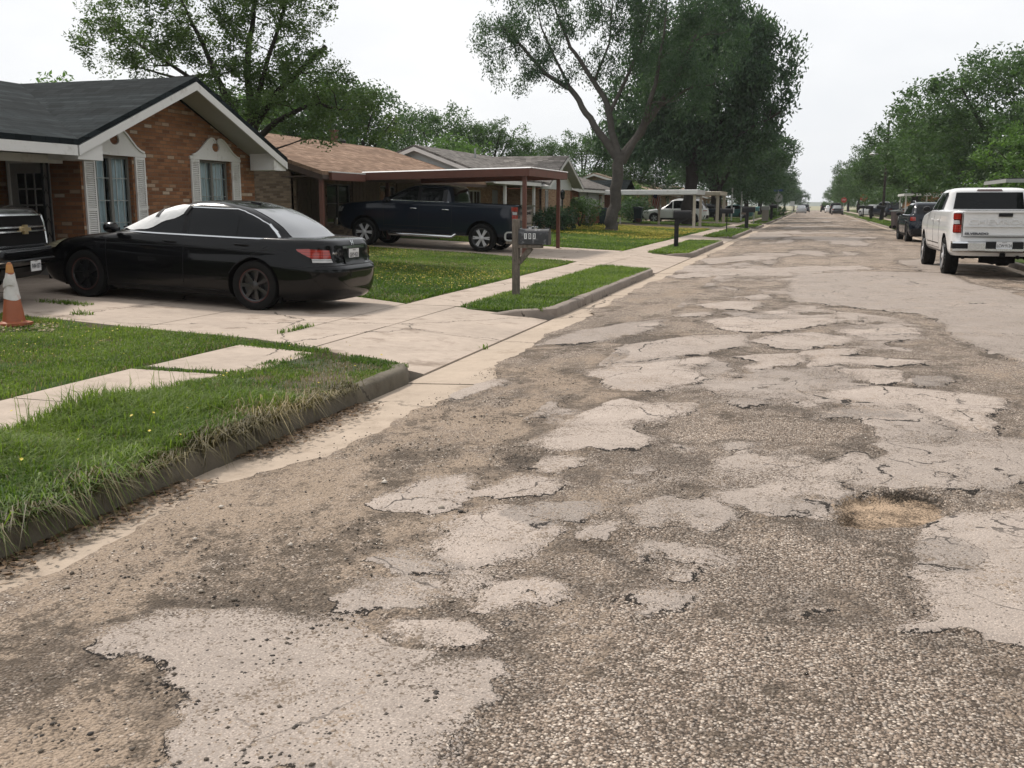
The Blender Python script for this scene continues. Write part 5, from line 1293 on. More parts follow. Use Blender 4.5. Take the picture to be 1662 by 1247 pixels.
def mirror(parent, x, y, z, m, s=1.0, sgn=1, gm=None):
    mb = MB(); rows = []
    for t, a, b in ((-.10, .03, .03), (-.09, .085, .065), (-.03, .10, .08), (.05, .085, .065), (.10, .03, .03)):
        rows.append([Vector((x + t * s * .9, y + sgn * (.13 + math.cos(q) * a) * s, z + .02 + math.sin(q) * b * s)) for q in np.linspace(0, 2 * math.pi, 14, endpoint=False)])
    mb.grid(rows, loop=True); mb.f += [tuple(range(14))[::-1], tuple(range(len(mb.v) - 14, len(mb.v)))]; mb.m += [0, 0]
    mb.box(x - .03, x + .05, y + sgn * .0 - .06, y + sgn * .0 + .06, z - .03, z + .02)
    return mb.build('wing_mirror', m, parent, smooth=50, uv=False)

def handle(st, x, z, sgn, mb, m=0):
    p = st.side(x, z, sgn)
    mb.tube([p + Vector((-.11, 0, 0)), p + Vector((-.09, sgn * .03, .005)), p + Vector((.07, sgn * .03, .005)), p + Vector((.1, 0, 0))], .013, 6, m)

# ---------------------------------------------------------------- black saloon
def make_sedan(name, label, loc, rz, paint, group=None, detail=True, rims=RIM_BLK, ring=None, txt='GHY·4531', cat='car'):
    v = thing(name, label, cat, loc, rz, group)
    lo = Stack([(.17, 2.16, -2.44, .84), (.23, 2.29, -2.51, .885), (.36, 2.37, -2.555, .912), (.50, 2.39, -2.57, .92), (.60, 2.375, -2.57, .922), (.645, 2.36, -2.545, .922), (.68, 2.34, -2.49, .92), (.73, 2.27, -2.475, .915), (.79, 2.10, -2.465, .908), (.85, 1.86, -2.46, .897), (.90, 1.58, -2.452, .882), (.945, 1.30, -2.44, .862), (.98, 1.08, -2.42, .835), (1.005, .9, -2.38, .80), (1.02, .75, -2.25, .73)], 7.5, 4.6)
    up = Stack([(.92, 1.30, -2.12, .872), (.98, 1.10, -2.04, .85), (1.05, .93, -1.92, .826), (1.13, .76, -1.81, .80), (1.22, .56, -1.64, .768), (1.30, .35, -1.45, .735), (1.365, .13, -1.27, .695), (1.41, -.06, -1.10, .648), (1.445, -.24, -.92, .58), (1.468, -.40, -.76, .46), (1.477, -.5, -.66, .3)], 4.6, 3.4)
    wr, wz = .345, .345; wx = (1.4, -1.4)
    W = [(x, sy * .79, wz) for x in wx for sy in (1, -1)]
    body = cut_body(lo.shell(56, 52, 20), [(x, sy * .84, wz - .005) for x in wx for sy in (1, -1)], .395, [paint, UNDER])
    link_mesh('body', body, v)
    up.shell(44, 40, 18).build('roof', paint, v, smooth=40, uv=False)
    for x, y, z in W: wheel(v, x, y, wr, .225, .225, rims, 7, ring, 'single')
    for sg in (1, -1):
        trims = MB(); pil = MB()
        a, l1 = window_panel(up, -.235, .94, 1.0, 1.365, None, 16, .17, .21, sgn=sg); a.build('front_side_window', TINT, v, smooth=60, uv=False)
        b, l2 = window_panel(up, -1.10, -.325, 1.0, 1.365, None, 12, .17, .21, sgn=sg); b.build('rear_side_window', TINT, v, smooth=60, uv=False)
        c, l3 = window_panel(up, -1.66, -1.13, 1.0, 1.365, None, 10, .17, .21, sgn=sg); c.build('quarter_window', TINT, v, smooth=60, uv=False)
        full = l3 + l2 + l1
        ribbon(up, full, .016, .012, trims, 0, 1); ribbon(up, [('x', -1.70, .985, sg), ('x', .98, .985, sg)], .018, .014, trims, 0, 14)
        panel(up, [('x', -.325, 1.0, sg), ('x', -.235, 1.0, sg)], [('x', -.325, 1.365, sg), ('x', -.235, 1.365, sg)], .007, 5, 1, pil)
        # thicker bright corner at the back of the side glass
        ribbon(up, [('x', -1.72, 1.0, sg), ('x', -1.63, 1.09, sg), ('x', -1.52, 1.18, sg)], .036, .013, trims, 0, 2)
        trims.build('window_trim', CHROME, v, smooth=50, uv=False); pil.build('door_pillar', PLASTIC, v, uv=False)
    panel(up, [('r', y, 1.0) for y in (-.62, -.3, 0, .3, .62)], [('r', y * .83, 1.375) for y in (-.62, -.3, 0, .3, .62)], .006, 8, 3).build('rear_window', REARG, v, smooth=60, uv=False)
    panel(up, [('f', y, 1.0) for y in (-.66, -.3, 0, .3, .66)], [('f', y * .84, 1.385) for y in (-.66, -.3, 0, .3, .66)], .006, 8, 3).build('windscreen', WIND, v, smooth=60, uv=False)
    sm = MB(); hd = MB()
    for sg in (1, -1):
        for ln in ([('x', .98, .24, sg), ('x', 1.0, .6, sg), ('x', 1.02, .9, sg)], [('x', -.28, .24, sg), ('x', -.29, .95, sg)], [('x', -1.02, .5, sg), ('x', -1.12, .62, sg), ('x', -1.4, .78, sg), ('x', -1.62, .9, sg)], [('x', .98, .25, sg), ('x', -.95, .25, sg)], [('x', -2.5, .665, sg), ('x', -1.86, .62, sg)]):
            ribbon(lo, ln, .009, .0025, sm, 0, 6)
        ribbon(lo, [('x', 1.2, .82, sg), ('x', -1.9, .835, sg)], .012, .0025, sm, 0, 20)
        
        for hx, hz in ((-.05, .885), (-1.2, .895)): hd = MB(); handle(lo, hx, hz, sg, hd); hd.build('door_handle', paint, v, smooth=60, uv=False)
    ribbon(lo, [('r', -.8, .66), ('r', .8, .66)], .014, .003, sm, 0, 16)
    sm.build('panel_gap', PLASTIC, v, uv=False)
    for sg in (1, -1):
        panel(lo, [('x', -2.06, .845, sg), ('x', -2.22, .765, sg), ('r', sg * .80, .755), ('r', sg * .60, .755)], [('x', -2.03, .875, sg), ('x', -2.20, .885, sg), ('r', sg * .80, .88), ('r', sg * .62, .87)], .012, 5, 4).build('tail_light', REDL, v, smooth=60, uv=False)
        panel(lo, [('x', -2.30, .705, sg), ('r', sg * .80, .70), ('r', sg * .585, .70)], [('x', -2.23, .752, sg), ('r', sg * .80, .75), ('r', sg * .60, .75)], .012, 3, 4).build('reversing_light', CLEARL, v, smooth=60, uv=False)
        panel(lo, [('x', 1.92, .70, sg), ('x', 2.12, .66, sg), ('f', sg * .70, .65)], [('x', 1.78, .835, sg), ('x', 1.98, .785, sg), ('f', sg * .66, .75)], .012, 5, 4).build('headlight', AMBER, v, smooth=60, uv=False)
        mirror(v, .86, sg * .86, 1.02, paint, 1.0, sg)
    fl = MB()
    for sg in (1, -1):
        for x in (1.0, -1.79): fl.box(x - .01, x + .012, sg * .80 - .09, sg * .80 + .07, .13, .44)
    fl.box(-2.1, 1.9, -.72, .72, .15, .3); fl.build('underbody', UNDER, v, uv=False)
    fin = MB(); fin.prism([(-.98, 0, 1.40), (-.82, 0, 1.425), (-.84, .0, 1.47), (-1.0, 0, 1.455)], (0, .03, 0)); fin.build('aerial', PLASTIC, v, uv=False)
    if detail:
        panel(lo, [('r', -.30, .665), ('r', .30, .665)], [('r', -.30, .90), ('r', .30, .90)], .003, 2, 6).build('plate_recess', paint, v, smooth=60, uv=False)
        plate(v, lo, 0, .80, txt)
        lb = MB(); ribbon(lo, [('r', -.33, .90), ('r', .33, .90)], .035, .02, lb, 0, 6); lb.build('trunk_strip', CHROME, v, uv=False)
        p = lo.end(.5, .83, False); text_mesh('badge', 'Accord', .05, frame_m(p + Vector((-.006, 0, 0)), (.05, -1, 0), (0, 0, 1)), CHROME, v, .002, sx=1.4)
        p = lo.end(0, .955, False); text_mesh('badge', 'H', .09, frame_m(p + Vector((-.008, 0, -.0)), (0, -1, 0), (0.3, 0, 1)), CHROME, v, .003, sx=1.2, bold=.003)
        cv = MB()
        # white film taped over the broken front window
        for sg in (1,):
            X = np.linspace(.86, -.27, 18); zs = np.linspace(1.0, 1.385, 60); E = [up.at(z) for z in zs]
            tp = [max([z for z, e in zip(zs, E) if e[0] - .155 >= x] or [1.01]) for x in X]
            bt = [1.01 + max(0, (.42 - x)) * .40 + .012 * math.sin(x * 17) for x in X]
            bt = [min(b, t - .004) for b, t in zip(bt, tp)]
            panel(up, [('x', x, b, sg) for x, b in zip(X, bt)], [('x', x, t, sg) for x, t in zip(X, tp)], .017, 5, 1, cv)
        cv.build('window_cover', WHITE_F, v, smooth=60, uv=False, label='white plastic film taped over the front window')
        tpe = MB(); ribbon(up, [('x', .235, 1.20, 1), ('x', .20, 1.345, 1)], .07, .024, tpe, 0, 4)
        tpe.build('tape', PLASTIC, v, uv=False); tpe = MB()
        ribbon(up, [('x', -.30, 1.37, 1), ('x', -.24, 1.26, 1)], .05, .024, tpe, 0, 3)
        tpe.build('tape', PLASTIC, v, uv=False)
        wp = MB(); wp.tube([(1.0, .5, 1.03), (1.02, .1, 1.045), (1.0, -.3, 1.04)], .014, 6); wp.build('wiper', PLASTIC, v, uv=False)
    return v

BLK = car_paint('black_paint', (.0022, .0024, .003), .22, .06, coat=.62)
NAVY = car_paint('navy_paint', (.0045, .0095, .019), .3, .08)
WHITE = car_paint('white_paint', (.72, .72, .72), .35, .28)
SILV = car_paint('silver_paint', (.36, .37, .38), .35)
DGREY = car_paint('dark_grey_paint', (.02, .022, .025), .35)
TEAL = car_paint('teal_paint', (.05, .16, .16), .4)

# ---------------------------------------------------------------- crew cab pickup
def make_pickup(name, label, loc, rz, paint, bright=True, rims=RIM_SIL, group=None, detail=True, steps=True):
    v = thing(name, label, 'pickup truck', loc, rz, group)
    lo = Stack([(.46, 2.55, -2.86, .93), (.53, 2.72, -2.90, .985), (.70, 2.82, -2.915, 1.01), (.95, 2.85, -2.92, 1.022), (1.08, 2.84, -2.92, 1.02), (1.18, 2.78, -2.925, 1.01), (1.25, 2.60, -2.93, 1.003), (1.30, 2.2, -2.93, .998), (1.345, 1.7, -2.93, .99), (1.385, 1.38, -2.925, .975), (1.405, 1.25, -2.915, .955)], 15, 9)
    up = Stack([(1.28, 1.62, -.99, .985), (1.40, 1.40, -.965, .955), (1.50, 1.20, -.945, .925), (1.62, .97, -.925, .888), (1.74, .72, -.90, .848), (1.82, .5, -.875, .815), (1.865, .3, -.83, .775), (1.895, .02, -.72, .70), (1.915, -.12, -.52, .52)], 9, 5)
    wr = .415; wx = (1.87, -1.875)
    body = cut_body(lo.shell(40, 56, 16), [(x, sy * .92, wr + .02) for x in wx for sy in (1, -1)], .485, [paint, UNDER], boxes=[(-2.86, -1.06, -.80, .80, .85, 1.6)], depth=.42, smooth=30)
    link_mesh('body', body, v)
    up.shell(38, 40, 16).build('cab', paint, v, smooth=38, uv=False)
    for x in wx:
        for sy in (1, -1): wheel(v, x, sy * .875, wr, .285, .29, rims, 6, None, 'twin')
    for sg in (1, -1):
        trims = MB(); pil = MB()
        a, l1 = window_panel(up, .18, 1.28, 1.415, 1.80, None, 14, .15, .16, sgn=sg); a.build('front_side_window', TINT, v, smooth=60, uv=False)
        b, l2 = window_panel(up, -.74, .06, 1.415, 1.80, None, 10, .15, .16, sgn=sg); b.build('rear_side_window', TINT, v, smooth=60, uv=False)
        ribbon(up, [('x', -.8, 1.40, sg), ('x', 1.36, 1.40, sg)], .018, .01, trims, 0, 10)
        panel(up, [('x', .06, 1.41, sg), ('x', .18, 1.41, sg)], [('x', .06, 1.80, sg), ('x', .18, 1.80, sg)], .006, 4, 1, pil)
        trims.build('window_trim', PLASTIC if not bright else CHROME, v, smooth=50, uv=False); pil.build('door_pillar', PLASTIC, v, uv=False)
    ys = (-.74, -.5, -.2, .2, .5, .74)
    panel(up, [('r', y, 1.43) for y in ys], [('r', y * .93, 1.80) for y in ys], .008, 6, 3).build('rear_window', TINT, v, smooth=60, uv=False)
    panel(up, [('f', y, 1.43) for y in ys], [('f', y * .92, 1.83) for y in ys], .008, 6, 3).build('windscreen', WIND, v, smooth=60, uv=False)
    b3 = MB(); panel(up, [('r', -.27, 1.825), ('r', .27, 1.825)], [('r', -.25, 1.862), ('r', .25, 1.862)], .014, 2, 6, b3); b3.build('brake_light', lens_mat('dark_red_lens', (.07, .02, .018)), v, smooth=60, uv=False)
    sm = MB(); hd = MB()
    for sg in (1, -1):
        for ln in ([('x', 1.22, .56, sg), ('x', 1.26, 1.30, sg)], [('x', .1, .56, sg), ('x', .1, 1.33, sg)], [('x', -.93, .56, sg), ('x', -.93, 1.36, sg)], [('x', 1.2, .56, sg), ('x', -.92, .56, sg)]):
            ribbon(lo, ln, .012, .003, sm, 0, 6)
        ribbon(lo, [('x', 1.2, .66, sg), ('x', -.9, .66, sg)], .02, .004, sm, 0, 10)
        
        for hx in (.3, -.72): hd = MB(); handle(lo, hx, 1.18, sg, hd); hd.build('door_handle', CHROME if bright and paint is not WHITE else paint, v, smooth=60, uv=False)
    for yy in (-.80, .80): ribbon(lo, [('r', yy, .86), ('r', yy, 1.38)], .014, .003, sm, 0, 6)
    sm.build('panel_gap', PLASTIC, v, uv=False)
    # tailgate: recessed lower band, spoiler lip, pressed lettering
    tg = MB()
    panel(lo, [('r', y, .775) for y in (-.79, 0, .79)], [('r', y, 1.375) for y in (-.79, 0, .79)], .012, 8, 6, tg)
    xr = -2.945
    for zc, hh, dx in ((1.385, .022, .028), (1.075, .006, .016), (.90, .004, .014)):
        tg.obox((xr - dx * .3, 0, zc), (dx, 0, 0), (0, .785, 0), (0, 0, hh))
    tgo = tg.build('tailgate', paint, v, smooth=35, uv=False)
    hb = MB(); hb.obox((xr - .022, 0, 1.315), (.012, 0, 0), (0, .135, 0), (0, 0, .036)); hb.build('handle', PLASTIC, tgo, uv=False, bevel=.012)
    gp = MB(); gp.obox((xr - .006, 0, .862), (.012, 0, 0), (0, .79, 0), (0, 0, .006)); gp.build('lower_seam', PLASTIC, tgo, uv=False)
    if detail:
        text_mesh('pressed_lettering', 'CHEVROLET', .145, frame_m((xr - .006, 0, 1.165), (0, -1, 0), (0, 0, 1)), paint, tgo, .007, sx=1.75)
        text_mesh('badge', 'SILVERADO', .062, frame_m((xr - .012, .53, .925), (0, -1, 0), (0, 0, 1)), PLATE_T, tgo, .002, sx=1.45, bold=.003)
    for sg in (1, -1):
        tl = MB(); panel(lo, [('x', -2.83, .945, sg), ('r', sg * .955, .94), ('r', sg * .815, .94)], [('x', -2.83, 1.345, sg), ('r', sg * .955, 1.355), ('r', sg * .815, 1.355)], .010, 8, 5, tl)
        to = tl.build('tail_light', DREDL, v, smooth=60, uv=False)
        for z0_, z1_, a_ in ((.955, 1.11, .82), (1.225, 1.34, .84)):
            c = MB(); panel(lo, [('x', -2.80, z0_, sg), ('r', sg * .955, z0_), ('r', sg * a_, z0_)], [('x', -2.80, z1_, sg), ('r', sg * .955, z1_), ('r', sg * a_, z1_)], .022, 4, 5, c); c.build('red_lens', REDL, to, smooth=60, uv=False)
        c = MB(); panel(lo, [('r', sg * .945, 1.13), ('r', sg * .85, 1.13)], [('r', sg * .945, 1.205), ('r', sg * .86, 1.205)], .022, 2, 5, c); c.build('reversing_light', CLEARL, to, smooth=60, uv=False)
        panel(lo, [('x', 2.62, 1.0, sg), ('f', sg * .92, .99), ('f', sg * .66, 1.0)], [('x', 2.55, 1.13, sg), ('f', sg * .9, 1.15), ('f', sg * .64, 1.13)], .012, 4, 4).build('headlight', CLEARL, v, smooth=60, uv=False)
        mirror(v, 1.12, sg * .95, 1.40, PLASTIC, .95, sg)
    # step bumper with a plate well and corner foot holds
    bp = MB()
    prof = [(-2.93, .56), (-3.05, .545), (-3.10, .585), (-3.10, .735), (-3.06, .765), (-2.93, .765)]
    def bar(y0, y1, mi=0, pr=prof): bp.prism([(x, y0, z) for x, z in pr], (0, y1 - y0, 0), mi)
    bar(.36, .70); bar(-.70, -.36)
    low = [(-2.93, .555), (-3.05, .54), (-3.105, .575), (-3.105, .622), (-2.93, .622)]
    bar(-.36, .36, 0, low)
    dk = [(-2.93, .622), (-3.055, .622), (-3.055, .762), (-2.93, .762)]; bar(-.36, .36, 1, dk)
    cn = [(-2.80, .56), (-3.03, .545), (-3.085, .575), (-3.085, .62), (-2.80, .62)]
    for sg in (1, -1):
        y0, y1 = (.70, .995) if sg > 0 else (-.995, -.70)
        bar(y0, y1, 0, cn); bar(y0, y1, 1, [(-2.80, .62), (-3.03, .62), (-3.03, .73), (-2.80, .73)]); bar(y0, y1, 0, [(-2.80, .73), (-3.06, .73), (-3.05, .765), (-2.80, .765)])
    bpo = bp.build('rear_bumper', [STEELC if bright else DGREY, PLASTIC], v, smooth=30, uv=False)
    if detail: plate(bpo, lo, 0, .7, 'LCW·9124', pos=(-3.066, 0, .695))
    fb = MB(); fb.box(2.78, 2.93, -.94, .94, .55, .80); fb.build('front_bumper', STEELC if bright else PLASTIC, v, uv=False, bevel=.04)
    gr = MB(); panel(lo, [('f', y, .86) for y in (-.6, 0, .6)], [('f', y, 1.16) for y in (-.6, 0, .6)], .01, 3, 5, gr); gr.build('grille', PLASTIC, v, uv=False)
    ch = MB(); ch.box(-2.75, 2.5, -.52, -.40, .46, .60); ch.box(-2.75, 2.5, .40, .52, .46, .60); ch.tube([(-1.875, -.75, .42), (-1.875, .75, .42)], .055, 8); ch.lathe([(.02, -.17), (.14, -.12), (.17, 0), (.14, .12), (.02, .17)], 14, 'y', (-1.875, 0, .40))
    ch.tube([(-2.95, -.3, .44), (-2.0, -.3, .47)], .04, 8); ch.lathe([(.10, -2.4), (.36, -2.4), (.36, -2.18), (.10, -2.18)], 20, 'z', (-2.35, 0, 2.70), closed=True); ch.box(-3.02, -2.7, -.045, .045, .44, .53)
    ch.tube([(-2.0, .62, .36), (-1.9, .62, .80)], .04, 6); ch.tube([(-2.0, -.62, .36), (-1.9, -.62, .80)], .04, 6)
    ch.build('chassis', UNDER, v, smooth=50, uv=False)
    if steps:
        stp = MB()
        for sg in (1, -1): stp.tube([(1.15, sg * .90, .50), (1.05, sg * 1.0, .40), (-.95, sg * 1.0, .40), (-1.05, sg * .9, .50)], .045, 8)
        stp.build('side_step', CHROME, v, smooth=60, uv=False)
    return v

# ---------------------------------------------------------------- sport utility body
def make_suv(name, label, loc, rz, paint, L=4.9, H=1.78, Wd=1.96, group=None, boxy=False, rims=RIM_SIL, wb=2.85, style='plain', glassm=None):
    v = thing(name, label, 'car', loc, rz, group); h = L / 2; w = Wd / 2; k = H / 1.78; off = .03
    hd_ = .98 * k if not boxy else 1.12 * k
    lo = Stack([(.26, h - .2, -h + .12, w * .90), (.34, h - .06, -h + .04, w * .96), (.55, h, -h, w), (.75, h - .01, -h + .01, w * 1.0), (.90 * k, h - (.03 if boxy else .10), -h + .03, w * .99), (hd_ - .05, h - (.10 if boxy else .30), -h + .04, w * .98), (hd_, h - (.30 if boxy else .45), -h + .05, w * .975), (hd_ + .06, h - 1.0, -h + .06, w * .95), (hd_ + .10, h - 1.35, -h + .08, w * .915)], 11 if boxy else 7, 7 if boxy else 3.8)
    zb = hd_ + .03
    up = Stack([(hd_ - .04, h - 1.22, -h + .05, w * .955), (zb + .08, h - 1.42, -h + .10, w * .915), (zb + .22 * k, h - 1.68, -h + .2, w * .87), (zb + .40 * k, h - 2.0, -h + .34, w * .81), (H - .13, h - 2.2, -h + .45, w * .765), (H - .06, h - 2.4, -h + .55, w * .70), (H - .02, h - 2.65, -h + .8, w * .58), (H, h - 2.85, -h + 1.05, w * .42)], 8, 4.4)
    wr = .365 if not boxy else .40; wx = (wb / 2 + off, -wb / 2 + off)
    body = cut_body(lo.shell(36, 48, 16), [(x, sy * (w - .08), wr) for x in wx for sy in (1, -1)], wr + .06, [paint, UNDER], smooth=32)
    link_mesh('body', body, v); up.shell(34, 36, 16).build('roof', paint, v, smooth=38, uv=False)
    for x in wx:
        for sy in (1, -1): wheel(v, x, sy * (w - .125), wr, .25, wr * .66, rims, 5, None, 'twin')
    G = glassm or TINT; zt = H - .14
    for sg in (1, -1):
        xs = [(h - 2.35, h - 1.30, 'front_side_window'), (h - 3.25, h - 2.45, 'rear_side_window'), (-h + .4, h - 3.35, 'cargo_window')]
        for xa, xb, nm in xs:
            if xb - xa > .15: window_panel(up, xa, xb, zb + .05, zt, None, 12, .14, .16, sgn=sg)[0].build(nm, G, v, smooth=60, uv=False)
        mirror(v, h - 1.45, sg * (w * .95), zb + .05, PLASTIC, 1.1, sg)
    y2 = w * .70; ys = (-y2, -y2 / 2, 0, y2 / 2, y2)
    panel(up, [('r', y, zb + .06) for y in ys], [('r', y * .9, zt) for y in ys], .008, 6, 4).build('rear_window', G, v, smooth=60, uv=False)
    panel(up, [('f', y, zb + .04) for y in ys], [('f', y * .9, zt + .02) for y in ys], .008, 6, 4).build('windscreen', WIND, v, smooth=60, uv=False)
    for sg in (1, -1):
        if style == 'square':
            panel(lo, [('r', sg * w * .92, .90), ('r', sg * w * .72, .90)], [('r', sg * w * .92, 1.06), ('r', sg * w * .72, 1.06)], .012, 4, 6).build('tail_light', REDL, v, smooth=60, uv=False)
        else:
            panel(lo, [('x', -h + .28, .90 * k, sg), ('r', sg * w * .88, .88 * k), ('r', sg * w * .6, .88 * k)], [('x', -h + .36, hd_ + .02, sg), ('r', sg * w * .88, hd_ + .01), ('r', sg * w * .62, hd_)], .012, 5, 4).build('tail_light', REDL, v, smooth=60, uv=False)
        panel(lo, [('x', h - .42, .80 * k, sg), ('f', sg * w * .86, .77 * k), ('f', sg * w * .56, .78 * k)], [('x', h - .5, .93 * k, sg), ('f', sg * w * .84, .92 * k), ('f', sg * w * .55, .90 * k)], .012, 5, 4).build('headlight', CLEARL, v, smooth=60, uv=False)
    bm_ = MB(); b2_ = MB(); panel(lo, [('f', y, .36) for y in (-w * .8, 0, w * .8)], [('f', y, .56) for y in (-w * .8, 0, w * .8)], .01, 3, 5, bm_); panel(lo, [('r', y, .34) for y in (-w * .85, 0, w * .85)], [('r', y, .58) for y in (-w * .85, 0, w * .85)], .01, 3, 5, b2_)
    b2_.build('bumper_trim', PLASTIC, v, smooth=60, uv=False)
    bm_.build('bumper_trim', PLASTIC, v, smooth=60, uv=False)
    sm = MB()
    for sg in (1, -1):
        for xx in (h - 1.28, h - 2.4, h - 3.3): ribbon(lo, [('x', xx, .36, sg), ('x', xx, hd_ + .02, sg)], .012, .003, sm, 0, 6)
        ribbon(lo, [('x', wx[0] - .45, .33, sg), ('x', wx[1] + .45, .33, sg)], .10, .008, sm, 0, 8)
    sm.build('sill_trim', PLASTIC, v, uv=False)
    rr_ = MB()
    for sg in (1, -1): rr_.tube([(h - 2.6, sg * w * .66, H - .06), (h - 2.7, sg * w * .66, H + .025), (-h + .9, sg * w * .66, H + .025), (-h + .75, sg * w * .66, H - .05)], .018, 6)
    rr_.build('roof_rail', STEELC, v, smooth=60, uv=False)
    ub = MB(); ub.box(-h + .3, h - .3, -w * .75, w * .75, .24, .4); ub.build('underbody', UNDER, v, uv=False)
    v['_lo'] = 0
    return v, lo, up

# ---------------------------------------------------------------- place them
car1 = make_sedan('saloon_car', 'black saloon car with white film over its front window on the near driveway', (-8.73, 13.09, .116), math.pi - .012, BLK, ring=REDRING)
car1.rotation_euler = (0, -.040, math.pi - .012)

def big_suv():
    v, lo, up = make_suv('utility_car', 'black sport utility car with a split chrome grille at the left edge', (-12.42, 10.10, .27), R(19), BLK, L=5.15, H=1.93, Wd=2.0, boxy=True, wb=2.95)
    h = 2.575
    for o in list(v.children):
        if o.name.startswith('headlight') or (o.name.startswith('bumper_trim') and o.data.vertices[0].co.x > 0): D.objects.remove(o)
    g = MB(); panel(lo, [('f', y, .70) for y in (-.78, -.4, 0, .4, .78)], [('f', y, 1.09) for y in (-.78, -.4, 0, .4, .78)], .012, 4, 4, g); go = g.build('grille', UNDER, v, uv=False)
    c = MB()
    for z, w_ in ((1.09, .022), (.94, .02), (.885, .02), (.70, .022)): ribbon(lo, [('f', -.80, z), ('f', .80, z)], w_, .03, c, 0, 16)
    for y in (-.8, .8): ribbon(lo, [('f', y, .70), ('f', y, 1.09)], .022, .03, c, 0, 5)
    c.build('grille_bar', CHROME, go, smooth=60, uv=False)
    p = lo.end(0, .912, True) + Vector((.045, 0, 0)); b = MB()
    b.prism([(p.x - .02, y, p.z + z) for y, z in ((-.15, -.02), (-.05, -.02), (-.06, -.06), (.06, -.06), (.05, -.02), (.15, -.02), (.13, .025), (.05, .025), (.045, .06), (-.045, .06), (-.05, .025), (-.13, .025))], (.035, 0, 0)); b.build('emblem', GOLD, go, uv=False)
    for sg in (1, -1):
        panel(lo, [('x', 2.24, .82, sg), ('f', sg * .94, .80), ('f', sg * .83, .80)], [('x', 2.16, 1.08, sg), ('f', sg * .93, 1.10), ('f', sg * .83, 1.09)], .014, 5, 4).build('headlight', CLEARL, v, smooth=60, uv=False)
        panel(lo, [('x', 2.36, .68, sg), ('f', sg * .94, .68), ('f', sg * .86, .70)], [('x', 2.30, .77, sg), ('f', sg * .94, .77), ('f', sg * .86, .765)], .014, 3, 4).build('marker_light', CLEARL, v, smooth=60, uv=False)
    bb = MB(); rows = []
    for z, o_ in ((.42, -.02), (.46, .07), (.56, .10), (.64, .09), (.665, .02)):
        rows.append([lo.end(y, max(z, .4), True) + Vector((o_, 0, 0)) for y in np.linspace(-.97, .97, 25)])
    bb.grid(rows); bb.f = [f[::-1] for f in bb.f]; bb.build('front_bumper', BLK, v, smooth=60, uv=False)
    q = MB(); ribbon(lo, [('f', -.93, .655), ('f', .93, .655)], .02, .075, q, 0, 16); ribbon(lo, [('f', -.9, .52), ('f', .9, .52)], .014, .105, q, 0, 16); q.build('bumper_strip', STEELC, v, smooth=60, uv=False)
    ai = MB(); panel(lo, [('f', y, .30) for y in (-.7, 0, .7)], [('f', y, .43) for y in (-.7, 0, .7)], .03, 2, 6, ai); ai.build('air_intake', PLASTIC, v, uv=False)
    e = lo.end(.1, .5, True); plate(v, lo, .06, .46, 'FHN·1877', True, pos=(e.x + .10, .06, .44))
    return v
big_suv()
pk1 = make_pickup('pickup_truck', 'dark navy crew cab pickup parked nose in under the rust red car port', (-11.14, 29.02, .212), math.pi + .0, NAVY, True, RIM_MIX)
pk1.rotation_euler = (0, -.042, math.pi)
make_pickup('pickup_truck', 'white crew cab pickup seen from behind, parked at the right kerb', (3.83, 25.95, -.02), math.pi / 2 + .012, WHITE, True, RIM_SIL, steps=False)
make_suv('utility_car', 'small boxy black sport utility parked just ahead of the white pickup', (4.72, 47.1, -.05), math.pi / 2 + .05, car_paint('deep_blue_black', (.006, .010, .018), .25, .1), L=4.23, H=1.69, Wd=1.82, boxy=True, wb=2.57, style='square', rims=RIM_BLK)
make_suv('utility_car', 'white sport utility seen through the white car port behind the dark elm trunk', (-9.9, 77.0, .17), math.pi, WHITE, L=5.0, H=1.78, Wd=1.99, wb=2.86)
GF = 'cars parked far down the street'
make_sedan('saloon_car', 'dark grey saloon parked facing away far down the right kerb', (3.95, 172, -.03), math.pi / 2, DGREY, GF, False, RIM_SIL)
make_pickup('pickup_truck', 'black pickup parked behind the dark grey saloon far down the right kerb', (4.1, 192, -.03), math.pi / 2, BLK, False, RIM_SIL, GF, False, False)
make_sedan('saloon_car', 'tiny white saloon beyond the black pickup far down the street', (3.4, 212, -.03), math.pi / 2, WHITE, GF, False, RIM_SIL)
make_pickup('pickup_truck', 'dark pickup farthest down the right side of the street', (2.9, 240, -.03), math.pi / 2, DGREY, False, RIM_SIL, GF, False, False)
make_sedan('saloon_car', 'silver saloon with dark tail parked at the far left kerb', (-1.85, 196, -.05), math.pi / 2, SILV, GF, False, RIM_SIL)
make_suv('utility_car', 'dark sport utility beyond the silver saloon at the far left kerb', (-1.4, 226, -.05), math.pi / 2, DGREY, group=GF)
GD = 'cars in far driveways'
make_sedan('saloon_car', 'dark blue saloon side on in a far left driveway under the trees', (-10.6, 104.5, .17), math.pi, NAVY, GD, False, RIM_SIL)
make_sedan('saloon_car', 'teal saloon low behind the thin posted mailbox on the far left', (-8.6, 113, .09), math.pi, TEAL, GD, False, RIM_SIL)
make_suv('utility_car', 'dark blue sport utility in the far right driveway behind the dark mailboxes', (8.3, 127, .12), math.pi / 2 + .5, NAVY, group=GD)
make_sedan('saloon_car', 'pale silver saloon left of the dark blue sport utility on the right', (7.2, 133, .1), math.pi / 2 + .4, SILV, GD, False, RIM_SIL)
make_sedan('saloon_car', 'black saloon nosed under the far white car port on the right', (10.4, 104.5, .13), 0.25, BLK, GD, False, RIM_SIL)

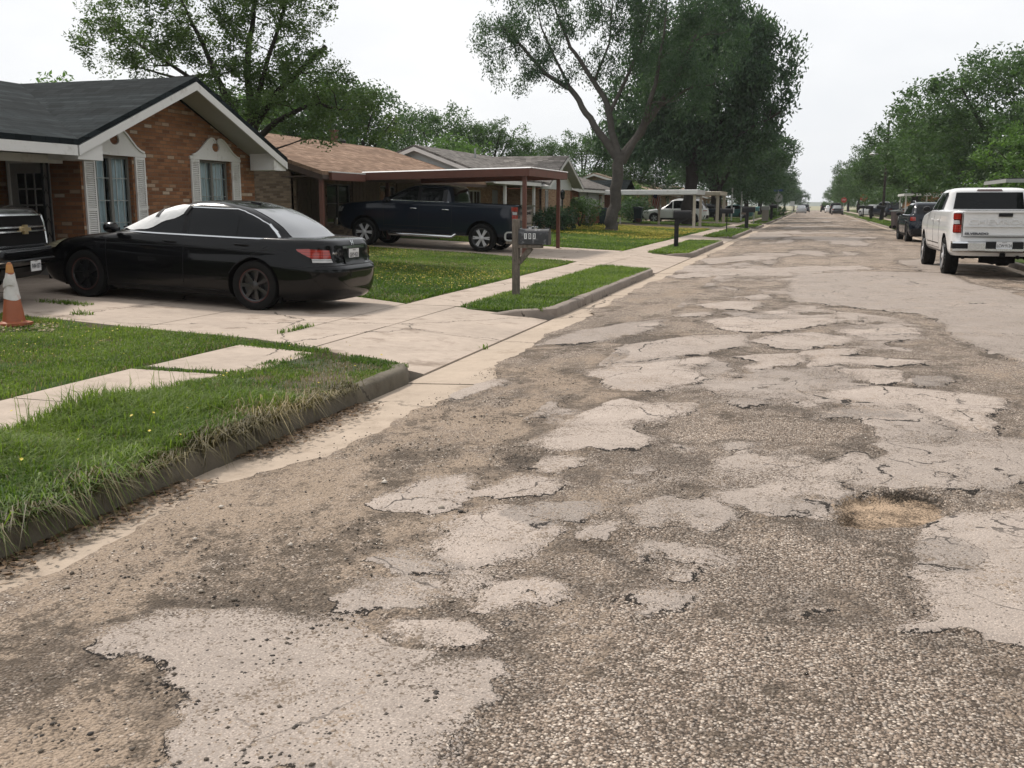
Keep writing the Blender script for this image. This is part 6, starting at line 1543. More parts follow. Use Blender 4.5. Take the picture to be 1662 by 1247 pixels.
# ================================================================== houses
BRICK1 = course_mat('orange_brick', .215, .0677, .011, [(0, (.140, .060, .030)), (.3, (.215, .094, .044)), (.62, (.285, .134, .064)), (.82, (.19, .082, .04)), (.91, (.28, .165, .10)), (.96, (.38, .28, .20)), (1, (.44, .36, .28))], (.17, .115, .078), .85, .008)
BRICK2 = course_mat('brown_brick', .215, .0677, .011, [(0, (.12, .085, .06)), (.5, (.20, .145, .10)), (1, (.27, .20, .145))], (.17, .14, .11))
BRICK3 = course_mat('tan_brick', .215, .0677, .011, [(0, (.26, .15, .085)), (.5, (.36, .22, .13)), (1, (.43, .29, .18))], (.26, .2, .15))
BRICK4 = course_mat('red_brick', .215, .0677, .011, [(0, (.15, .045, .025)), (.6, (.24, .075, .04)), (1, (.30, .11, .06))], (.2, .15, .11))
BRICK5 = course_mat('bright_brick', .215, .0677, .011, [(0, (.36, .15, .06)), (1, (.48, .23, .10))], (.3, .2, .12))
ROOF1 = course_mat('charcoal_shingle', .30, .135, .008, [(0, (.013, .017, .018)), (.5, (.018, .023, .025)), (1, (.025, .031, .033))], (.003, .0035, .004), .95, .02, .15, wear='shingle', rowk=.7)
ROOF2 = course_mat('brown_shingle', .30, .135, .008, [(0, (.16, .105, .075)), (.5, (.225, .15, .106)), (1, (.29, .20, .145))], (.10, .06, .04), .92, .012, .2, wear='shingle')
ROOF3 = course_mat('grey_shingle', .30, .135, .008, [(0, (.10, .092, .085)), (.5, (.155, .143, .133)), (1, (.21, .195, .18))], (.06, .055, .05), .92, .012, .2, wear='shingle')
ROOF5 = course_mat('tan_shingle', .30, .135, .008, [(0, (.27, .20, .15)), (1, (.40, .31, .24))], (.18, .13, .1), .92, .012, .2, wear='shingle')
TRIM = mat('white_trim', (.66, .645, .62), .55, var=.06, vs=3, dirt=((.30, .26, .21), 3.5, .45))
SOFF = mat('soffit_board', (.46, .45, .43), .7, var=.1)
WOODD = mat('dark_stained_wood', (.055, .032, .022), .7, var=.4, vs=9)
WOODP = mat('weathered_plank', (.13, .095, .07), .8, var=.4, vs=9)
RUST = mat('rust_red_metal', (.125, .047, .032), .5, var=.25, vs=5, dirt=((.09, .04, .03), 4, .6))
METW = mat('white_metal', (.66, .66, .65), .45, var=.06, dirt=((.35, .30, .24), 4, .4))
METC = mat('cream_metal', (.47, .42, .34), .5, var=.1, dirt=((.25, .2, .15), 4, .5))
SIDING = mat('white_siding', (.60, .61, .60), .6, var=.06)
GREYP = mat('grey_paint', (.30, .31, .30), .6, var=.1)
FRAME = mat('window_bronze', (.15, .145, .13), .45, var=.1)
MUNT = mat('window_grille_paint', (.32, .34, .33), .45)
PANE = glass_mat('window_pane', (.015, .02, .022), .03, .95)
DPANE = glass_mat('dark_pane', (.012, .014, .015), .04)
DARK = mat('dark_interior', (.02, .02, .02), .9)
CURT = mat('blue_curtain', (.78, .88, .92), .8, var=.12, vs=4)
DOORW = mat('white_door', (.30, .29, .275), .5, var=.08, dirt=((.25, .22, .18), 3, .5))  # white paint darkened to carry the deep porch shade

def wall_x(mb, x, y0, y1, z0, z1, holes=(), th=.12, mi=0):
    """wall in the plane x (outer face towards +x) with rectangular openings (ya, yb, za, zb)"""
    ys = sorted({y0, y1, *[h[0] for h in holes], *[h[1] for h in holes]}); zs = sorted({z0, z1, *[h[2] for h in holes], *[h[3] for h in holes]})
    for a, b in zip(ys, ys[1:]):
        for c, d in zip(zs, zs[1:]):
            if any(h[0] <= (a + b) / 2 <= h[1] and h[2] <= (c + d) / 2 <= h[3] for h in holes): continue
            mb.add([(x, a, c), (x, b, c), (x, b, d), (x, a, d)], [(0, 1, 2, 3)], mi)
            mb.add([(x - th, a, c), (x - th, b, c), (x - th, b, d), (x - th, a, d)], [(3, 2, 1, 0)], mi)
    for a, b, c, d in holes:
        mb.add([(x, a, c), (x, b, c), (x, b, d), (x, a, d), (x - th, a, c), (x - th, b, c), (x - th, b, d), (x - th, a, d)], [(0, 4, 5, 1), (1, 5, 6, 2), (2, 6, 7, 3), (3, 7, 4, 0)], mi)
    return mb
def wall_y(mb, y, x0, x1, z0, z1, holes=(), th=.12, mi=0):
    """wall in the plane y (outer face towards -y)"""
    t = MB(); wall_x(t, 0, x0, x1, z0, z1, holes, th)
    return mb.add([(p[1], y - p[0], p[2]) for p in t.v], t.f, mi)

def grid_window(parent, x, y0, y1, z0, z1, cols, rows, curtain=True, sash=True, frame=FRAME, munt=MUNT, pane=PANE, nm='window', curtm=None):
    """framed window set in the plane x facing +x: frame, glazing bars, pane and curtain"""
    f = MB(); t = .045
    f.box(x - .05, x, y0, y0 + t, z0, z1); f.box(x - .05, x, y1 - t, y1, z0, z1); f.box(x - .049, x - .001, y0 + t, y1 - t, z1 - t, z1); f.box(x - .049, x - .001, y0 + t, y1 - t, z0, z0 + t)
    if sash:
        ym = (y0 + y1) / 2; f.box(x - .052, x + .004, ym - .035, ym + .035, z0 + t, z1 - t)
    w = f.build(nm, frame, parent, bevel=.004)
    g = MB()
    for i in range(1, cols):
        if sash and i * 2 == cols: continue
        yy = y0 + (y1 - y0) * i / cols; g.box(x - .032, x - .018, yy - .007, yy + .007, z0 + t, z1 - t)
    for j in range(1, rows):
        zz = z0 + (z1 - z0) * j / rows; g.box(x - .031, x - .019, y0 + t, y1 - t, zz - .007, zz + .007)
    if g.v: g.build('glazing_bars', munt, w)
    p = MB(); p.add([(x - .036, y0 + .02, z0 + .02), (x - .036, y1 - .02, z0 + .02), (x - .036, y1 - .02, z1 - .02), (x - .036, y0 + .02, z1 - .02)], [(0, 1, 2, 3)])
    p.build('pane', pane, w)
    if curtain:
        for a, b in (((.02, .40), (.50, .98)) if curtain == 'part' else ((.02, .98),)):
            c = MB(); n = 40; rws = []
            for z in (z0 + .03, (z0 + z1) / 2, z1 - .03):
                rws.append([(x - .10 + .022 * math.sin(k * 1.25 + z) + .012 * math.sin(k * .4), y0 + (y1 - y0) * (a + (b - a) * k / n) + (.03 * math.sin(z * 3) if 0 < k < n else 0), z) for k in range(n + 1)])
            c.grid(rws); c.build('curtain', curtm or CURT, w, smooth=80)
    return w

def shutter(parent, x, y0, y1, z0, z1):
    m = MB(); t = .035
    m.box(x, x + .035, y0, y0 + t, z0, z1); m.box(x, x + .035, y1 - t, y1, z0, z1)
    zm = z0 + (z1 - z0) * .42
    for a, b in ((z0, z0 + .05), (zm - .03, zm + .03), (z1 - .05, z1)): m.box(x + .001, x + .034, y0 + t, y1 - t, a, b)
    m.box(x, x + .008, y0 + t, y1 - t, z0 + .05, z1 - .05)
    for a, b in ((z0 + .06, zm - .035), (zm + .035, z1 - .055)):
        n = int((b - a) / .036)
        for k in range(n):
            zz = a + (b - a) * (k + .5) / n
            m.obox((x + .02, (y0 + y1) / 2, zz), (.011, 0, -.010), (0, (y1 - y0) / 2 - t, 0), (.003, 0, .004))
    return m.build('shutter', TRIM, parent)

def pediment(parent, x, y0, y1, z, h):
    """broken scroll pediment over a window"""
    hw = (y1 - y0) / 2; c = (y0 + y1) / 2
    half = [(1.0, 0), (1.0, .13), (.93, .16), (.80, .22), (.66, .36), (.52, .58), (.40, .78), (.29, .92), (.19, .99), (.11, .98), (.065, .90), (.075, .80), (.125, .74), (.15, .62), (.13, .50), (.07, .42), (0, .40)]
    out = [(c + a * hw, z + b * h) for a, b in half] + [(c - a * hw, z + b * h) for a, b in half[-2::-1]]
    m = MB(); m.prism([(x, a, b) for a, b in out], (.035, 0, 0))
    o = m.build('pediment', TRIM, parent, smooth=20)
    r = MB()
    for sg in (1, -1):
        P = [Vector((x + .04, c + sg * a * hw, z + b * h)) for a, b in half[2:12]]
        rows = []
        for i, p in enumerate(P):
            d = (P[min(i + 1, len(P) - 1)] - P[max(i - 1, 0)]).normalized(); s = Vector((1, 0, 0)).cross(d).normalized() * .028
            rows.append([p + s * .15 + Vector((-.01, 0, 0)), p + s * .15 + Vector((.022, 0, 0)), p - s + Vector((.022, 0, 0)), p - s + Vector((-.01, 0, 0))] if sg > 0 else [p - s * .15 + Vector((-.01, 0, 0)), p - s * .15 + Vector((.022, 0, 0)), p + s + Vector((.022, 0, 0)), p + s + Vector((-.01, 0, 0))])
        r.grid(rows, loop=True)
    r.build('moulding', TRIM, o, smooth=50)
    return o

# ------------------------------------------------------------- the orange brick house at the left
def house_one():
    H = thing('brick_house', 'orange brick house with a white gable, scroll pediments and charcoal roof', 'house', (0, 0, 0))
    X = -11.9; zf0 = -.2; W1 = (14.79, 15.80, .80, 2.36); W2 = (17.90, 19.02, .95, 2.40)
    y0, y1, ya, za = 14.43, 20.0, 16.93, 3.66
    w = MB(); wall_x(w, X, y0, y1, zf0, 2.5, [W1, W2], .13)
    w.prism([(X, y0, 2.5), (X, y1, 2.5), (X, ya, za)], (-.13, 0, 0))
    wall_y(w, y0 + .0, -12.52, X, zf0, 2.5, [], .12); wall_y(w, y0 + .02, -17, -13.48, zf0, 2.5, [], .12); wall_y(w, y0 + .02, -13.48, -12.52, 2.28, 2.5, [], .12)
    w.box(-19, X - .14, y1 - .12, y1 - .004, zf0, 2.5); w.box(-16.5, -16.35, 3, y0 - .0, zf0, 2.5)
    w.build('wall', BRICK1, H)
    bk = MB(); bk.add([(X - .9, y0 + .2, 0), (X - .9, y1 - .2, 0), (X - .9, y1 - .2, 2.5), (X - .9, y0 + .2, 2.5)], [(0, 1, 2, 3)]); bk.build('dark_backing', DARK, H)  # dark sheet standing in for the unlit room behind the windows
    for Wn, cu in ((W1, 'part'), (W2, True)):
        grid_window(H, X - .075, *Wn, 6, 4, cu)
    sl = MB()
    for Wn in (W1, W2): sl.box(X - .1, X + .045, Wn[0] - .02, Wn[1] + .02, Wn[2] - .07, Wn[2] - .003)
    sl.build('window_sill', BRICK1, H)
    for Wn, a, b in ((W1, .30, .28), (W2, .30, .30)):
        shutter(H, X + .002, Wn[0] - a, Wn[0] - .02, Wn[2] - .05, Wn[3] - .0)
        shutter(H, X + .002, Wn[1] + .06, Wn[1] + .06 + b, Wn[2] - .05, Wn[3] - .0)
        pediment(H, X + .004, Wn[0] - a - .03, Wn[1] + .06 + b + .03, Wn[3] + .005, .46 if Wn is W1 else .43)
    # roof planes
    e, r, xe, xr = 2.53, 3.88, -11.22, -15.25; yl, yr, yc = 13.60, 20.30, 16.95
    rf = MB(); th = .09
    rf.slab([(xe, 3, e), (xe, yl, e), (xr, yc, r), (xr, 3, r)][::1], th)
    rf.slab([(xe, yl, e), (xe, yc, r), (xr, yc, r)], th)
    rf.slab([(xe, yc, r), (xe, yr, e), (-19.4, yr, e), (xr, yc, r)], th)
    rf.slab([(xr, 3, r), (xr, yc, r), (-19.4, yr, e), (-19.4, 3, e)], th)
    rf.build('roof', ROOF1, H)
    # barge boards, eave fascia and boxed returns
    def barge(ya_, za_, yb_, zb_):
        return [(xe - .03, ya_, za_ - .10), (xe - .03, yb_, zb_ - .10), (xe - .03, yb_, zb_ - .25), (xe - .03, ya_, za_ - .25)]
    bb = MB()
    bb.prism(barge(yl + .02, e, yc, r), (.035, 0, 0)); bb.prism(barge(yc, r, yr - .02, e), (.035, 0, 0))
    bb.box(xe - .035, xe + .004, 3, yl - .02, e - .255, e - .094)
    bb.prism([(xe - .62, yl + .03, e - .31), (xe - .62, yl + .62, e - .31), (xe - .62, yl + .62, e + .13), (xe - .62, yl + .03, e - .12)], (.58, 0, 0))
    bb.prism([(xe - .62, yr - .54, e - .285), (xe - .62, yr - .03, e - .285), (xe - .62, yr - .03, e - .12), (xe - .62, yr - .54, e + .09)], (.58, 0, 0))
    bb.build('fascia', TRIM, H)
    sf = MB()
    sf.slab([(xe - .04, yl + .02, e - .13), (xe - .04, yc, r - .13), (X - .02, yc, r - .13), (X - .02, yl + .02, e - .13)], .012)
    sf.slab([(xe - .04, yc, r - .13), (xe - .04, yr - .02, e - .13), (X - .02, yr - .02, e - .13), (X - .02, yc, r - .13)], .012)
    sf.box(-16.4, xe - .05, 3, y0 - .02, e - .20, e - .17)
    sf.build('soffit', SOFF, H)
    bm = MB(); bm.box(-12.35, -12.2, 3, y0 - .05, e - .34, e - .21); bm.build('porch_beam', TRIM, H)
    # porch door and iron post
    d = MB(); dx0, dx1, dz0, dz1 = -13.46, -12.54, .10, 2.26; yd = y0 + .06
    d.box(dx0 + .05, dx1 - .05, yd, yd + .045, dz0, dz1 - .05); do = d.build('door', DOORW, H)
    fr = MB(); fr.box(dx0, dx0 + .05, yd - .03, yd + .05, dz0, dz1); fr.box(dx1 - .05, dx1, yd - .03, yd + .05, dz0, dz1); fr.box(dx0 + .05, dx1 - .05, yd - .03, yd + .05, dz1 - .05, dz1); fr.build('door_frame', TRIM, do)
    gx0, gx1, gz0, gz1 = -13.27, -12.72, 1.22, 2.05
    p = MB(); p.box(gx0, gx1, yd - .008, yd - .002, gz0, gz1); p.build('door_pane', DPANE, do)
    m = MB()
    for i in range(4): xx = gx0 + (gx1 - gx0) * i / 3; m.box(xx - .012, xx + .012, yd - .018, yd - .009, gz0, gz1)
    for i in range(4): zz = gz0 + (gz1 - gz0) * i / 3; m.box(gx0, gx1, yd - .0175, yd - .0095, zz - .012, zz + .012)
    m.build('glazing_bars', DOORW, do)
    k = MB(); k.lathe([(.0, 0), (.03, .01), (.032, .03), (.02, .05), (.012, .06), (.012, .08)][::-1], 12, 'y', (dx0 + .14, yd - .08, 1.02)); k.build('door_knob', STEELC, do, smooth=50)
    ip = MB()
    for xx in (-12.38, -12.26): ip.tube([(xx, y0 - .35, .05), (xx, y0 - .35, e - .34)], .02, 6)
    for i in range(9): ip.tube([(-12.38, y0 - .35, .2 + i * .24), (-12.32, y0 - .36, .32 + i * .24), (-12.26, y0 - .35, .2 + i * .24)], .008, 5)
    ip.build('porch_post', PLASTIC, H, smooth=60)
    fl = MB(); fl.box(-16.3, -13.9, 5, y0 - .02, -.1, gz(-12) + .06); fl.build('porch_slab', CONC, H)
    for i, z in enumerate((2.2, 2.0)): pass
    return H
house_one()

# ------------------------------------------------------------- brown roofed house behind the red car port
def house_two():
    H = thing('brown_roof_house', 'low brown brick house with a broad tan brown shingle roof', 'house')
    g0 = -.1; xe, xr, e, r = -12.85, -17.3, 2.42, 3.83; ya, yb = 25.1, 39.6
    rf = MB(); rf.slab([(xe, ya, e), (xe, yb, e), (xr, yb, r), (xr, ya, r)], .10); rf.slab([(xr, ya, r), (xr, yb, r), (-21.8, yb, e), (-21.8, ya, e)], .10)
    rf.build('roof', ROOF2, H)
    w = MB(); wall_y(w, ya + .45, -21, -14.05, g0, 2.42); wall_x(w, -15.3, ya + .5, yb - .3, g0, 2.5, [(26.4, 27.35, .2, 2.3), (30.2, 32.0, .9, 2.2), (34.5, 35.9, .9, 2.2)], .12)
    w.box(-15.28, -14.05, ya + .57, ya + .72, g0, 2.42); w.prism([(-21, ya + .46, 2.42), (-14.05, ya + .46, 2.42), (xr, ya + .46, r - .15)], (0, .1, 0)); w.box(-21, -14.5, yb - .45, yb - .3, g0, 2.5)
    w.build('wall', BRICK2, H)
    for p0, p1 in ((27.6, 30.05), (32.05, 34.4), (35.95, 39)):
        pl = MB(); y = p0; i = 0
        while y < p1 - .12: pl.box(-15.29, -15.25 - (i % 2) * .012, y, y + .14, .25, 2.42); y += .141; i += 1
        pl.build('plank_cladding', WOODP, H)
    for a, b, c, d in ((30.2, 32.0, .9, 2.2), (34.5, 35.9, .9, 2.2)): grid_window(H, -15.34, a, b, c, d, 2, 2, True, True, FRAME, FRAME, DPANE)
    d = MB(); d.box(-15.40, -15.34, 26.4, 27.35, .2, 2.3); do = d.build('door', WOODD, H); p = MB(); p.box(-15.338, -15.33, 26.6, 27.15, 1.3, 2.1); p.build('door_pane', DPANE, do)
    f = MB(); f.box(xe - .05, xe + .015, ya, yb, e - .22, e - .102); f.box(-14.1, xe - .05, ya + .02, yb, e - .16, e - .13)
    for s_ in (0,):
        f.prism([(xe, ya - .02, e - .10), (xe, ya - .02, e - .26), (xr, ya - .02, r - .26), (xr, ya - .02, r - .10)], (0, .04, 0))
    f.build('fascia', WOODD, H)
    gt = MB(); gt.box(xe + .016, xe + .10, 25.5, 27.7, e - .24, e - .03); gt.build('gutter', RUST, H); gt = MB(); gt.box(xe - .02, xe + .105, 25.5, 27.7, e - .029, e + .0); gt.build('flashing', METW, H)
    po = MB()
    for y in (25.35, 29.9, 34.5): po.box(-13.06, -12.95, y - .055, y + .055, gz(-13) - .05, e - .16)
    po.build('porch_post', RUST, H, bevel=.006)
    ln = MB(); ln.box(-14.8, -14.72, 26.1, 26.18, 1.95, 2.16); ln.box(-14.83, -14.69, 26.07, 26.21, 2.16, 2.19); ln.build('porch_lantern', STEELC, H)
    ch = MB(); ch.box(-17.6, -17.4, 35.2, 35.4, 3.6, 4.25); ch.box(-17.64, -17.36, 35.16, 35.44, 4.25, 4.3); ch.build('chimney', RUST, H)
    vt = MB(); vt.lathe([(.12, 0), (.12, .15), (.22, .16), (.24, .24), (.15, .33), (.01, .36)], 16, 'z', (-17.9, 36.6, 3.72)); vt.build('roof_vent', PLASTIC, H, smooth=50)
    return H
house_two()

def carport(name, label, x0, x1, y0, y1, zt, zb_rear, posts, m, pm, beam=.22, ribs=True, group=None, roofm=None):
    """flat metal roof on posts, x1 is the street end"""
    c = thing(name, label, 'car port', (0, 0, 0), 0, group)
    b = MB(); dz = zb_rear - zt
    b.prism([(x0, y0, zb_rear), (x1, y0, zt), (x1, y0, zt - beam), (x0, y0, zb_rear - beam)], (0, .05, 0))
    b.prism([(x0, y1 - .05, zb_rear), (x1, y1 - .05, zt), (x1, y1 - .05, zt - beam), (x0, y1 - .05, zb_rear - beam)], (0, .05, 0))
    b.box(x1 - .05, x1 + .003, y0 + .05, y1 - .05, zt - beam, zt - .002)
    b.build('edge_beam', m, c)
    r = MB(); n = int((y1 - y0) / .15); rows = []
    for k in range(n * 2 + 1):
        y = y0 + (y1 - y0) * k / (2 * n); d = .03 if k % 2 else .0
        rows.append([(x0, y, zb_rear + .006 + d), (x1 + .04, y, zt + .006 + d)])
    r.grid(rows); r.f = [f[::-1] for f in r.f]
    r.slab([(x0 + .05, y0 + .06, zb_rear - .03), (x0 + .05, y1 - .06, zb_rear - .03), (x1 - .06, y1 - .06, zt - .03), (x1 - .06, y0 + .06, zt - .03)][::-1], .03)
    r.build('roof', roofm or METW, c)
    for px, py, s in posts:
        p = MB(); p.box(-s, s, -s, s, gz(px) - .1, zt - beam + .02 + dz * (x1 - px) / (x1 - x0 + 1e-6)); o = p.build('post', pm, c, bevel=.006); o.location = (px, py, 0)
        q = MB(); q.box(-s * 1.8, s * 1.8, -s * 1.8, s * 1.8, gz(px), gz(px) + .03); q.build('foot_plate', pm, o)
    return c
carport('red_carport', 'rust red metal car port on two front posts over the navy pickup', -12.9, -7.72, 27.75, 32.4, 2.53, 2.44, [(-7.9, 27.9, .055), (-7.97, 32.2, .055)], RUST, RUST, .215)
carport('white_carport', 'long white metal car port past the tall forked tree', -13.4, -6.95, 64.4, 69.3, 2.42, 2.42, [(-7.15, 64.75, .085), (-7.15, 68.5, .085), (-13.0, 64.6, .07), (-10, 69.1, .07)], METW, METC, .26)
carport('beige_carport', 'beige metal car port just beyond the long white one', -13, -6.85, 79.6, 86.4, 2.5, 2.5, [(-7.05, 80, .11), (-7.05, 86, .11), (-12.6, 80, .08)], METC, METC, .24, roofm=METC)

# ------------------------------------------------------------- grey roofed house with white side gable
def house_three():
    H = thing('grey_roof_house', 'tan brick house with grey shingles, white siding gable and porch columns', 'house')
    X = -12.6; xe = -12.05; e, r = 2.52, 3.98; yl, yr, yc = 47.0, 54.35, 50.7; g0 = -.1
    rf = MB(); xr = -16.0
    ya = 39.6; e2 = 2.62
    rf.slab([(-12.45, ya, e2), (-12.45, 47.3, e2), (xr, yc, r), (xr, ya, r)], .09)
    rf.slab([(xe, yl, e), (xe, yc, r), (xr, yc, r), (-12.45, 47.3, e2)], .09)
    rf.slab([(xe, yc, r), (xe, yr, e), (-20, yr, e), (xr, yc, r)], .09); rf.slab([(xr, ya, r), (xr, yc, r), (-20, yr, e), (-20, ya, e)], .09)
    rf.build('roof', ROOF3, H)
    w = MB(); W1 = (48.15, 48.95, .95, 2.15); W2 = (50.6, 51.4, .95, 2.15)
    wall_x(w, X, 47.5, 53.6, g0, 2.28, [(48.2, 48.9, .75, 2.25), (51.15, 51.9, .75, 2.25)], .12)
    wall_x(w, -14.6, ya + .4, 47.5, g0, 2.45, [(42.3, 44.2, .8, 2.15), (45.9, 46.9, .1, 2.2)], .12); wall_y(w, ya + .4, -20, -14.6, g0, 2.45); w.box(-14.58, X - .13, 47.5, 47.62, g0, 2.28); w.box(-20, X - .13, 53.48, 53.595, g0, 2.28)
    w.build('wall', BRICK3, H)
    s = MB(); s.prism([(X - .02, 47.4, 2.28), (X - .02, 53.9, 2.28), (X - .02, 53.6, 2.62), (X - .02, yc, r - .18), (X - .02, 47.6, 2.62)], (.06, 0, 0))
    s.build('siding', SIDING, H); s = MB()
    s.prism([(-19.8, ya + .34, 2.45), (-12.75, ya + .34, 2.45), (xr, ya + .34, r - .16)], (0, .06, 0))
    for k in range(24): xx = -19.2 + k * .28; hh = r - .2 - abs(xx - xr) * .38; s.box(xx, xx + .012, ya + .328, ya + .338, 2.46, max(2.5, hh))
    s.build('siding', SIDING, H)
    f = MB()
    for a, b, c, d in ((yl, e, yc, r), (yc, r, yr, e)): f.prism([(xe - .02, a, b - .095), (xe - .02, c, d - .095), (xe - .02, c, d - .25), (xe - .02, a, b - .25)], (.035, 0, 0))
    for a, b, c, d in ((-12.42, e2, xr, r), (xr, r, -20, e)): f.prism([(a, ya - .03, b - .095), (c, ya - .03, d - .095), (c, ya - .03, d - .25), (a, ya - .03, b - .25)], (0, .035, 0))
    f.box(-12.5, -12.44, ya, 46.9, e2 - .25, e2 - .092); f.box(-14.5, -12.5, ya + .05, 47.4, e2 - .2, e2 - .17)
    f.build('fascia', TRIM, H)
    so = MB(); so.slab([(xe - .03, yc, r - .12), (xe - .03, yr - .02, e - .12), (X, yr - .02, e - .12), (X, yc, r - .12)], .015); so.slab([(xe - .03, yl + .02, e - .12), (xe - .03, yc, r - .12), (X, yc, r - .12), (X, yl + .02, e - .12)], .015); so.build('soffit', SOFF, H)
    for a, b in ((48.2, 48.9), (51.15, 51.9)):
        grid_window(H, X - .02, a, b, .75, 2.25, 2, 2, False, True, TRIM, TRIM, DPANE)
        p = MB(); p.box(X + .003, X + .02, a, b, .35, .74); p.build('window_apron', TRIM, H)
    grid_window(H, -14.62, 42.3, 44.2, .8, 2.15, 4, 1, False, True, TRIM, TRIM, DPANE)
    d = MB(); d.box(-14.7, -14.64, 45.9, 46.9, .1, 2.2); d.build('door', GREYP, H)
    for y in (41.6, 44.3, 46.3): c = MB(); c.box(-12.72, -12.6, y - .07, y + .07, 0, e2 - .2); c.build('porch_column', TRIM, H, bevel=.01)
    v = MB(); v.tube([(-15.2, 45.2, 3.5), (-15.2, 45.2, 4.1)], .05, 8); v.build('vent_pipe', GREYP, H)
    return H
house_three()
lp = thing('lamp_post', 'black garden lamp post among the shrubs in front of the white gable', 'lamp', (-11.6, 47.7, gz(-11.6)))
m = MB(); m.tube([(0, 0, 0), (0, 0, 1.55)], .035, 8); m.build('post', PLASTIC, lp)
m = MB(); m.lathe([(.06, 1.55), (.10, 1.6), (.13, 1.9), (.02, 2.02)], 6, 'z'); m.build('lantern', DPANE, lp)

def plain_house(name, label, X, y0, y1, e, r, depth, brick, roofm, gable=True, wins=(), trim=TRIM, side=1, rake=.4):
    """gabled house beside the street; side=1 faces +x (left of the street), -1 faces -x"""
    H = thing(name, label, 'house'); xr = X - side * depth; xe = X + side * .55; fx = lambda pts: pts if side > 0 else pts[::-1]
    rf = MB(); rf.slab(fx([(xe, y0 - rake, e), (xe, y1 + rake, e), (xr, y1 + rake, r), (xr, y0 - rake, r)]), .1)
    xb = xr - side * depth; rf.slab(fx([(xr, y0 - rake, r), (xr, y1 + rake, r), (xb, y1 + rake, e), (xb, y0 - rake, e)]), .1); rf.build('roof', roofm, H)
    w = MB(); a, b = sorted((X, xb + side * .5)); w.box(a, b, y0, y1, -.1, e - .05); w.prism([(X, y0 + .01, e - .06), (xr, y0 + .01, r - .15), (xb + side * .5, y0 + .01, e - .06)], (0, .1, 0)); w.build('wall', brick, H)
    f = MB(); q = sorted((xe - side * .04, xe + side * .01)); f.box(q[0], q[1], y0 - rake, y1 + rake, e - .25, e - .103)
    for p_, s_ in ((xe, xr), (xb, xr)): f.prism([(p_, y0 - rake - .03, e - .1), (s_, y0 - rake - .03, r - .1), (s_, y0 - rake - .03, r - .27), (p_, y0 - rake - .03, e - .27)], (0, .04, 0))
    f.build('fascia', trim, H)
    for a, b, c, d in wins:
        m = MB(); q = sorted((X + side * .003, X + side * .05)); m.box(q[0], q[1], a, b, c, d); wo = m.build('window', TRIM, H)
        m = MB(); q = sorted((X + side * .051, X + side * .056)); m.box(q[0], q[1], a + .08, b - .08, c + .08, d - .08); m.build('pane', DPANE, wo)
    return H
h4 = plain_house('brick_house', 'red brick house with grey roof behind the forked tree trunk', -13.4, 57.5, 71.5, 2.5, 4.15, 5.0, BRICK4, ROOF3, wins=[(65.5, 66.6, .8, 2.1), (61.5, 62.6, .8, 2.1)])
m = MB(); m.box(-13.37, -13.2, 61.0, 61.14, .2, 2.4); m.box(-13.36, -13.3, 59.0, 64.8, 1.4, 2.42); m.build('dark_screen', GREYP, h4)
g = MB(); g.slab([(-12.3, 69.0, 2.55), (-12.3, 71.0, 3.25), (-17, 71.0, 3.25), (-17, 69.0, 2.55)], .08); g.slab([(-12.3, 71.0, 3.25), (-12.3, 73.0, 2.55), (-17, 73.0, 2.55), (-17, 71.0, 3.25)], .08); g.build('dormer_roof', ROOF1, h4)
plain_house('beige_roof_house', 'low house with a pale beige roof glimpsed under the elm crown', -13.5, 88, 104, 2.6, 4.3, 5, BRICK3, ROOF5, wins=[(92, 94, .8, 2.1), (98, 99.5, .2, 2.1)])
GFH = 'far houses on the left'
for i, (y, m_, rm, lb) in enumerate(((116, BRICK2, ROOF3, 'far brown brick house under the second rounded tree'), (138, BRICK3, ROOF5, 'far tan house behind the fourth tree of the left row'), (164, BRICK4, ROOF3, 'far red brick house near the end of the left row'))):
    h = plain_house('brick_house', lb, -14, y, y + 14, 2.6, 4.2, 5, m_, rm, wins=[(y + 3, y + 4.5, .8, 2.1), (y + 8, y + 9.5, .8, 2.1)]); h['group'] = GFH
# right side of the street
plain_house('brick_house', 'bright orange brick house behind the far white car port on the right', 13.5, 108, 122, 2.6, 4.2, 5, BRICK5, ROOF3, side=-1, wins=[(111, 112.5, .9, 2.1)])
h = plain_house('brick_house', 'shaded house with pale porch posts above the small boxy black car', 14.5, 78, 94, 2.6, 4.2, 5, BRICK2, ROOF3, side=-1, wins=[(82, 83.5, .9, 2.1), (87, 88.5, .9, 2.1)])
for y in (78.6, 80.6, 86): c = MB(); c.box(12.0, 12.16, y - .08, y + .08, .1, 2.75); c.build('porch_post', METC, h)
c = MB(); c.box(11.6, 14.4, 78, 81.2, 2.76, 2.95); c.build('porch_roof', METC, h)
plain_house('brick_house', 'dark shaded house behind the dark flat car port at right', 17, 50, 64, 2.7, 4.3, 5, BRICK2, ROOF3, side=-1)
plain_house('brick_house', 'pale roofed house beyond the orange brick house on the right', 12.0, 134, 150, 2.6, 4.0, 5, BRICK5, ROOF5, side=-1)
def right_port(name, label, x0, x1, y0, y1, z, posts, m, pm, rm):
    c = thing(name, label, 'car port'); r = MB(); r.box(x0, x1, y0, y1, z - .04, z); r.build('roof', rm, c)
    b = MB(); b.box(x0 - .03, x0 + .03, y0, y1, z - .22, z - .041); b.box(x0 + .03, x1, y0 - .03, y0 + .03, z - .22, z - .041); b.build('edge_beam', m, c)
    for px, py in posts: p = MB(); p.box(px - .06, px + .06, py - .06, py + .06, gz(px) - .1, z - .041); p.build('post', pm, c)
    return c
right_port('dark_carport', 'dark flat car port with a thin pale edge behind the white pickup at right', 8.9, 16.5, 53.5, 60, 2.78, [(9.1, 59.7), (13.4, 59.7), (12.2, 53.8)], GREYP, GREYP, PLASTIC)
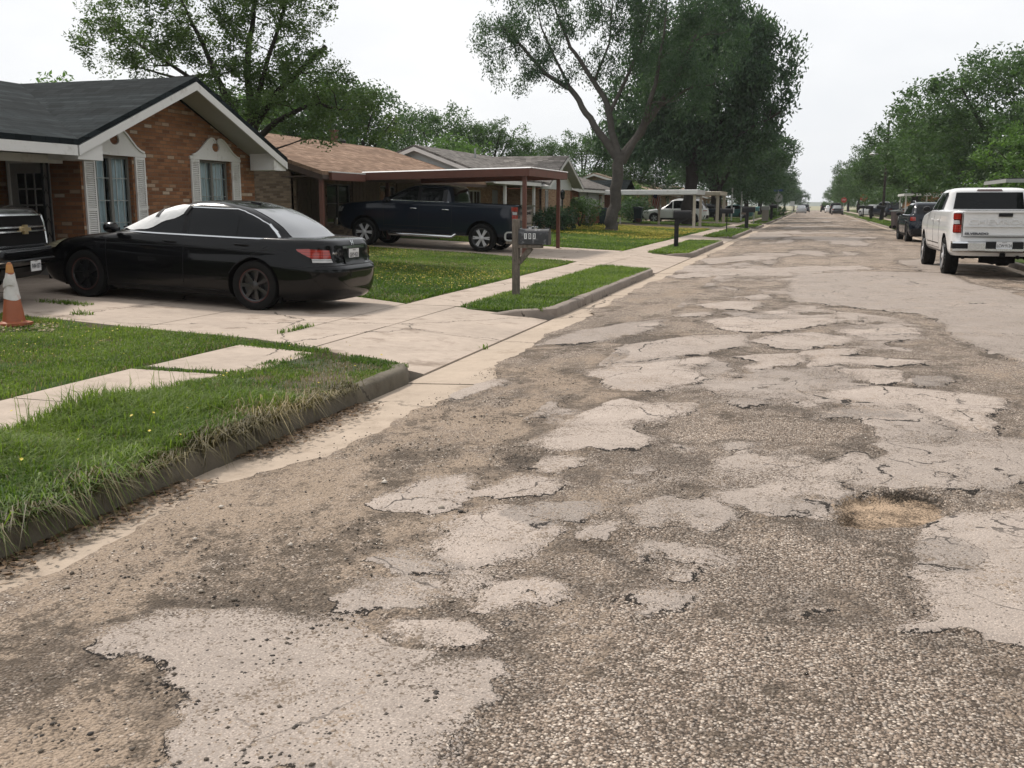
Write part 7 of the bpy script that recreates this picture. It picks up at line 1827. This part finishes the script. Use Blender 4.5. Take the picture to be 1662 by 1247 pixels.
right_port('pale_carport', 'pale metal car port on slim white posts in front of orange brick', 8.2, 13.2, 101, 108, 2.55, [(8.4, 101.3), (8.4, 107.6), (10.2, 101.3)], METW, METW, METW)

# ================================================================== street furniture
POSTW = mat('weathered_post', (.165, .14, .115), .9, var=.45, vs=7, bump=.7, bs=30, bd=.01, dirt=((.07, .06, .05), 9, .6))
def grain(m):
    t = NT(m.node_tree); b = m.node_tree.nodes['Principled BSDF']; p = obj_coord(t)
    mp = t.n('ShaderNodeMapping'); t.l(p, mp.inputs[0]); mp.inputs['Scale'].default_value = (1, 1, .06)
    src = b.inputs['Base Color'].links[0].from_socket
    t.l(t.mix(t.smooth(t.noise(mp.outputs[0], 90, 4, .7), .4, .7), src, (.055, .045, .036)), b.inputs['Base Color'])
grain(POSTW)
BOXB = mat('worn_black_box', (.022, .023, .025), .42, var=.4, vs=14, dirt=((.32, .32, .33), 11, .55))
BOXD = mat('black_box', (.009, .009, .010), .5, var=.3, spec=.3)
STICK = mat('number_sticker', (.62, .63, .63), .5)
def mailbox_shell(L, w, h, n=12):
    """tunnel shaped box along +x"""
    prof = [(-w / 2, 0), (-w / 2, h - w / 2)] + [(-w / 2 * math.cos(a), h - w / 2 + w / 2 * math.sin(a)) for a in np.linspace(0, math.pi, n)[1:-1]] + [(w / 2, h - w / 2), (w / 2, 0)]
    return prof
def tunnel(x0, x1, w, h, m, name, parent, z=0, bev=.004):
    p = mailbox_shell(0, w, h); mb = MB(); mb.prism([(x0, y, z + zz) for y, zz in p], (x1 - x0, 0, 0)); 
    return mb.build(name, m, parent, smooth=30, uv=False)

mbx = thing('mailbox', 'black metal mailbox numbered 103 on a weathered timber post', 'mailbox', (-4.55, 15.57, .02), 0)
p = MB(); p.box(-.055, .055, -.05, .05, -.1, 1.26); p.build('post', POSTW, mbx, bevel=.008)
a = MB(); a.box(.056, .44, -.07, .07, .80, .855); a.build('shelf', POSTW, mbx, bevel=.005)
b = MB(); b.beam((.05, 0, .56), (.25, 0, .80), .085, .075); b.build('brace', POSTW, mbx)
r = MB(); r.box(-.16, -.056, -.04, .04, .86, .92); r.build('rear_block', POSTW, mbx)
bx = tunnel(.062, .54, .17, .245, BOXB, 'box', mbx, .86)
dr = MB(); dr.prism([(.541, y * 1.06, .852 + zz * 1.05) for y, zz in mailbox_shell(0, .17, .245)], (.02, 0, 0)); dr.prism([(.515, y * 1.06, .852 + zz * 1.05) for y, zz in mailbox_shell(0, .17, .245)], (.026, 0, 0)); dr.build('door', BOXB, bx, smooth=30, uv=False)
rp_ = MB(); pts = [(-.055, -.03, 1.045), (-.14, -.03, 1.045), (-.17, -.03, 1.02), (-.175, -.03, .95), (-.165, -.03, .925), (-.13, -.03, .915), (-.06, -.03, .915)]
for q, w_ in zip(zip(pts, pts[1:]), [1] * 9): rp_.beam(q[0], q[1], .03, .022)
rp_.build('paper_slot', GREYP, mbx)
for i, ch in enumerate('103'):
    s = MB(); s.box(.16 + i * .072, .205 + i * .072, -.0885, -.0865, .945, 1.035); so = s.build('number_sticker', STICK, bx)
    text_mesh('number', ch, .085, frame_m((.1825 + i * .072, -.089, .99), (1, 0, 0), (0, 0, 1)), PLATE_T, so, .0008, bold=.0035, sx=.62)

m2 = thing('mailbox', 'chunky black plastic mailbox with bracketed post beside the second driveway', 'mailbox', (-4.5, 35.4, .0), .05)
p = MB(); p.box(-.075, .075, -.06, .06, -.1, 1.12); p.build('post', BOXD, m2, bevel=.01)
b = MB(); b.prism([(.0, -.05, .78), (.36, -.05, 1.02), (.36, -.05, 1.05), (-.06, -.05, 1.05), (-.06, -.05, .78)], (0, .1, 0)); b.build('bracket', BOXD, m2)
bx = tunnel(-.12, .50, .22, .27, BOXD, 'box', m2, 1.052); k = MB(); k.box(.505, .515, -.05, .05, 1.2, 1.24); k.build('latch', GREYP, bx)
m3 = thing('mailbox', 'small dark mailbox on a thin metal pole with a pale flag', 'mailbox', (-4.35, 55.3, .0), .05)
p = MB(); p.tube([(0, 0, -.1), (0, 0, 1.05)], .028, 8); p.build('pole', BOXD, m3)
bx = tunnel(-.38, .32, .24, .27, BOXD, 'box', m3, 1.05); f = MB(); f.box(.30, .36, .122, .14, 1.08, 1.36); f.build('flag', STICK, bx)
m4 = thing('mailbox', 'dark mailbox on a thick dark post under two white pipes', 'mailbox', (-3.85, 64.3, .0), 0)
p = MB(); p.box(-.11, .11, -.1, .1, -.1, 1.05); p.build('post', BOXD, m4, bevel=.01); bx = tunnel(-.3, .5, .3, .36, BOXD, 'box', m4, 1.05); k = MB(); k.box(-.34, -.06, -.12, .12, .92, 1.05); k.build('shelf', POSTW, m4)
m5 = thing('mailbox', 'pale green box mailbox on a thin pole on the far left verge', 'mailbox', (-4.2, 79, .0), 0)
p = MB(); p.tube([(0, 0, -.1), (0, 0, 1.05)], .04, 8); p.build('pole', GREYP, m5); tunnel(-.3, .4, .3, .34, TEAL, 'box', m5, 1.05)
m6 = thing('mailbox', 'pale stone pillar mailbox with a light cap on the far left verge', 'mailbox', (-3.95, 92.5, .0), 0)
p = MB(); p.box(-.28, .28, -.25, .25, -.1, 1.05); p.build('pillar', mat('pillar_stone', (.30, .27, .23), .9, var=.4, vs=12), m6); c = MB(); c.box(-.36, .36, -.3, .3, 1.05, 1.4); c.build('cap', GREYP, m6, bevel=.02)
m7 = thing('mailbox', 'dark slim mailbox right of the pale stone pillar', 'mailbox', (-3.7, 100, .0), 0)
p = MB(); p.box(-.12, .12, -.1, .1, -.1, 1.2); p.build('post', BOXD, m7); tunnel(-.25, .5, .3, .34, BOXD, 'box', m7, 1.2)
for nm, lb, x, y, tilt, pw in (('mailbox', 'thick dark mailbox post on the right verge, middle one of three', 5.75, 108, .0, .13), ('mailbox', 'leaning dark mailbox on the right verge, nearest of three', 6.2, 100.5, -.13, .13), ('mailbox', 'small dark mailbox on a thin post, farthest of three on the right', 5.6, 121, 0, .06)):
    t = thing(nm, lb, 'mailbox', (x, y, gz(x)), math.pi); t.rotation_euler = (0, tilt, math.pi)
    p = MB(); p.box(-pw, pw, -pw, pw, -.1, 1.05); p.build('post', BOXD, t); tunnel(-.2, .55, .3, .34, BOXD, 'box', t, 1.05)

# traffic cone
ORNG = mat('faded_orange', (.30, .085, .034), .55, var=.25, vs=8, dirt=((.12, .05, .03), 7, .6))
ORTOP = mat('yellowed_orange', (.45, .20, .05), .5, var=.25, vs=10)
TAPEW = mat('torn_white_sleeve', (.58, .55, .53), .5, var=.2, vs=9, bump=.5, bs=18, bd=.02, dirt=((.40, .17, .12), 8, .6))
cn = thing('traffic_cone', 'faded orange traffic cone with a torn white sleeve on bare soil', 'traffic cone', (-8.92, 9.5, gz(-8.92) + .005), .3)
m = MB(); m.lathe([(.128, .035), (.125, .05), (.028, .71), (.022, .72), (.001, .722)], 28, 'z', caps=False); m.build('cone_body', ORNG, cn, smooth=40, uv=False)
m = MB()
pl_ = [(math.cos(a) * .205 if abs(math.cos(a)) > .3 else math.cos(a) * .205, math.sin(a) * .205) for a in np.linspace(0, 2 * math.pi, 9)[:-1] + .39]
m.prism([(x, y, .0) for x, y in pl_], (0, 0, .03)); m.lathe([(.15, .03), (.128, .045)], 24, 'z'); m.build('base', ORNG, cn, smooth=40, uv=False)
def rc(z): return .125 - (z - .05) / .66 * .097
m = MB(); rows = []
for z in np.linspace(.30, .60, 12): rows.append([(math.cos(a) * (rc(z) + .004 + .002 * math.sin(a * 5 + z * 40)), math.sin(a) * (rc(z) + .004 + .002 * math.sin(a * 5 + z * 40)), z + .012 * math.sin(a * 2)) for a in np.linspace(0, 6.28, 33)[:-1]])
m.grid(rows, loop=True); m.build('sleeve', TAPEW, cn, smooth=60, uv=False)
m = MB(); m.lathe([(rc(.61) + .004, .61), (rc(.70) + .003, .70), (.015, .728), (.001, .729)], 24, 'z', caps=False); m.build('cone_tip', ORTOP, cn, smooth=40, uv=False)
m = MB(); rows = []
for i, t_ in enumerate(np.linspace(0, 1, 7)): rows.append([(math.cos(a) * (rc(.40 + .12 * t_) + .012 + .03 * t_ * (1 - t_)), math.sin(a) * (rc(.40 + .12 * t_) + .012 + .02 * t_), .42 + .10 * t_ + .05 * math.sin((a + 2.6) * 1.2)) for a in np.linspace(-2.8, -.6, 14)])
m.grid(rows); m.build('torn_flap', TAPEW, cn, smooth=60, uv=False)

# wheelie bins
BIN = mat('dark_teal_bin', (.012, .030, .036), .5, var=.2)
BINB = mat('grey_brown_bin', (.12, .09, .085), .55, var=.2)
def bin_(label, loc, m_, s=1.0, rz=0, lidm=None):
    t = thing('wheelie_bin', label, 'bin', loc, rz); t.scale = (s, s, s)
    b = MB(); b.slab([(-.29, -.3, 1.0), (.29, -.3, 1.0), (.29, .3, 1.0), (-.29, .3, 1.0)], .0001); b.v = []; b.f = []; b.m = []
    lo_, hi = [(-.23, -.24, .05), (.23, -.24, .05), (.23, .24, .05), (-.23, .24, .05)], [(-.29, -.32, 1.0), (.29, -.32, 1.0), (.29, .32, 1.0), (-.29, .32, 1.0)]
    b.add(lo_ + hi, [(0, 3, 2, 1), (4, 5, 6, 7), (0, 1, 5, 4), (1, 2, 6, 5), (2, 3, 7, 6), (3, 0, 4, 7)]); b.build('bin_body', m_, t, bevel=.03)
    l = MB(); l.prism([(-.33, -.35, 1.005), (.33, -.35, 1.005), (.33, -.35, 1.03), (.0, -.35, 1.09), (-.33, -.35, 1.06)], (0, .70, 0)); l.build('lid', lidm or m_, t, bevel=.012)
    for y in (-.26, .26): w = MB(); w.lathe([(.1, y - .03), (.1, y + .03)], 14, 'y', (-.24, 0, .1)); w.build('wheel', RUBBER, t, uv=False)
    return t
bin_('dark teal wheelie bin against the red brick house wall', (-12.3, 61.5, gz(-12.3)), BIN, 1.0)
bin_('dark teal wheelie bin in front of the white sport utility nose', (-12.0, 72.5, gz(-12)), BIN, 1.05)
bin_('grey brown wheelie bin with a pale lid behind the small boxy black car', (5.12, 67, gz(5.5)), BINB, 1.05, .3, GREYP)
# flag on the car port post
fl = thing('flag', 'small red and white striped flag hung in the car port', 'flag', (-10.35, 69.0, .2))
def flag_mat():
    m, t, b = new_mat('striped_flag'); s = t.n('ShaderNodeSeparateXYZ'); t.l(uv_coord(t), s.inputs[0])
    st = t.math('LESS_THAN', t.math('FRACT', t.math('MULTIPLY', s.outputs[1], 6.5)), .5)
    c = t.mix(st, (.62, .58, .55), (.42, .05, .05)); canton = t.math('MULTIPLY', t.math('LESS_THAN', s.outputs[0], .4), t.math('GREATER_THAN', s.outputs[1], .46))
    t.l(t.mix(canton, c, (.03, .04, .12)), b.inputs['Base Color']); b.inputs['Roughness'].default_value = .8; return m
m = MB(); rows = []; n = 12
for i in range(n + 1): rows.append([(-.04 * math.sin(i * 1.1) - .02 * j + .48 * i / n, -.2 * i / n, 2.2 - .85 * j / 8 - .42 * i / n) for j in range(9)])
m.grid(rows); me = m.mesh('cloth', flag_mat(), 60, uv=False); lay = me.uv_layers.new(name='UVMap'); 
for lp_ in me.loops: i_, j_ = divmod(lp_.vertex_index, 9); lay.data[lp_.index].uv = (j_ / 8, 1 - i_ / n)
link_mesh('cloth', me, fl); m = MB(); m.tube([(0.02, .03, 2.25), (-.02, -.02, 1.5)], .015, 6); m.build('pole', POSTW, fl)
# white pipes at the far left
for x, h, lb in ((-7.0, 3.0, 'taller left one of two thin white pipe posts by the far left pavement'), (-6.15, 2.7, 'shorter right one of two thin white pipe posts by the far left pavement')):
    m = MB(); m.tube([(0, 0, 0), (0, 0, h)], .06, 8); o = m.build('pipe_post', METW); o.location = (x, 94, gz(x)); tag(o, lb, 'post', 'white pipe posts')

# signs
REDS = mat('stop_red', (.40, .045, .03), .45, var=.1); ALU = mat('sign_back', (.36, .37, .37), .45, metal=.3); BLUE = mat('street_blue', (.02, .06, .22), .45); GALV = mat('galvanised', (.33, .34, .34), .5, metal=.5)
def octagon(r, n=8): return [(r * math.cos(math.pi / n + k * 2 * math.pi / n), r * math.sin(math.pi / n + k * 2 * math.pi / n)) for k in range(n)]
def stop_sign(label, loc, front, blade=None, h=2.2, r=.40):
    t = thing('stop_sign', label, 'road sign', loc)
    p = MB(); p.tube([(0, 0, -.1), (0, 0, h + r + (.55 if blade else 0))], .035, 8); p.build('pole', GALV, t)
    s = MB(); s.prism([(x, -.05 if front else .05, h + z) for x, z in octagon(r)], (0, .012, 0)); so = s.build('sign_face', REDS if front else ALU, t)
    if front: text_mesh('lettering', 'STOP', .26, frame_m((0, -.054, h), (1, 0, 0), (0, 0, 1)), STICK, so, .001, bold=.004, sx=.85)
    if blade: b = MB(); b.box(-.62, .62, -.02, .02, h + r + .22, h + r + .48); b.build('street_name_blade', BLUE, t)
    return t
stop_sign('back of a stop sign under a blue street name blade at left', (-4.0, 128, .03), False, True, 2.35, .55)
stop_sign('red stop sign on the right beyond the driveway cars', (6.35, 138, .1), True, None, 2.3, .5)
stop_sign('smaller farther red stop sign above the parked dark saloon', (4.9, 172, .1), True, None, 2.2, .46)
t = thing('yard_sign', 'small white sign plate on a post at the far left kerb', 'road sign', (-3.2, 178, .03)); p = MB(); p.tube([(0, 0, 0), (0, 0, 1.7)], .05, 6); p.build('pole', GALV, t); s = MB(); s.box(-.35, .35, -.06, -.045, 1.3, 2.1); s.build('sign_face', STICK, t)
# street light on a timber pole
sl = thing('street_light', 'tall dark timber pole with a curved street light arm on the right', 'street light', (6.6, 104, gz(6.6)))
m = MB(); m.tube([(0, 0, -.2), (0.05, 0, 9.4)], [.13, .10], 10); m.build('pole', BARK_D, sl, smooth=60)
m = MB(); m.tube([(0, 0, 5.9), (-.5, 0, 6.25), (-1.1, 0, 6.3)], .04, 8); a = m.build('arm', GALV, sl, smooth=60)
m = MB(); m.lathe([(.01, -.12), (.2, -.1), (.26, -.02), (.16, .09), (.01, .14)], 14, 'z', (-1.3, 0, 6.28)); m.build('lamp_head', METW, a, smooth=60)
# chairs and odds under the white car port
GC = 'small things under the white car port'
t = thing('garden_chair', 'white garden chair against the red brick wall under the car port', 'chair', (-12.4, 66.3, gz(-12.4)), .3, None)
m = MB(); m.box(-.25, .25, -.25, .25, .38, .43); m.build('seat', METW, t); m = MB(); m.box(-.27, -.22, -.25, .25, .43, .95); m.build('backrest', METW, t)
for sx in (-.22, .22):
    for sy in (-.22, .22): m = MB(); m.box(sx - .02, sx + .02, sy - .02, sy + .02, 0, .379); m.build('leg', METW, t)
t = thing('flower_pot', 'terracotta flower pot on the grass in front of the teal bin', 'pot', (-11.7, 70.8, gz(-11.7))); m = MB(); m.lathe([(.14, 0), (.2, .3), (.22, .34), (.19, .34), (.16, .28), (.001, .28)], 18, 'z', caps=False); m.build('pot', RUST, t, smooth=40)
# electrical wire across the far end of the street
